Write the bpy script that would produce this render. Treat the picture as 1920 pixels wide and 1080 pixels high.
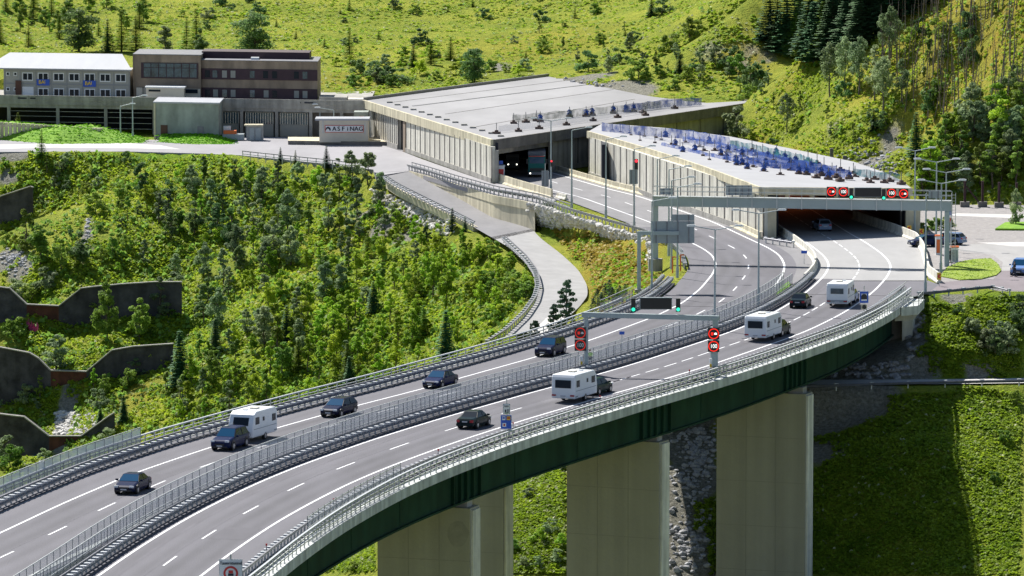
import bpy, math, random
import numpy as np
from mathutils import Vector, Matrix, noise
R = math.radians
scene = bpy.context.scene
for _o in list(bpy.data.objects): bpy.data.objects.remove(_o)
COL = scene.collection
# ------------------------------------------------------------------ camera, sky, sun, exposure
CAM_H = 55.6; FPX = 9500.0; HOR = -400.8          # eye height over the road, focal length and horizon for a 1920 px wide frame
PITCH = math.atan((540 - HOR) / FPX)
cam_d = bpy.data.cameras.new('camera'); cam = bpy.data.objects.new('camera', cam_d); COL.objects.link(cam)
cam_d.sensor_width = 36; cam_d.lens = 36 * FPX / 1920; cam_d.clip_start = 1; cam_d.clip_end = 6000
cam.location = (0, 0, CAM_H); cam.rotation_euler = (math.pi / 2 - PITCH, 0, 0)
scene.camera = cam
SUN_EL = R(47.5); SUN_DX, SUN_DY = -0.54, 0.842      # horizontal direction towards the sun
world = bpy.data.worlds.new('World'); scene.world = world; world.use_nodes = True
wn = world.node_tree; bg = wn.nodes['Background']
sky = wn.nodes.new('ShaderNodeTexSky'); sky.sky_type = 'NISHITA'; sky.sun_disc = False
sky.sun_elevation = SUN_EL; sky.sun_rotation = math.atan2(SUN_DX, SUN_DY); sky.altitude = 1300
wn.links.new(sky.outputs[0], bg.inputs[0]); bg.inputs[1].default_value = 0.075
sun_d = bpy.data.lights.new('sun', 'SUN'); sun_d.energy = 5.0; sun_d.angle = R(0.5); sun_d.color = (1, .965, .91)
sun = bpy.data.objects.new('sun', sun_d); COL.objects.link(sun)
_sd = Vector((SUN_DX * math.cos(SUN_EL), SUN_DY * math.cos(SUN_EL), math.sin(SUN_EL)))
sun.rotation_euler = _sd.to_track_quat('Z', 'Y').to_euler(); sun.location = (0, 500, 200)
scene.view_settings.view_transform = 'Standard'; scene.view_settings.look = 'None'
scene.view_settings.exposure = 0.66; scene.view_settings.gamma = 1
scene.render.engine = 'CYCLES'
scene.cycles.max_bounces = 6; scene.cycles.transparent_max_bounces = 12
# ------------------------------------------------------------------ helpers
cP, sP = math.cos(PITCH), math.sin(PITCH)
def P(u, v, z=0.0):
    """where the sight line of a pixel of the 1920x1080 photograph meets height z"""
    a, b = u - 960, v - 540
    d = (a, FPX * cP - b * sP, -FPX * sP - b * cP)
    t = (z - CAM_H) / d[2]
    return Vector((d[0] * t, d[1] * t, z))
ORG = {}
def origin(o): return ORG.get(o.name, Vector((0, 0, 0))) if o else Vector((0, 0, 0))
def tag(o, label=None, cat=None, group=None, kind=None):
    if label: o['label'] = label
    if cat: o['category'] = cat
    if group: o['group'] = group
    if kind: o['kind'] = kind
    return o
def thing(name, label, cat, loc=(0, 0, 0), group=None, rz=0):
    o = bpy.data.objects.new(name, None); COL.objects.link(o); o.location = loc; o.rotation_euler = (0, 0, rz)
    o.empty_display_size = .5
    ORG[o.name] = Vector(loc)
    return tag(o, label, cat, group)
def link(name, me, parent=None):
    o = bpy.data.objects.new(name, me); COL.objects.link(o)
    if parent: o.parent = parent; ORG[o.name] = origin(parent)
    return o
class MB:
    def __init__(s): s.v = []; s.f = []; s.m = []
    def add(s, vs, fs, m=0):
        b = len(s.v); s.v += [tuple(p) for p in vs]; s.f += [tuple(b + i for i in f) for f in fs]; s.m += [m] * len(fs); return s
    def box(s, c, d, rz=0, m=0, M=None):
        x, y, z = d[0] / 2, d[1] / 2, d[2] / 2
        vs = [Vector(p) for p in ((-x, -y, -z), (x, -y, -z), (x, y, -z), (-x, y, -z), (-x, -y, z), (x, -y, z), (x, y, z), (-x, y, z))]
        T = Matrix.Translation(c) @ Matrix.Rotation(rz, 4, 'Z')
        if M: T = M @ T
        return s.add([T @ p for p in vs], [(0, 3, 2, 1), (4, 5, 6, 7), (0, 1, 5, 4), (1, 2, 6, 5), (2, 3, 7, 6), (3, 0, 4, 7)], m)
    def bar(s, a, b, w, h=None, m=0):
        """rectangular bar between two points"""
        a, b = Vector(a), Vector(b); h = h or w; d = (b - a)
        if d.length < 1e-6: return s
        q = d.to_track_quat('X', 'Z').to_matrix().to_4x4()
        return s.box((0, 0, 0), (d.length, w, h), 0, m, Matrix.Translation((a + b) / 2) @ q)
    def tube(s, a, b, r, r2=None, n=8, m=0):
        a, b = Vector(a), Vector(b); r2 = r if r2 is None else r2; q = (b - a).to_track_quat('Z', 'X')
        vs = []
        for p, rr in ((a, r), (b, r2)):
            vs += [p + q @ Vector((rr * math.cos(2 * math.pi * i / n), rr * math.sin(2 * math.pi * i / n), 0)) for i in range(n)]
        fs = [(i, (i + 1) % n, n + (i + 1) % n, n + i) for i in range(n)] + [tuple(range(n - 1, -1, -1)), tuple(range(n, 2 * n))]
        return s.add(vs, fs, m)
    def prism(s, poly, z0, z1, m=0, mtop=None):
        """poly: list of (x,y); z1/z0 may be lists"""
        n = len(poly); Z0 = z0 if isinstance(z0, (list, tuple)) else [z0] * n; Z1 = z1 if isinstance(z1, (list, tuple)) else [z1] * n
        ar = sum(poly[i][0] * poly[(i + 1) % n][1] - poly[(i + 1) % n][0] * poly[i][1] for i in range(n))
        idx = list(range(n)) if ar > 0 else list(range(n - 1, -1, -1))
        vs = [(poly[i][0], poly[i][1], Z0[i]) for i in idx] + [(poly[i][0], poly[i][1], Z1[i]) for i in idx]
        s.add(vs, [tuple(range(n - 1, -1, -1))] + [(i, (i + 1) % n, n + (i + 1) % n, n + i) for i in range(n)], m)
        return s.add(vs[n:], [tuple(range(n))], m if mtop is None else mtop)
    def sweep(s, path, prof, m=0, cap=True, closed=True, zs=None):
        """path: [(x,y)], prof: [(offset to the right, z)]"""
        n = len(prof); nm = normals(path); vs = []
        for k, (p, q) in enumerate(zip(path, nm)):
            z = zs[k] if zs is not None else 0
            vs += [(p[0] + q[0] * o, p[1] + q[1] * o, h + z) for o, h in prof]
        fs = []; K = len(path); rng = range(n) if closed else range(n - 1)
        for k in range(K - 1):
            for i in rng:
                j = (i + 1) % n
                fs.append((k * n + i, k * n + j, (k + 1) * n + j, (k + 1) * n + i))
        if cap and closed: fs += [tuple(range(n - 1, -1, -1)), tuple((K - 1) * n + i for i in range(n))]
        return s.add(vs, fs, m)
    def build(s, name, mats, parent=None, smooth=False, recenter=True):
        me = bpy.data.meshes.new(name)
        V = np.array(s.v, dtype=float).reshape(-1, 3)
        off = np.array(origin(parent))
        if parent is None and recenter and len(V):
            off = np.array([(V[:, 0].min() + V[:, 0].max()) / 2, (V[:, 1].min() + V[:, 1].max()) / 2, V[:, 2].min()])
        me.from_pydata((V - off).tolist(), [], s.f)
        for q in (mats if isinstance(mats, (list, tuple)) else [mats]): me.materials.append(q)
        if any(s.m): me.polygons.foreach_set('material_index', s.m)
        if smooth: me.polygons.foreach_set('use_smooth', [True] * len(s.f))
        me.update()
        o = link(name, me, parent)
        if parent is None and recenter: o.location = off; ORG[o.name] = Vector(off)
        return o
def normals(path):
    A = np.array([(p[0], p[1]) for p in path], float); T = np.gradient(A, axis=0); T /= np.linalg.norm(T, axis=1)[:, None] + 1e-9
    return np.stack([T[:, 1], -T[:, 0]], 1)        # to the right of travel
def offset(path, o):
    A = np.array([(p[0], p[1]) for p in path], float); N = normals(A)
    o = np.array(o) if np.ndim(o) else np.full(len(A), o)
    return A + N * o[:, None]
def resample(path, step):
    A = np.array([tuple(p) for p in path], float); d = np.r_[0, np.cumsum(np.linalg.norm(np.diff(A[:, :2], axis=0), axis=1))]
    n = max(2, int(round(d[-1] / step)) + 1); t = np.linspace(0, d[-1], n)
    return np.stack([np.interp(t, d, A[:, k]) for k in range(A.shape[1])], 1)
def smooth_path(path, step, w):
    A = resample(path, step); k = int(w / step) | 1
    pad = k
    head = A[0] + (A[0] - A[min(6, len(A)-1)]) / min(6, len(A)-1) * np.arange(pad, 0, -1)[:, None]; tail = A[-1] + (A[-1] - A[-min(7, len(A))]) / min(6, len(A)-1) * np.arange(1, pad + 1)[:, None]
    B = np.concatenate([head, A, tail]); ker = np.hanning(k + 2)[1:-1]; ker /= ker.sum()
    S = np.stack([np.convolve(B[:, i], ker, 'same') for i in range(B.shape[1])], 1)
    return S[pad:-pad]
# ------------------------------------------------------------------ materials
def mat(name, col, rough=.7, metal=0, var=.0, scale=1.0, col2=None, bump=0, bscale=None, detail=6, stretch=None, spec=None, streak=None, sk=(.72, 1.12), coat=0, obrand=0):
    m = bpy.data.materials.new(name); m.use_nodes = True; nt = m.node_tree; b = nt.nodes['Principled BSDF']
    b.inputs['Roughness'].default_value = rough; b.inputs['Metallic'].default_value = metal
    if spec is not None: b.inputs['Specular IOR Level'].default_value = spec
    if coat: b.inputs['Coat Weight'].default_value = coat; b.inputs['Coat Roughness'].default_value = .05
    c = tuple(col) + (1,)
    if not (var or col2 or bump or obrand): b.inputs['Base Color'].default_value = c; return m
    g = nt.nodes.new('ShaderNodeNewGeometry'); mp = nt.nodes.new('ShaderNodeMapping'); nt.links.new(g.outputs['Position'], mp.inputs[0])
    if stretch: mp.inputs['Scale'].default_value = stretch
    if var or col2:
        nz = nt.nodes.new('ShaderNodeTexNoise'); nz.inputs['Scale'].default_value = scale; nz.inputs['Detail'].default_value = detail; nz.inputs['Roughness'].default_value = .65
        nt.links.new(mp.outputs[0], nz.inputs[0])
        mx = nt.nodes.new('ShaderNodeValToRGB'); e = mx.color_ramp.elements
        c2 = col2 or tuple(min(1, x * (1 + var)) for x in col); c1 = col if col2 else tuple(x * (1 - var) for x in col)
        e[0].position = .33; e[1].position = .67; e[0].color = tuple(c1) + (1,); e[1].color = tuple(c2) + (1,)
        nt.links.new(nz.outputs[0], mx.inputs[0]); out = mx.outputs[0]
        if streak:
            mp2 = nt.nodes.new('ShaderNodeMapping'); mp2.inputs['Scale'].default_value = streak; nt.links.new(g.outputs['Position'], mp2.inputs[0])
            n2 = nt.nodes.new('ShaderNodeTexNoise'); n2.inputs['Scale'].default_value = 1; n2.inputs['Detail'].default_value = 4; nt.links.new(mp2.outputs[0], n2.inputs[0])
            r2 = nt.nodes.new('ShaderNodeMapRange'); r2.inputs[1].default_value = .35; r2.inputs[2].default_value = .65; r2.inputs[3].default_value = sk[0]; r2.inputs[4].default_value = sk[1]; nt.links.new(n2.outputs[0], r2.inputs[0])
            hs = nt.nodes.new('ShaderNodeHueSaturation'); nt.links.new(out, hs.inputs['Color']); nt.links.new(r2.outputs[0], hs.inputs['Value']); out = hs.outputs[0]
        if obrand:
            oi = nt.nodes.new('ShaderNodeObjectInfo'); mr = nt.nodes.new('ShaderNodeMapRange'); mr.inputs[3].default_value = 1 - obrand; mr.inputs[4].default_value = 1 + obrand; nt.links.new(oi.outputs['Random'], mr.inputs[0])
            hs = nt.nodes.new('ShaderNodeHueSaturation'); nt.links.new(out, hs.inputs['Color']); nt.links.new(mr.outputs[0], hs.inputs['Value'])
            mr2 = nt.nodes.new('ShaderNodeMath'); mr2.operation = 'MULTIPLY_ADD'; mr2.inputs[1].default_value = -.05; mr2.inputs[2].default_value = .525
            oi2 = nt.nodes.new('ShaderNodeMath'); oi2.operation = 'FRACT'; ml = nt.nodes.new('ShaderNodeMath'); ml.operation = 'MULTIPLY'; ml.inputs[1].default_value = 17.3
            nt.links.new(oi.outputs['Random'], ml.inputs[0]); nt.links.new(ml.outputs[0], oi2.inputs[0]); nt.links.new(oi2.outputs[0], mr2.inputs[0]); nt.links.new(mr2.outputs[0], hs.inputs['Hue']); out = hs.outputs[0]
        nt.links.new(out, b.inputs['Base Color'])
    else: b.inputs['Base Color'].default_value = c
    if bump:
        nb = nt.nodes.new('ShaderNodeTexNoise'); nb.inputs['Scale'].default_value = bscale or scale * 3; nb.inputs['Detail'].default_value = 5
        nt.links.new(mp.outputs[0], nb.inputs[0]); bp = nt.nodes.new('ShaderNodeBump'); bp.inputs['Strength'].default_value = bump; bp.inputs['Distance'].default_value = .3
        nt.links.new(nb.outputs[0], bp.inputs['Height']); nt.links.new(bp.outputs[0], b.inputs['Normal'])
    return m
def emit(name, col, s):
    m = bpy.data.materials.new(name); m.use_nodes = True; b = m.node_tree.nodes['Principled BSDF']
    b.inputs['Base Color'].default_value = tuple(col) + (1,); b.inputs['Emission Color'].default_value = tuple(col) + (1,); b.inputs['Emission Strength'].default_value = s; return m
def sheer(name, col, alpha, rough=.6, metal=0, scale=None):
    """woven or wire mesh seen from far: part cloth, part open"""
    m = mat(name, col, rough, metal); nt = m.node_tree; b = nt.nodes['Principled BSDF']
    if scale:
        g = nt.nodes.new('ShaderNodeNewGeometry'); nz = nt.nodes.new('ShaderNodeTexNoise'); nz.inputs['Scale'].default_value = scale; nz.inputs['Detail'].default_value = 3
        nt.links.new(g.outputs['Position'], nz.inputs[0]); mr = nt.nodes.new('ShaderNodeMapRange'); mr.inputs[1].default_value = .35; mr.inputs[2].default_value = .65
        mr.inputs[3].default_value = alpha * .55; mr.inputs[4].default_value = min(1, alpha * 1.5); nt.links.new(nz.outputs[0], mr.inputs[0]); nt.links.new(mr.outputs[0], b.inputs['Alpha'])
    else: b.inputs['Alpha'].default_value = alpha
    return m
M = {}
M['asphalt'] = mat('asphalt', (.112, .108, .122), .85, var=.1, scale=.35, stretch=(1, .25, 1), bump=.1, bscale=8)
def wear(m):
    # rubber-darkened wheel paths, stored on the sheet as an attribute and broken up by noise
    nt = m.node_tree; b = nt.nodes['Principled BSDF']; src = b.inputs['Base Color'].links[0].from_socket; a = nt.nodes.new('ShaderNodeAttribute'); a.attribute_name = 'wear'
    g = nt.nodes.new('ShaderNodeNewGeometry'); mp = nt.nodes.new('ShaderNodeMapping'); mp.inputs['Scale'].default_value = (.25, .04, 1); nz = nt.nodes.new('ShaderNodeTexNoise'); nz.inputs['Scale'].default_value = 1.0; nz.inputs['Detail'].default_value = 4
    nt.links.new(g.outputs['Position'], mp.inputs[0]); nt.links.new(mp.outputs[0], nz.inputs[0]); ml = nt.nodes.new('ShaderNodeMath'); ml.operation = 'MULTIPLY'; nt.links.new(a.outputs['Fac'], ml.inputs[0]); nt.links.new(nz.outputs[0], ml.inputs[1])
    mr = nt.nodes.new('ShaderNodeMapRange'); mr.inputs[1].default_value = 0; mr.inputs[2].default_value = .7; mr.inputs[3].default_value = 1.12; mr.inputs[4].default_value = .68; nt.links.new(ml.outputs[0], mr.inputs[0])
    hs = nt.nodes.new('ShaderNodeHueSaturation'); nt.links.new(src, hs.inputs['Color']); nt.links.new(mr.outputs[0], hs.inputs['Value']); nt.links.new(hs.outputs[0], b.inputs['Base Color'])
wear(M['asphalt'])
M['asphalt_worn'] = mat('asphalt_worn', (.2, .195, .2), .88, var=.12, scale=.4, stretch=(1, .3, 1), bump=.1, bscale=8)
M['lane_wear'] = mat('lane_wear', (.096, .092, .105), .85, var=.14, scale=.35, stretch=(1, .25, 1))
M['track_mark'] = mat('track_mark', (.115, .11, .125), .85, var=.2, scale=.5, stretch=(1, .2, 1))
M['concrete_road'] = mat('concrete_road', (.32, .315, .31), .85, var=.08, scale=.3, stretch=(1, .3, 1), bump=.05, bscale=6)
M['ramp'] = mat('ramp_concrete', (.33, .325, .32), .9, var=.1, scale=.5, bump=.1)
M['paint'] = mat('road_paint', (.8, .8, .8), .6, var=.06, scale=2)
M['joint'] = mat('joint_rubber', (.03, .03, .035), .8)
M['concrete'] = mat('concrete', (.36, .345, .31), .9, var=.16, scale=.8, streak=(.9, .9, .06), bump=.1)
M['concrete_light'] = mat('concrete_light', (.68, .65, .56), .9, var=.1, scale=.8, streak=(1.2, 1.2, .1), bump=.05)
M['concrete_cream'] = mat('concrete_cream', (.62, .56, .4), .9, var=.08, scale=.8, streak=(1, 1, .1))
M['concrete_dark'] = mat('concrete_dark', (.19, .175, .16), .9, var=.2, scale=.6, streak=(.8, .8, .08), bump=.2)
M['pier'] = mat('pier_concrete', (.31, .295, .24), .9, var=.05, scale=.25, streak=(.8, .8, .02), sk=(.9, 1.05), bump=.1, bscale=3)
M['pier_joint'] = mat('pier_joint', (.25, .235, .19), .9); M['pier_stain'] = mat('pier_stain', (.26, .248, .205), .95, var=.12, scale=1.6)
M['fascia'] = mat('fascia_concrete', (.5, .52, .5), .85, var=.1, scale=1, streak=(1, 1, .2))
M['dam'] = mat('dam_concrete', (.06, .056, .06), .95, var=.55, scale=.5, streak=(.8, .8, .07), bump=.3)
M['dam_rust'] = mat('dam_rust', (.1, .035, .02), .95, var=.35, scale=.6, streak=(1.2, 1.2, .07), bump=.3)
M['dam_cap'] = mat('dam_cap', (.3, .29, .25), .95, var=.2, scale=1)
M['girder'] = mat('girder_green', (.012, .045, .028), .75, var=.15, scale=.4, streak=(.5, .5, .1), spec=.12)
M['steel'] = mat('galvanised_steel', (.5, .52, .53), .45, .6, var=.1, scale=1.5)
M['steel_dark'] = mat('weathered_steel', (.2, .2, .22), .5, .6, var=.15, scale=1.5)
M['rail_dark'] = mat('rail_shadow_side', (.085, .085, .1), .6, .4)  # dark blue-grey of the barrier kerbs
M['gantry'] = mat('gantry_paint', (.36, .42, .43), .5, .1, var=.06, scale=.5)
M['alu'] = mat('aluminium', (.47, .49, .51), .5, .15)
M['signback'] = mat('sign_back', (.3, .34, .36), .5, .3, var=.06, scale=1)
M['white'] = mat('white_enamel', (.75, .77, .78), .35)
M['cream'] = mat('cream_render', (.6, .56, .47), .8, var=.05, scale=.6)
M['black'] = mat('black_panel', (.012, .012, .015), .4)
M['red'] = mat('red_enamel', (.55, .03, .03), .4)
M['orange'] = mat('orange_plastic', (.75, .16, .03), .5)
M['blue'] = mat('blue_enamel', (.015, .09, .5), .4)
M['yellow'] = mat('yellow_enamel', (.75, .5, .03), .4)
M['led_red'] = emit('led_red', (1, .02, .008), .6)
M['led_dimred'] = emit('led_dim_red', (.6, .02, .01), .35)
M['led_white'] = emit('led_white', (1, 1, .95), .8)
M['led_green'] = emit('led_green', (.03, .9, .5), .8)
M['lamp_red'] = emit('lamp_red', (1, .03, .05), 1.2)
M['headlamp'] = emit('headlamp', (1, .97, .85), 2.0)
M['tunnel_orange'] = emit('tunnel_lamp', (1, .22, .06), 30)
M['glass'] = mat('dark_glass', (.012, .02, .03), .15, spec=.2)
M['windscreen'] = mat('windscreen_glass', (.01, .07, .15), .1, spec=.6)
M['office_glass'] = mat('office_glass', (.05, .09, .11), .1, spec=.8, var=.5, scale=.8)
M['blind'] = mat('window_blind', (.3, .3, .27), .7)
M['tyre'] = mat('tyre_rubber', (.015, .015, .015), .8)
M['rim'] = mat('alloy_rim', (.45, .46, .48), .35, .8)
M['plate'] = mat('number_plate', (.5, .5, .52), .5)
M['chrome'] = mat('chrome', (.6, .6, .62), .2, 1)
M['tail'] = mat('tail_lamp', (.35, .01, .02), .25)
M['lamp_glass'] = mat('headlamp_glass', (.65, .68, .72), .12, spec=1)
M['tan'] = mat('tan_panel', (.3, .235, .165), .8, var=.08, scale=.5, streak=(.7, .7, .2))  # brighter copy of the office front panel, sunlight of its left side painted in
M['grey_panel'] = mat('grey_panel', (.29, .225, .165), .8, var=.08, scale=.5, streak=(.7, .7, .2))
M['maroon'] = mat('maroon_cladding', (.045, .02, .03), .6, var=.2, scale=.7)
M['container'] = mat('container_wall', (.36, .36, .32), .6, var=.05, scale=.5)
M['frame_grey'] = mat('container_frame', (.28, .29, .29), .6)
M['roofmetal'] = mat('white_roof_metal', (.4, .41, .44), .5, var=.05, scale=.4, stretch=(2, .2, 1))
M['roof_u'] = mat('roof_membrane', (.28, .275, .28), .9, var=.22, scale=.12, stretch=(.35, .12, 1), bump=.05)
M['roof_l'] = mat('roof_screed', (.36, .36, .37), .9, var=.07, scale=.2, bump=.05)
M['gravel'] = mat('gravel', (.3, .28, .27), .95, var=.2, scale=1.2, bump=.5, bscale=4)
M['gravel_pale'] = mat('gravel_pale', (.55, .53, .5), .95, var=.1, scale=.6)
M['earth'] = mat('bare_earth', (.4, .26, .17), .95, var=.15, scale=.8, bump=.3)
M['dark'] = mat('interior_shade', (.02, .024, .035), .9)  # near-black: shade inside galleries, doorway, slots and carport put into the colour
M['dark_blue'] = mat('carport_shade', (.02, .025, .035), .9)
M['annex'] = mat('annex_render', (.33, .36, .32), .85, var=.1, scale=.5, streak=(.5, .5, .2))
M['brown'] = mat('brown_door', (.09, .035, .02), .6)
M['rock'] = mat('rock', (.33, .33, .34), .95, var=.3, scale=1.3, bump=.7, bscale=3, obrand=.2)
M['rock_pale'] = mat('rock_pale', (.56, .54, .5), .95, var=.3, scale=1.3, bump=.6, bscale=3)
M['net_blue'] = sheer('blue_net', (.03, .1, .42), .6, scale=.9)
M['net_bunch'] = sheer('blue_net_folded', (.02, .09, .4), .75, scale=1.5)
M['net_teal'] = sheer('teal_net', (.02, .2, .24), .6, scale=.9)
M['net_white'] = sheer('pale_net', (.5, .52, .62), .3)
M['net_grey'] = sheer('olive_net', (.13, .16, .12), .45, scale=.8)
M['mesh'] = sheer('wire_mesh', (.55, .58, .61), .4)
M['mesh_pale'] = sheer('screen_mesh', (.9, .92, .84), .75)
M['block'] = mat('ballast_block', (.13, .09, .075), .9, var=.2, scale=2)
M['water'] = mat('pool_water', (.02, .22, .2), .15, var=.15, scale=1)
M['bark'] = mat('bark', (.11, .085, .065), .95, var=.3, scale=2)
M['bark_grey'] = mat('bark_grey', (.17, .14, .12), .95, var=.3, scale=2)
M['hivis'] = mat('hi_vis_yellow', (.45, .85, .03), .7)
M['cloth_dark'] = mat('dark_cloth', (.02, .025, .04), .8)
M['cloth_pink'] = mat('pink_cloth', (.5, .2, .25), .8)
M['skin'] = mat('skin', (.5, .3, .22), .6)
M['hair'] = mat('hair', (.03, .02, .015), .7)
M['rust_post'] = mat('rusty_steel_post', (.05, .022, .025), .85, var=.2, scale=1)
def paint(name, col, coat=.05): return mat(name, (col[0] * .6, col[1] * .8, col[2] * 1.2), .32, 0, coat=coat, spec=.12)
def leafmat(name, c1, c2, sc=.9, tr=.5):
    m = mat(name, c1, .6, var=0, col2=c2, scale=sc, obrand=.32, spec=.15); nt = m.node_tree; b = nt.nodes['Principled BSDF']
    t = nt.nodes.new('ShaderNodeBsdfTranslucent'); mx = nt.nodes.new('ShaderNodeMixShader'); mx.inputs[0].default_value = tr
    src = b.inputs['Base Color'].links[0].from_socket; nt.links.new(src, t.inputs[0]); out = nt.nodes['Material Output']
    nt.links.new(b.outputs[0], mx.inputs[1]); nt.links.new(t.outputs[0], mx.inputs[2]); nt.links.new(mx.outputs[0], out.inputs[0]); return m
M['leaf_bright'] = leafmat('leaf_bright', (.25, .4, .03), (.4, .54, .05))
M['leaf_mid'] = leafmat('leaf_mid', (.15, .27, .04), (.27, .38, .07))
M['leaf_grey'] = leafmat('leaf_grey', (.19, .27, .12), (.33, .41, .22))
M['leaf_dark'] = leafmat('leaf_dark', (.09, .17, .06), (.17, .26, .09))
M['needle'] = leafmat('needle_dark', (.045, .12, .045), (.095, .2, .07), tr=.1)
M['needle_light'] = leafmat('needle_larch', (.15, .27, .03), (.26, .37, .05), tr=.4)
M['needle_blue'] = leafmat('needle_pine', (.05, .1, .055), (.1, .17, .09), tr=.1)
M['herb'] = leafmat('herb_leaves', (.19, .32, .02), (.34, .45, .035), sc=.25, tr=.5)
M['herb_pale'] = leafmat('herb_pale', (.25, .29, .12), (.4, .43, .24), sc=.3, tr=.3)
M['herb_ochre'] = leafmat('grass_ochre', (.42, .26, .04), (.5, .36, .08), sc=.3, tr=.3)
M['herb_lush'] = leafmat('grass_lush', (.13, .28, .01), (.2, .36, .02), sc=.4, tr=.3)
# ------------------------------------------------------------------ alignments of the two carriageways
def pix(L, z=0): return [tuple(P(u, v, z)[:2]) for u, v in L]
UE_px = [(2,998.7),(120,943),(194,911.5),(240,891.8),(275,879.3),(333,859.5),(403,836),(507,806),(603,779),(660,763),(793,729),(852,712),(1003,670),(1070,649),(1107,638),(1227,594),(1280,568),(1313,542),(1337,513),(1343,497),(1337,480),(1320,467),(1300,457),(1220,417),(1140,388),(1090,370),(1037,357)]
LL_px = [(185,1080),(233,1043),(320,988),(400,943),(483,902),(567,870),(640,846),(740,810),(840,778),(940,752),(1037,727),(1115,706),(1220,674),(1327,640),(1397,616),(1457,588),(1480,573),(1513,550),(1547,517),(1554,500),(1547,483),(1530,468),(1520,462)]
LR_px = [(377,1080),(413,1053),(477,1008),(533,972),(600,937),(640,917),(740,872),(840,833),(940,803),(1073,763),(1132,742),(1203,722),(1245,709),(1332,684),(1370,670),(1495,625),(1547,600),(1580,583),(1613,563),(1647,537),(1667,513),(1673,497),(1663,483),(1647,470),(1623,453),(1593,440)]
UR_px = [(1462,522),(1468,503),(1465,487),(1447,467),(1420,452),(1380,437),(1340,420),(1300,407),(1229,388)]
def extend(A, a, b):
    A = list(A); d0 = np.subtract(A[0], A[2]); d0 = d0 / np.linalg.norm(d0); d1 = np.subtract(A[-1], A[-3]); d1 = d1 / np.linalg.norm(d1)
    return [tuple(np.array(A[0]) + d0 * a)] + A + [tuple(np.array(A[-1]) + d1 * b)]
UE = smooth_path(extend(pix(UE_px), 45, 110), 1.0, 14)
LLp = smooth_path(extend(pix(LL_px), 30, 140), 1.0, 14)
LRp = smooth_path(extend(pix(LR_px), 30, 120), 1.0, 14)
def atY(path, y): return np.array([np.interp(y, path[:, 1], path[:, 0]), y])
def cut(path, y0, y1): return path[(path[:, 1] >= y0) & (path[:, 1] <= y1)]
# centre of the right-hand carriageway from both of its edge lines, then parallel edges again
ys = np.arange(330, 745, 1.0); tmp = np.stack([(np.interp(ys, LLp[:, 1], LLp[:, 0]) + np.interp(ys, LRp[:, 1], LRp[:, 0])) / 2, ys], 1)
LC = smooth_path(tmp, 1.0, 10)
LL = offset(LC, -3.6); LR = offset(LC, 3.6)
ABU_U, ABU_L = 541.0, 553.0                       # where the two decks meet the ground
def tangent(path, y):
    i = int(np.argmin(abs(path[:, 1] - y))); a = path[max(0, i - 2)]; b = path[min(len(path) - 1, i + 2)]; d = b - a; return d / np.linalg.norm(d)
def span(path, y0, y1, step, off=0): return resample(cut(offset(path, off), y0, y1), step)
# ------------------------------------------------------------------ terrain
CTRL = [(0,285,0),(200,285,0),(400,289,0),(600,292,-.2),(0,300,-1.2),(300,302,-1.2),(500,330,-2),(650,350,-2.5),(745,395,-3.5),(850,440,-5),(800,420,-5),
(20,450,-12.5),(20,352,-4.7),(100,400,-7),(100,500,-12.5),(80,566,-15.8),(250,460,-10),(250,520,-14),(330,530,-15),(400,400,-7),(400,500,-12),(400,600,-17.5),(330,640,-20.5),(300,680,-23),
(250,760,-26.5),(300,820,-29),(200,850,-31),(20,850,-30),(0,700,-24.5),(0,640,-20.3),(130,640,-21),(130,684,-22.3),(130,776,-28.5),(120,812,-29.3),(120,860,-32.5),(200,640,-20),(240,600,-18),(30,600,-19.5),
(0,900,-35),(500,450,-8.5),(500,550,-13),(500,650,-18),(500,750,-23),(450,800,-26.5),(600,400,-6),(600,500,-11),(600,600,-15),(600,700,-20),(600,780,-24),
(700,450,-7.5),(700,550,-12),(700,650,-16.5),(700,740,-21),(800,500,-8),(800,600,-12.5),(800,700,-17),(900,520,-6.8),(900,600,-10),(870,660,-12),(940,585,-8.4),
(600,1000,-31.5),(600,1070,-34.5),(820,900,-22),(1000,900,-17),(1000,1050,-22.5),(1290,800,-12),(1290,950,-18.3),(1290,1075,-23.7),(1560,800,-12),(1560,950,-18.3),(1600,1075,-23.7),
(1900,730,-8.6),(1900,900,-15.5),(1900,1075,-22),(1750,1000,-19.5),(1750,850,-13),(1700,640,-5),(1740,600,-2.6),(1760,640,-4.2),(1900,560,-.3),(1900,640,-4.2),(1900,705,-7.9),(1800,570,-1),
(1050,450,-3.7),(1100,500,-3.8),(1170,520,-3.6),(1150,560,-4.8),(1210,520,-1.5),(1100,441,-3.1),(1150,461,-2.7),(1207,480,-2.1),(1040,432,-3.6),
(300,97,9),(300,50,11),(300,0,14.5),(300,-60,19),(0,97,9),(0,0,15),(600,97,8.6),(640,130,6.9),(600,50,11),(600,0,14.5),(600,-60,19),(620,180,5),(800,150,6),(1000,130,6.6),(1200,150,7),(1300,180,6.3),(1440,200,4.5),
(800,50,10.5),(800,0,14.5),(1000,60,11),(1000,0,15),(1000,-60,20),(1200,60,12),(1200,0,15.5),(1380,100,10.5),(1380,140,8.2),(1480,110,9.7),(1400,60,13),(1400,0,18.5),(1400,-60,25),
(1500,250,3),(1500,150,8.8),(1500,50,14),(1450,300,.2),(1600,300,3),(1600,200,9),(1600,100,15.5),(1600,0,22),(1700,330,.6),(1700,250,6),(1700,150,12.8),(1700,0,23),
(1800,378,0),(1800,300,5),(1800,200,11.5),(1800,100,17.5),(1800,0,25),(1910,378,0),(1900,300,5.6),(1900,200,12),(1900,100,18.5),(1900,0,25.5),(1900,-60,29.5)]
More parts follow.
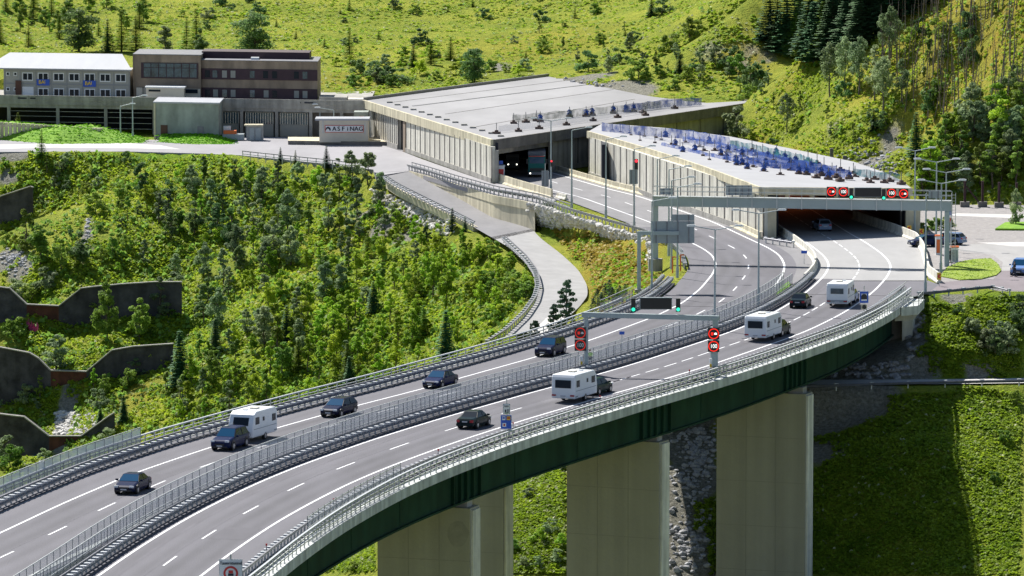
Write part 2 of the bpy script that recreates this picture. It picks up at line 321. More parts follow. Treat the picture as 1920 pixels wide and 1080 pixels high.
CW = [(27,498,-29),(24,480,-34),(8,474,-27),(45,480,-26),(-80,1050,40),(0,1100,45),(80,1000,60),(110,900,60),(130,800,62),(130,700,45),(150,620,20),(-140,1050,35),(-140,700,-10),(-140,820,2),(-60,560,-44),(-60,420,-52),(0,470,-44),(40,440,-50),(90,460,-44),(-90,640,-34),(100,560,-6),(100,620,0),(0,300,-55),(-100,300,-50),(100,300,-55),(-180,1200,70),(160,1200,110),(0,1300,90)]
cp = np.array([tuple(P(u, v, z)) for u, v, z in CTRL] + CW, float)
def tps_fit(c, lam=2.0):
    S = 100.0; X = c[:, :2] / S; n = len(X); d2 = ((X[:, None] - X[None]) ** 2).sum(-1); K = d2 * np.log(d2 + 1e-12) * .5
    K[np.arange(n), np.arange(n)] = lam * 1e-3
    Pm = np.c_[np.ones(n), X]; A = np.block([[K, Pm], [Pm.T, np.zeros((3, 3))]]); w = np.linalg.solve(A, np.r_[c[:, 2], 0, 0, 0])
    def f(x, y):
        q = np.stack([np.ravel(x), np.ravel(y)], 1) / S; out = np.empty(len(q))
        for i in range(0, len(q), 20000):
            k = q[i:i + 20000]; d = ((k[:, None] - X[None]) ** 2).sum(-1); out[i:i + 20000] = (d * np.log(d + 1e-12) * .5) @ w[:n] + w[n] + k @ w[n + 1:]
        return out.reshape(np.shape(x))
    return f
tps = tps_fit(cp)
gx = np.arange(-150, 171, 1.25)
gy = np.concatenate([np.arange(300, 500, 2.5), np.arange(500, 860, 1.1), np.arange(860, 1300, 3.0)])
GX, GY = np.meshgrid(gx, gy); GZ = tps(GX, GY)
def fbm(x, y, s, seed, oct=4):
    rs = np.random.RandomState(seed); out = np.zeros_like(x); a = 1.0
    for o in range(oct):
        T = rs.rand(64, 64); u = x / s % 64; v = y / s % 64; i = u.astype(int); j = v.astype(int); fu = u - i; fv = v - j
        fu = fu * fu * (3 - 2 * fu); fv = fv * fv * (3 - 2 * fv); i1 = (i + 1) % 64; j1 = (j + 1) % 64
        out += a * (T[i, j] * (1 - fu) * (1 - fv) + T[i1, j] * fu * (1 - fv) + T[i, j1] * (1 - fu) * fv + T[i1, j1] * fu * fv - .5); a *= .5; s /= 2.03
    return out
def inside(poly, x, y):
    c = np.zeros(x.shape, bool); n = len(poly)
    for i in range(n):
        (x1, y1), (x2, y2) = poly[i][:2], poly[(i + 1) % n][:2]
        k = ((y1 > y) != (y2 > y)); c ^= k & (x < (x2 - x1) * (y - y1) / ((y2 - y1) or 1e-9) + x1)
    return c
def dist_path(path, x, y, closed=False):
    """distance to a polyline and interpolated third coordinate"""
    A = np.array([tuple(p) + ((0,) if len(p) < 3 else ()) for p in path], float)
    if closed: A = np.concatenate([A, A[:1]])
    best = np.full(x.shape, 1e9); zz = np.zeros(x.shape)
    for a, b in zip(A[:-1], A[1:]):
        ab = b[:2] - a[:2]; t = np.clip(((x - a[0]) * ab[0] + (y - a[1]) * ab[1]) / (ab @ ab + 1e-9), 0, 1)
        d = np.hypot(x - a[0] - t * ab[0], y - a[1] - t * ab[1]); k = d < best; best[k] = d[k]; zz[k] = (a[2] + t * (b[2] - a[2]))[k]
    return best, zz
FLAT = np.zeros(GX.shape)       # 1 where a paved surface lies on the ground
def flatten(poly, z, blend, drop=.12):
    global GZ
    xs = [p[0] for p in poly]; ysx = [p[1] for p in poly]
    k = (GX > min(xs) - blend - 2) & (GX < max(xs) + blend + 2) & (GY > min(ysx) - blend - 2) & (GY < max(ysx) + blend + 2)
    x, y = GX[k], GY[k]; ins = inside(poly, x, y); d, _ = dist_path(poly, x, y, True); d[ins] = 0
    w = np.clip(1 - d / blend, 0, 1); w = w * w * (3 - 2 * w); GZ[k] = GZ[k] * (1 - w) + (z - drop) * w; FLAT[k] = np.maximum(FLAT[k], ins | (d < 1.0))
def flatten_path(path, half, blend, drop=.15):
    global GZ
    A = np.array(path); k = (GX > A[:, 0].min() - 12) & (GX < A[:, 0].max() + 12) & (GY > A[:, 1].min() - 12) & (GY < A[:, 1].max() + 12)
    x, y = GX[k], GY[k]; d, z = dist_path(path, x, y); w = np.clip(1 - (d - half) / blend, 0, 1); w = w * w * (3 - 2 * w)
    GZ[k] = GZ[k] * (1 - w) + (z - drop) * w; FLAT[k] = np.maximum(FLAT[k], d < half + .6)
def bank(path, z0s, side, width, zs_bottom, blend=3):
    pass
nz_amp = fbm(GX, GY, 14, 1) * .9 + fbm(GX, GY, 3.5, 2, 2) * .35
GZ = GZ + nz_amp
U_ROAD = [tuple(p) for p in cut(offset(UE, -4.4), ABU_U + 1, 790)] + [tuple(p) for p in cut(offset(UE, 10.5), ABU_U + 2, 790)][::-1]
L_ROAD = [tuple(p) for p in cut(offset(LC, -6.4), ABU_L + 3, 735)] + [tuple(p) for p in cut(offset(LC, 7.8), ABU_L + 3, 735)][::-1]
YARD = pix([(-60,262),(300,262),(480,256),(693,260),(793,299),(926,345),(1010,330),(1105,360),(1012,383),(925,366),(767,321),(705,330),(700,318),(600,306),(450,291),(380,288),(240,284),(-60,285)])
REST = pix([(1742,550),(1762,532),(1740,520),(1736,490),(1728,462),(1705,444),(1700,405),(1760,384),(2080,384),(2080,548),(1880,546),(1835,537)])
GAL_U = [tuple(P(u, v, 6.0)[:2]) for u, v in [(930,264),(692,191),(1028,147),(1205,181),(1425,189)]]
GAL_L = [tuple(P(1105, 332)[:2]), tuple(P(1437, 447)[:2])] + [tuple(P(u, v, 5.8)[:2]) for u, v in [(1700,352),(1655,326),(1600,308),(1480,283),(1370,262),(1250,246),(1130,238)]]
DEPOT = [((u - 960) / FPX * Y, Y) for u, Y in ((-100, 795), (692, 795), (700, 800), (700, 826), (600, 836), (-100, 846))]
# ramp down under the viaduct: left edge, right edge, height
RAMP_px = [(700,324,770,320,0),(737,347,800,340,-.7),(800,379,861,371,-1.9),(852,405,934,406,-3.0),(905,436,990,421,-3.4),(953,463,1013,447,-4.0),(984,492,1053,477,-4.8),(1006,522,1085,507,-5.5),(1010,545,1101,535,-6.0),(1003,568,1102,555,-6.4),(980,598,1087,575,-7.0),(945,632,1060,600,-7.4)]
RL = [P(a, b, z) for a, b, c, d, z in RAMP_px]; RR = [P(c, d, z) for a, b, c, d, z in RAMP_px]
TRACK_C = [(9.5, 568, -7.7), (15, 551, -8), (22.5, 541.5, -8), (32, 539.5, -8), (45, 540, -8), (62, 542, -8), (90, 546, -8)]
RAMP_C = [tuple((a + b) / 2) for a, b in zip(RL, RR)]; RAMP_H = []
for i in range(len(RAMP_C)):
    d = (Vector(RAMP_C[min(i + 1, len(RAMP_C) - 1)]) - Vector(RAMP_C[max(i - 1, 0)])).xy.normalized(); w = (RL[i] - RR[i]).xy; RAMP_H.append(abs(w.x * d.y - w.y * d.x) / 2)
flatten_path([(p[0], p[1], p[2]) for p in TRACK_C], 2.3, 2.0)
for i in range(len(RAMP_C) - 1): flatten_path([RAMP_C[i], RAMP_C[i + 1]], (RAMP_H[i] + RAMP_H[i + 1]) / 2 - .2, 2.2)
flatten(U_ROAD, 0, 2.2); flatten(L_ROAD, 0, 2.2); flatten(YARD, 0, 1.2)
flatten(REST, 0, 4)
flatten(GAL_U, 0, .6); flatten(GAL_L, 0, .6); flatten(DEPOT, 0, .8)
# the service ramp runs below the motorway embankment: put its cutting back
for i in range(4, len(RAMP_C) - 1): flatten_path([RAMP_C[i], RAMP_C[i + 1]], max(RAMP_H[i], RAMP_H[i + 1]) + 1.1, 1.5, .5)
for i in range(0, 4): flatten_path([RAMP_C[i], RAMP_C[i + 1]], (RAMP_H[i] + RAMP_H[i + 1]) / 2 + .5, .7, .45)
flatten_path([RAMP_C[3], RAMP_C[4]], RAMP_H[4] + .3, .7, .5)
def H(x, y):
    i = np.clip(np.searchsorted(gx, x) - 1, 0, len(gx) - 2); j = np.clip(np.searchsorted(gy, y) - 1, 0, len(gy) - 2)
    fx = (x - gx[i]) / (gx[i + 1] - gx[i]); fy = (y - gy[j]) / (gy[j + 1] - gy[j])
    return GZ[j, i] * (1 - fx) * (1 - fy) + GZ[j, i + 1] * fx * (1 - fy) + GZ[j + 1, i] * (1 - fx) * fy + GZ[j + 1, i + 1] * fx * fy
_T = np.arange(480, 1290, .5)
def G(u, v, near=480):
    """point of the ground seen at a pixel of the photograph"""
    a, b = u - 960, v - 540; d = np.array((a, FPX * cP - b * sP, -FPX * sP - b * cP)); d = d / d[1]
    T = _T[_T >= near]; X = d[0] * T; Z = CAM_H + d[2] * T; g = H(X, T); k = np.nonzero(g >= Z)[0]
    if not len(k): return None
    y = T[k[0]]; return Vector((d[0] * y, y, H(d[0] * y, y)))
def Gxy(x, y): return Vector((x, y, float(H(x, y))))
# colour masks on the ground
def blob_mask(lst):
    m = np.zeros(GX.shape)
    for u, v, rx, ry, a in lst:
        c = G(u, v)
        if c is None: continue
        m = np.maximum(m, a * np.clip(1.6 - 1.6 * np.sqrt(((GX - c.x) / rx) ** 2 + ((GY - c.y) / ry) ** 2), 0, 1))
    return m
gravel_m = blob_mask([(1290,780,4,7,1),(1290,830,4,7,1),(1300,900,3.6,6,1),(1270,960,3.4,6,1),(1295,1040,4,6,1),(1300,1078,4,5,1),(1250,1060,2,5,.8),(1560,700,9,6,1),(1600,760,7,5,.9),(1540,790,5,5,.9),(1540,850,4,5,.7),(1560,670,10,6,1),(1660,705,8,3,1),(14,485,3,5,.85),(40,510,3,4,.7),(163,440,.9,12,1),(165,470,1,8,.8),
    (1600,330,4,8,.8),(1640,300,4,6,.6),(1670,270,3,6,.5),(1600,322,4,5,.6),(1080,150,9,12,.9),(1160,172,9,12,.9),(1230,188,7,8,.7),(940,126,3,10,.6),(1330,97,5,5,.4),(1440,108,3,4,.45),(1390,122,3,4,.45),(1405,97,4,3,.4),(125,806,2.2,12,1),(125,785,2,8,1),(1560,240,2,7,.4),(1380,205,5,6,.5),(1320,230,5,6,.4),
    (720,425,3,5,.8),(760,445,3,5,.7),(690,400,3,4,.6),(1795,560,2.5,2,.9),(1840,702,3,1.5,.8),(1700,600,3,7,.8),(1690,650,4,7,.9),(30,290,5,3,.8),(20,335,3,3,.6),(1230,560,1,1,.5)])
ochre_m = blob_mask([(1180,510,6,18,1),(1140,480,6,18,1),(1200,560,3,6,.8),(1230,540,3,6,.8),(1080,450,3,8,.4),(1130,540,3,8,.5),(620,470,9,20,.25),(260,740,4,9,.5),(220,800,4,8,.6),(330,700,3,8,.4),(1780,590,4,4,.35),(1400,110,7,9,.6),(1480,300,3,10,.7),(1420,290,3,9,.7),(1560,330,2,6,.5),(1000,80,20,30,.3),(1500,140,5,9,.5),(160,720,2,5,.5),(480,620,6,12,.3),(660,150,10,20,.4),
    (1750,50,12,16,.7),(1800,130,12,18,.65),(1680,120,10,14,.65),(1900,60,12,16,.7),(1740,180,10,12,.5),(1860,200,12,14,.5)])
lush_m = blob_mask([(60,250,14,10,1),(200,252,8,9,1),(330,258,8,5,1),(400,262,6,5,1),(300,296,16,4,.8),(380,300,10,4,.8),(1790,640,14,10,.55),(1880,600,10,10,.5),(1760,560,4,3,.9),(1840,560,4,3,.8),(300,640,8,9,.6),(270,600,8,9,.5),(600,640,20,40,.35),(980,660,4,9,.3),(1530,135,6,6,.9),(75,560,3,8,.9),(90,675,3,5,.6),(1050,420,4,8,.4)])
nV = len(gx); me = bpy.data.meshes.new('ground')
J, I = np.meshgrid(np.arange(len(gy) - 1), np.arange(len(gx) - 1), indexing='ij'); a0 = (J * nV + I).ravel()
faces = np.stack([a0, a0 + 1, a0 + nV + 1, a0 + nV], 1)
Vt = np.stack([GX.ravel(), GY.ravel(), GZ.ravel()], 1)
me.vertices.add(len(Vt)); me.vertices.foreach_set('co', Vt.ravel()); me.loops.add(faces.size); me.loops.foreach_set('vertex_index', faces.ravel().astype(np.int32))
me.polygons.add(len(faces)); me.polygons.foreach_set('loop_start', (np.arange(len(faces)) * 4).astype(np.int32)); me.polygons.foreach_set('loop_total', np.full(len(faces), 4, np.int32)); me.update(); me.validate()
me.polygons.foreach_set('use_smooth', [True] * len(faces))
for nm_, arr in (('gravel', gravel_m), ('ochre', ochre_m), ('lush', lush_m)):
    at = me.attributes.new(nm_, 'FLOAT', 'POINT'); at.data.foreach_set('value', arr.ravel().astype(np.float32))
gm = bpy.data.materials.new('meadow_ground'); gm.use_nodes = True; nt = gm.node_tree; pb = nt.nodes['Principled BSDF']; pb.inputs['Roughness'].default_value = .95; pb.inputs['Specular IOR Level'].default_value = .1
def N(t, **kw):
    n = nt.nodes.new(t)
    for k, v in kw.items(): n.inputs[k.replace('_', ' ')].default_value = v
    return n
geo = N('ShaderNodeNewGeometry')
def nfac(scale, lo, hi, detail=6, stretch=None):
    src = geo.outputs['Position']
    if stretch: mp = N('ShaderNodeMapping'); mp.inputs['Scale'].default_value = stretch; nt.links.new(src, mp.inputs[0]); src = mp.outputs[0]
    n = N('ShaderNodeTexNoise', Scale=scale, Detail=detail, Roughness=.7); nt.links.new(src, n.inputs[0]); r = N('ShaderNodeMapRange'); r.inputs[1].default_value = lo; r.inputs[2].default_value = hi
    nt.links.new(n.outputs[0], r.inputs[0]); return r.outputs[0]
def mixc(f, c1, c2):
    m = nt.nodes.new('ShaderNodeMix'); m.data_type = 'RGBA'; nt.links.new(f, m.inputs[0])
    for i, c in ((6, c1), (7, c2)):
        if isinstance(c, tuple): m.inputs[i].default_value = c + (1,)
        else: nt.links.new(c, m.inputs[i])
    return m.outputs[2]
def mth(op, a, b):
    m = nt.nodes.new('ShaderNodeMath'); m.operation = op
    for i, c in ((0, a), (1, b)):
        if isinstance(c, (int, float)): m.inputs[i].default_value = c
        else: nt.links.new(c, m.inputs[i])
    m.use_clamp = True; return m.outputs[0]
def attr(n): a = nt.nodes.new('ShaderNodeAttribute'); a.attribute_name = n; return a.outputs['Fac']
grass = mixc(nfac(.9, .35, .65), (.17, .235, .025), (.33, .375, .045))
grass = mixc(nfac(.07, .42, .62), grass, mixc(nfac(1.3, .4, .6), (.36, .38, .04), (.42, .44, .06)))
grass = mixc(nfac(2.2, .56, .66, 3), grass, (.12, .2, .02))
lush = mixc(nfac(1.2, .35, .65), (.1, .24, .008), (.19, .36, .015)); grass = mixc(mth('MULTIPLY', attr('lush'), .85), grass, lush)
och = mixc(nfac(.7, .4, .6), (.42, .25, .04), (.38, .34, .04)); grass = mixc(mth('MULTIPLY', mth('MULTIPLY', attr('ochre'), 1.3), nfac(.35, .3, .6)), grass, och)
rock = mixc(nfac(2.5, .35, .65), (.17, .155, .15), (.42, .4, .37))
gf = mth('MULTIPLY', mth('SUBTRACT', mth('ADD', attr('gravel'), nfac(.45, -.6, 1.6)), .78), 4.0)
nt.links.new(mixc(gf, grass, rock), pb.inputs['Base Color'])
nb = N('ShaderNodeTexNoise', Scale=1.6, Detail=7, Roughness=.75); nt.links.new(geo.outputs['Position'], nb.inputs[0]); bp = N('ShaderNodeBump', Strength=1.0, Distance=.8); nt.links.new(nb.outputs[0], bp.inputs['Height']); nt.links.new(bp.outputs[0], pb.inputs['Normal'])
me.materials.append(gm); ground = bpy.data.objects.new('ground', me); COL.objects.link(ground); tag(ground, kind='structure')
# far mountainside behind everything (keeps the horizon closed from any side)
fb = MB(); n = 24
for j in range(8):
    for i in range(n + 1): fb.v.append((-600 + 1200 * i / n, 1290 + j * 90, 88 + j * 75 + 22 * math.sin(i * .9 + j)))
fb.f = [(j * (n + 1) + i, j * (n + 1) + i + 1, (j + 1) * (n + 1) + i + 1, (j + 1) * (n + 1) + i) for j in range(7) for i in range(n)]; fb.m = [0] * len(fb.f)
tag(fb.build('mountainside', gm, smooth=True), kind='structure')
# ------------------------------------------------------------------ paved surfaces and painted lines
def strip(A, B, z=0.0, name='x', m=None, zs=None, kind='structure'):
    """sheet between two polylines of equal length"""
    mb = MB(); n = len(A); za = zs if zs is not None else [z] * n
    for a, b, h in zip(A, B, za): mb.v += [(a[0], a[1], h), (b[0], b[1], h)]
    mb.f = [(2 * i, 2 * i + 1, 2 * i + 3, 2 * i + 2) for i in range(n - 1)]; mb.m = [0] * (n - 1)
    # walking forward with A on the left the normals point up
    o = mb.build(name, m); tag(o, kind=kind); return o
def roadstrip(base, y0, y1, o0, o1, z, name, m):
    A = cut(base, y0, y1); return strip(offset(A, o0), offset(A, o1), z, name, M[m])
UDECK_L, LDECK_R = -5.5, 5.1 + 3.6
def medU(y): # right edge of the left carriageway on the viaduct, measured from UE
    return None
Ucen = cut(UE, 333, 792)
# right side of the left carriageway: parallel to the other carriageway on the viaduct, to its own edge line beyond
LLi = np.interp(Ucen[:, 1], LL[:, 1], LL[:, 0])
Uright = offset(Ucen, 9.4); capx = LLi - 3.0
near_m = Ucen[:, 1] < 560
Uright[near_m, 0] = np.minimum(Uright[near_m, 0], capx[near_m])
def roadsheet(A, B, paths, z=0.0):
    """asphalt with finely divided width; paths: lateral distances (from A) of the wheel paths"""
    A, B = np.array(A), np.array(B); n = len(A); W = np.linalg.norm(B - A, axis=1); K = 40; V = []; wv = []
    for i in range(n):
        for k in range(K + 1):
            t = k / K; q = A[i] * (1 - t) + B[i] * t; s = W[i] * t; V.append((q[0], q[1], z)); wv.append(min(1, sum(a * math.exp(-((s - c) / w) ** 2) for c, w, a in paths)))
    mb = MB(); mb.v = V; mb.f = [(i * (K + 1) + k, i * (K + 1) + k + 1, (i + 1) * (K + 1) + k + 1, (i + 1) * (K + 1) + k) for i in range(n - 1) for k in range(K)]; mb.m = [0] * len(mb.f)
    o = mb.build('motorway_asphalt', M['asphalt']); at = o.data.attributes.new('wear', 'FLOAT', 'POINT'); at.data.foreach_set('value', np.array(wv, np.float32)); return tag(o, kind='structure')
_k = slice(None, None, 2)
roadsheet(offset(Ucen, -3.1)[_k], Uright[_k], [(3.1 + c, w, a) for c, w, a in ((1.0, .5, .8), (2.85, .5, .8), (4.9, .5, .6), (6.7, .5, .6), (1.9, 1.3, .45), (-1.6, .5, .35))])
_a = cut(LC, 333, 735)
roadsheet(offset(_a, -4.9)[_k], offset(_a, 6.9)[_k], [(4.9 + c, w, a) for c, w, a in ((.95, .5, .8), (2.75, .5, .8), (-2.7, .5, .6), (-.95, .5, .6), (1.8, 1.3, .45), (5.2, .6, .4))])
roadstrip(LC, 571, 733, -4.88, 7.6, 0.006, 'motorway_concrete', 'concrete_road')
roadstrip(UE, 640, 790, -3.0, 9.3, 0.006, 'motorway_worn_asphalt', 'asphalt_worn')
_a = cut(offset(UE, 9.2), 566, 716); _b = cut(offset(LC, -4.7), 566, 716); _n = min(len(_a), len(_b)); _a, _b = resample(_a, 1.0), resample(_b, 1.0); _n = 150; _ta = np.linspace(0, len(_a) - 1, _n); _tb = np.linspace(0, len(_b) - 1, _n)
strip(np.stack([np.interp(_ta, range(len(_a)), _a[:, k]) for k in (0, 1)], 1), np.stack([np.interp(_tb, range(len(_b)), _b[:, k]) for k in (0, 1)], 1), -.01, 'motorway_asphalt', M['asphalt_worn'])
# darker wheel tracks and a worn repair
for o in (-2.3, .0, 2.1): roadstrip(LC, 334, 568, o - .14, o + .14, 0.005, 'wheel_track', 'track_mark') if o == -2.3 else None
roadstrip(UE, 560, 612, -1.9, -1.35, .005, 'wheel_track', 'track_mark')
tag(MB().prism(YARD, -.6, 0.0).build('yard_paving', mat('yard_asphalt', (.3, .29, .3), .9, var=.1, scale=.2, stretch=(1, .3, 1), bump=.05, bscale=5)), kind='structure')
def rampsheet(k0, k1, m, name):
    mb = MB()
    n = 67; K = np.array([tuple(a) + tuple(b) for a, b in zip(RL, RR)]); t = np.linspace(0, len(K) - 1, n); Q = np.stack([np.interp(t, range(len(K)), K[:, k]) for k in range(6)], 1)
    for _ in range(3): Q[1:-1] = Q[1:-1] * .5 + Q[:-2] * .25 + Q[2:] * .25
    ia, ib = Q[:, :3], Q[:, 3:]
    s0, s1 = int(k0 * (n - 1)), int(k1 * (n - 1)); return strip(ia[s0:s1 + 1], ib[s0:s1 + 1], 0, name, M[m], zs=[(a[2] + b[2]) / 2 + .03 for a, b in zip(ia[s0:s1 + 1], ib[s0:s1 + 1])])
rampsheet(0, .41, 'asphalt_worn', 'service_road_asphalt'); rampsheet(.4, 1, 'ramp', 'service_road')
tr = smooth_path([tuple(RAMP_C[-2])] + [tuple(RAMP_C[-1])] + TRACK_C, 1.5, 7); strip(offset(tr, -2.2), offset(tr, 2.2), 0, 'service_road', M['gravel_pale'], zs=tr[:, 2] + .02)
# rest area to the right of the portal
tag(MB().prism(REST, -.5, 0.0).build('rest_area_gravel', M['gravel']), kind='structure')
def patch(L, z, name, m): return tag(MB().prism(pix(L), z - .05, z).build(name, M[m]), kind='structure')
M['asphalt_pale'] = mat('asphalt_pale', (.33, .32, .31), .9, var=.1, scale=.3, stretch=(1, .3, 1))
M['asphalt_pink'] = mat('asphalt_pinkish', (.2, .17, .18), .9, var=.12, scale=.4, stretch=(1, .3, 1))
patch([(1590,405),(1678,438),(1716,455),(1729,474),(1735,496),(1738,527),(1600,527),(1540,440)], .003, 'motorway_concrete', 'concrete_road'); patch([(1600,526),(1740,526),(1762,534),(1745,549),(1690,560),(1640,575),(1600,560)], .003, 'motorway_asphalt', 'asphalt')
patch([(1790,458),(2080,455),(2080,500),(1878,510),(1880,492),(1862,478),(1800,470)], .008, 'rest_area_road', 'asphalt_pale')
patch([(1742,549),(1765,530),(1800,526),(1862,524),(1878,508),(2080,502),(2080,547),(1882,545),(1835,536)], .016, 'rest_area_road', 'asphalt_pink')
patch([(1775,404),(1795,400),(1880,402),(2080,404),(2080,409),(1900,409),(1870,408)], .012, 'gravel_path', 'gravel_pale')
patch([(1830,455),(2080,452),(2080,463),(1900,462)], .012, 'gravel_path', 'gravel_pale')
patch([(-60,272),(60,270),(110,266),(240,268),(262,270),(300,272),(340,280),(235,278),(100,277),(-60,281)], .008, 'gravel_path', 'gravel_pale')
strip(offset(cut(LC, 634, 715), 6.5), offset(cut(LC, 634, 715), 13), -.02, 'gallery_floor', M['asphalt_worn'])
for _c, _y0, _y1, _o0, _o1 in ((LC, 372, 379, .4, 3.2), (LC, 452, 464, -3.2, -.3), (UE, 402, 409, .4, 3.4), (UE, 575, 590, 4.2, 7.6), (LC, 505, 509, -3.3, 3.2)): roadstrip(_c, _y0, _y1, _o0, _o1, .0065, 'asphalt_patch', 'lane_wear')
roadstrip(LC, 334, 568, -.42, -.36, .007, 'tar_seam', 'track_mark'); roadstrip(UE, 334, 640, 3.35, 3.41, .007, 'tar_seam', 'track_mark')
# painted lines
mk = MB()
def line(base, y0, y1, o, w=.16, z=.014):
    A = cut(base, y0, y1); a, b = offset(A, o - w), offset(A, o + w); n0 = len(mk.v)
    for p, q in zip(a, b): mk.v += [(p[0], p[1], z), (q[0], q[1], z)]
    mk.f += [(n0 + 2 * i, n0 + 2 * i + 1, n0 + 2 * i + 3, n0 + 2 * i + 2) for i in range(len(A) - 1)]; mk.m += [0] * (len(A) - 1)
def dashes(base, o, starts, ln, w=.08, z=.014):
    A = offset(base, o); d = np.r_[0, np.cumsum(np.linalg.norm(np.diff(A, axis=0), axis=1))]
    for s in starts:
        t = np.linspace(s - ln / 2, s + ln / 2, 5)
        if t[0] < 0 or t[-1] > d[-1]: continue
        C = np.stack([np.interp(t, d, A[:, 0]), np.interp(t, d, A[:, 1])], 1); a, b = offset(C, -w), offset(C, w); n0 = len(mk.v)
        for p, q in zip(a, b): mk.v += [(p[0], p[1], z), (q[0], q[1], z)]
        mk.f += [(n0 + 2 * i, n0 + 2 * i + 1, n0 + 2 * i + 3, n0 + 2 * i + 2) for i in range(4)]; mk.m += [0] * 4
def arc_at(base, o, L):
    A = offset(base, o); d = np.r_[0, np.cumsum(np.linalg.norm(np.diff(A, axis=0), axis=1))]
    return [float(d[np.argmin(np.hypot(A[:, 0] - x, A[:, 1] - y))]) for x, y in pix(L)]
line(UE, 333, 790, 0, .105)
line(UE, 563, 790, 8.0, .12)
line(LC, 333, 700, -3.6, .11); line(LC, 333, 720, 3.6, .11)
dU = arc_at(UE, 3.85, [(28,1042),(113,993),(207,948),(306,906),(409,867),(517,831),(623,796),(732,767),(837,737),(930,711)])
st = (dU[-1] - dU[0]) / 9
dashes(UE, 3.85, [dU[0] + st * i for i in range(-2, 30)], 4.6)
dL = arc_at(LC, 0, [(317,1051),(387,1003),(463,959),(546,918),(643,878),(755,838),(853,805),(970,770)])
sl = (dL[-1] - dL[0]) / 7
dashes(LC, 0, [dL[0] + sl * i for i in range(-2, 10)], 4.6)
d0 = arc_at(LC, 0, [(1152,716)])[0]; d1 = arc_at(LC, 0, [(1254,686)])[0]
q = (d1 - d0) / 2.0
dashes(LC, 0, [d0 + q * .72 * i for i in range(0, 70)], q * .5)
tag(mk.build('road_markings', M['paint']), kind='structure')
jm = MB()
for u0, v0, u1, v1 in ((1284,494,1472,488),): pass
for (c, y, o0, o1) in ((UE, 541.4, -3, 8.6), (LC, 553.4, -4.8, 6.8)):
    A = cut(c, y - 1.2, y + 1.2); a = offset(A, o0)[1]; b = offset(A, o1)[1]; jm.bar((a[0], a[1], .0), (b[0], b[1], .0), .3, .03)
tag(jm.build('expansion_joint', M['joint']), kind='structure')
# ------------------------------------------------------------------ viaduct: two decks, green box girders, wall piers
def deck(y0, y1, base, oL, oR, name, label, girL, girR, Larr=None, Rarr=None):
    A = cut(base, y0, y1)
    loc = (float(A[0][0]), float(A[0][1]), -.45)
    t = thing('viaduct', label, 'bridge', loc)
    L = Larr if Larr is not None else offset(A, oL); Rr = Rarr if Rarr is not None else offset(A, oR)
    mb = MB(); n = len(A)
    for l, r in zip(L, Rr):
        d = (r - l) / np.linalg.norm(r - l)
        prof = [(l, -.75), (l, .06), (l + d * .45, .06), (l + d * .47, -.02), (r - d * .47, -.02), (r - d * .45, .06), (r, .06), (r, -.75), (r - d * .3, -.75), (r - d * 2.2, -.55), (l + d * 2.2, -.55), (l + d * .3, -.75)]
        mb.v += [(float(p[0]), float(p[1]), z) for p, z in prof]
    K = 12
    for k in range(n - 1):
        for i in range(K):
            j = (i + 1) % K; mb.f.append((k * K + i, (k + 1) * K + i, (k + 1) * K + j, k * K + j)); mb.m.append(0)
    mb.f += [tuple(range(K)), tuple((n - 1) * K + i for i in range(K - 1, -1, -1))]; mb.m += [0, 0]
    mb.build('deck', M['fascia'], t)
    gp = resample(A, 2.0); gb = MB()
    gb.sweep(gp, [(girL, -4.1), (girL, -.56), (girL + .05, -.56), (girR - .05, -.56), (girR, -.56), (girR, -4.1)])
    gb.sweep(gp, [(girL - .25, -4.26), (girL - .25, -4.1), (girR + .25, -4.1), (girR + .25, -4.26)])
    for k in range(0, len(gp), 3):                   # web stiffeners
        pass
    gb.build('girder', M['girder'], t)
    return t
yR = cut(LC, 333, ABU_L); LLe = offset(yR, -3.6 - 2.2)
vl = deck(333, ABU_L, LC, -3.6 - 2.2, LDECK_R, 'viaduct', 'nearer viaduct deck with green girder, carrying the carriageway that leads into the tunnel', -3.6, LDECK_R - 2.4)
Au = cut(UE, 333, ABU_U); Ru = offset(Au, 9.0); Ru[:, 0] = np.minimum(Ru[:, 0], np.interp(Au[:, 1], LL[:, 1], LL[:, 0]) - 2.75)
vu = deck(333, ABU_U, UE, UDECK_L, 9.0, 'viaduct', 'farther viaduct deck behind the median fence, carrying the traffic that comes out of the gallery', -3.2, 5.6, Rarr=Ru)
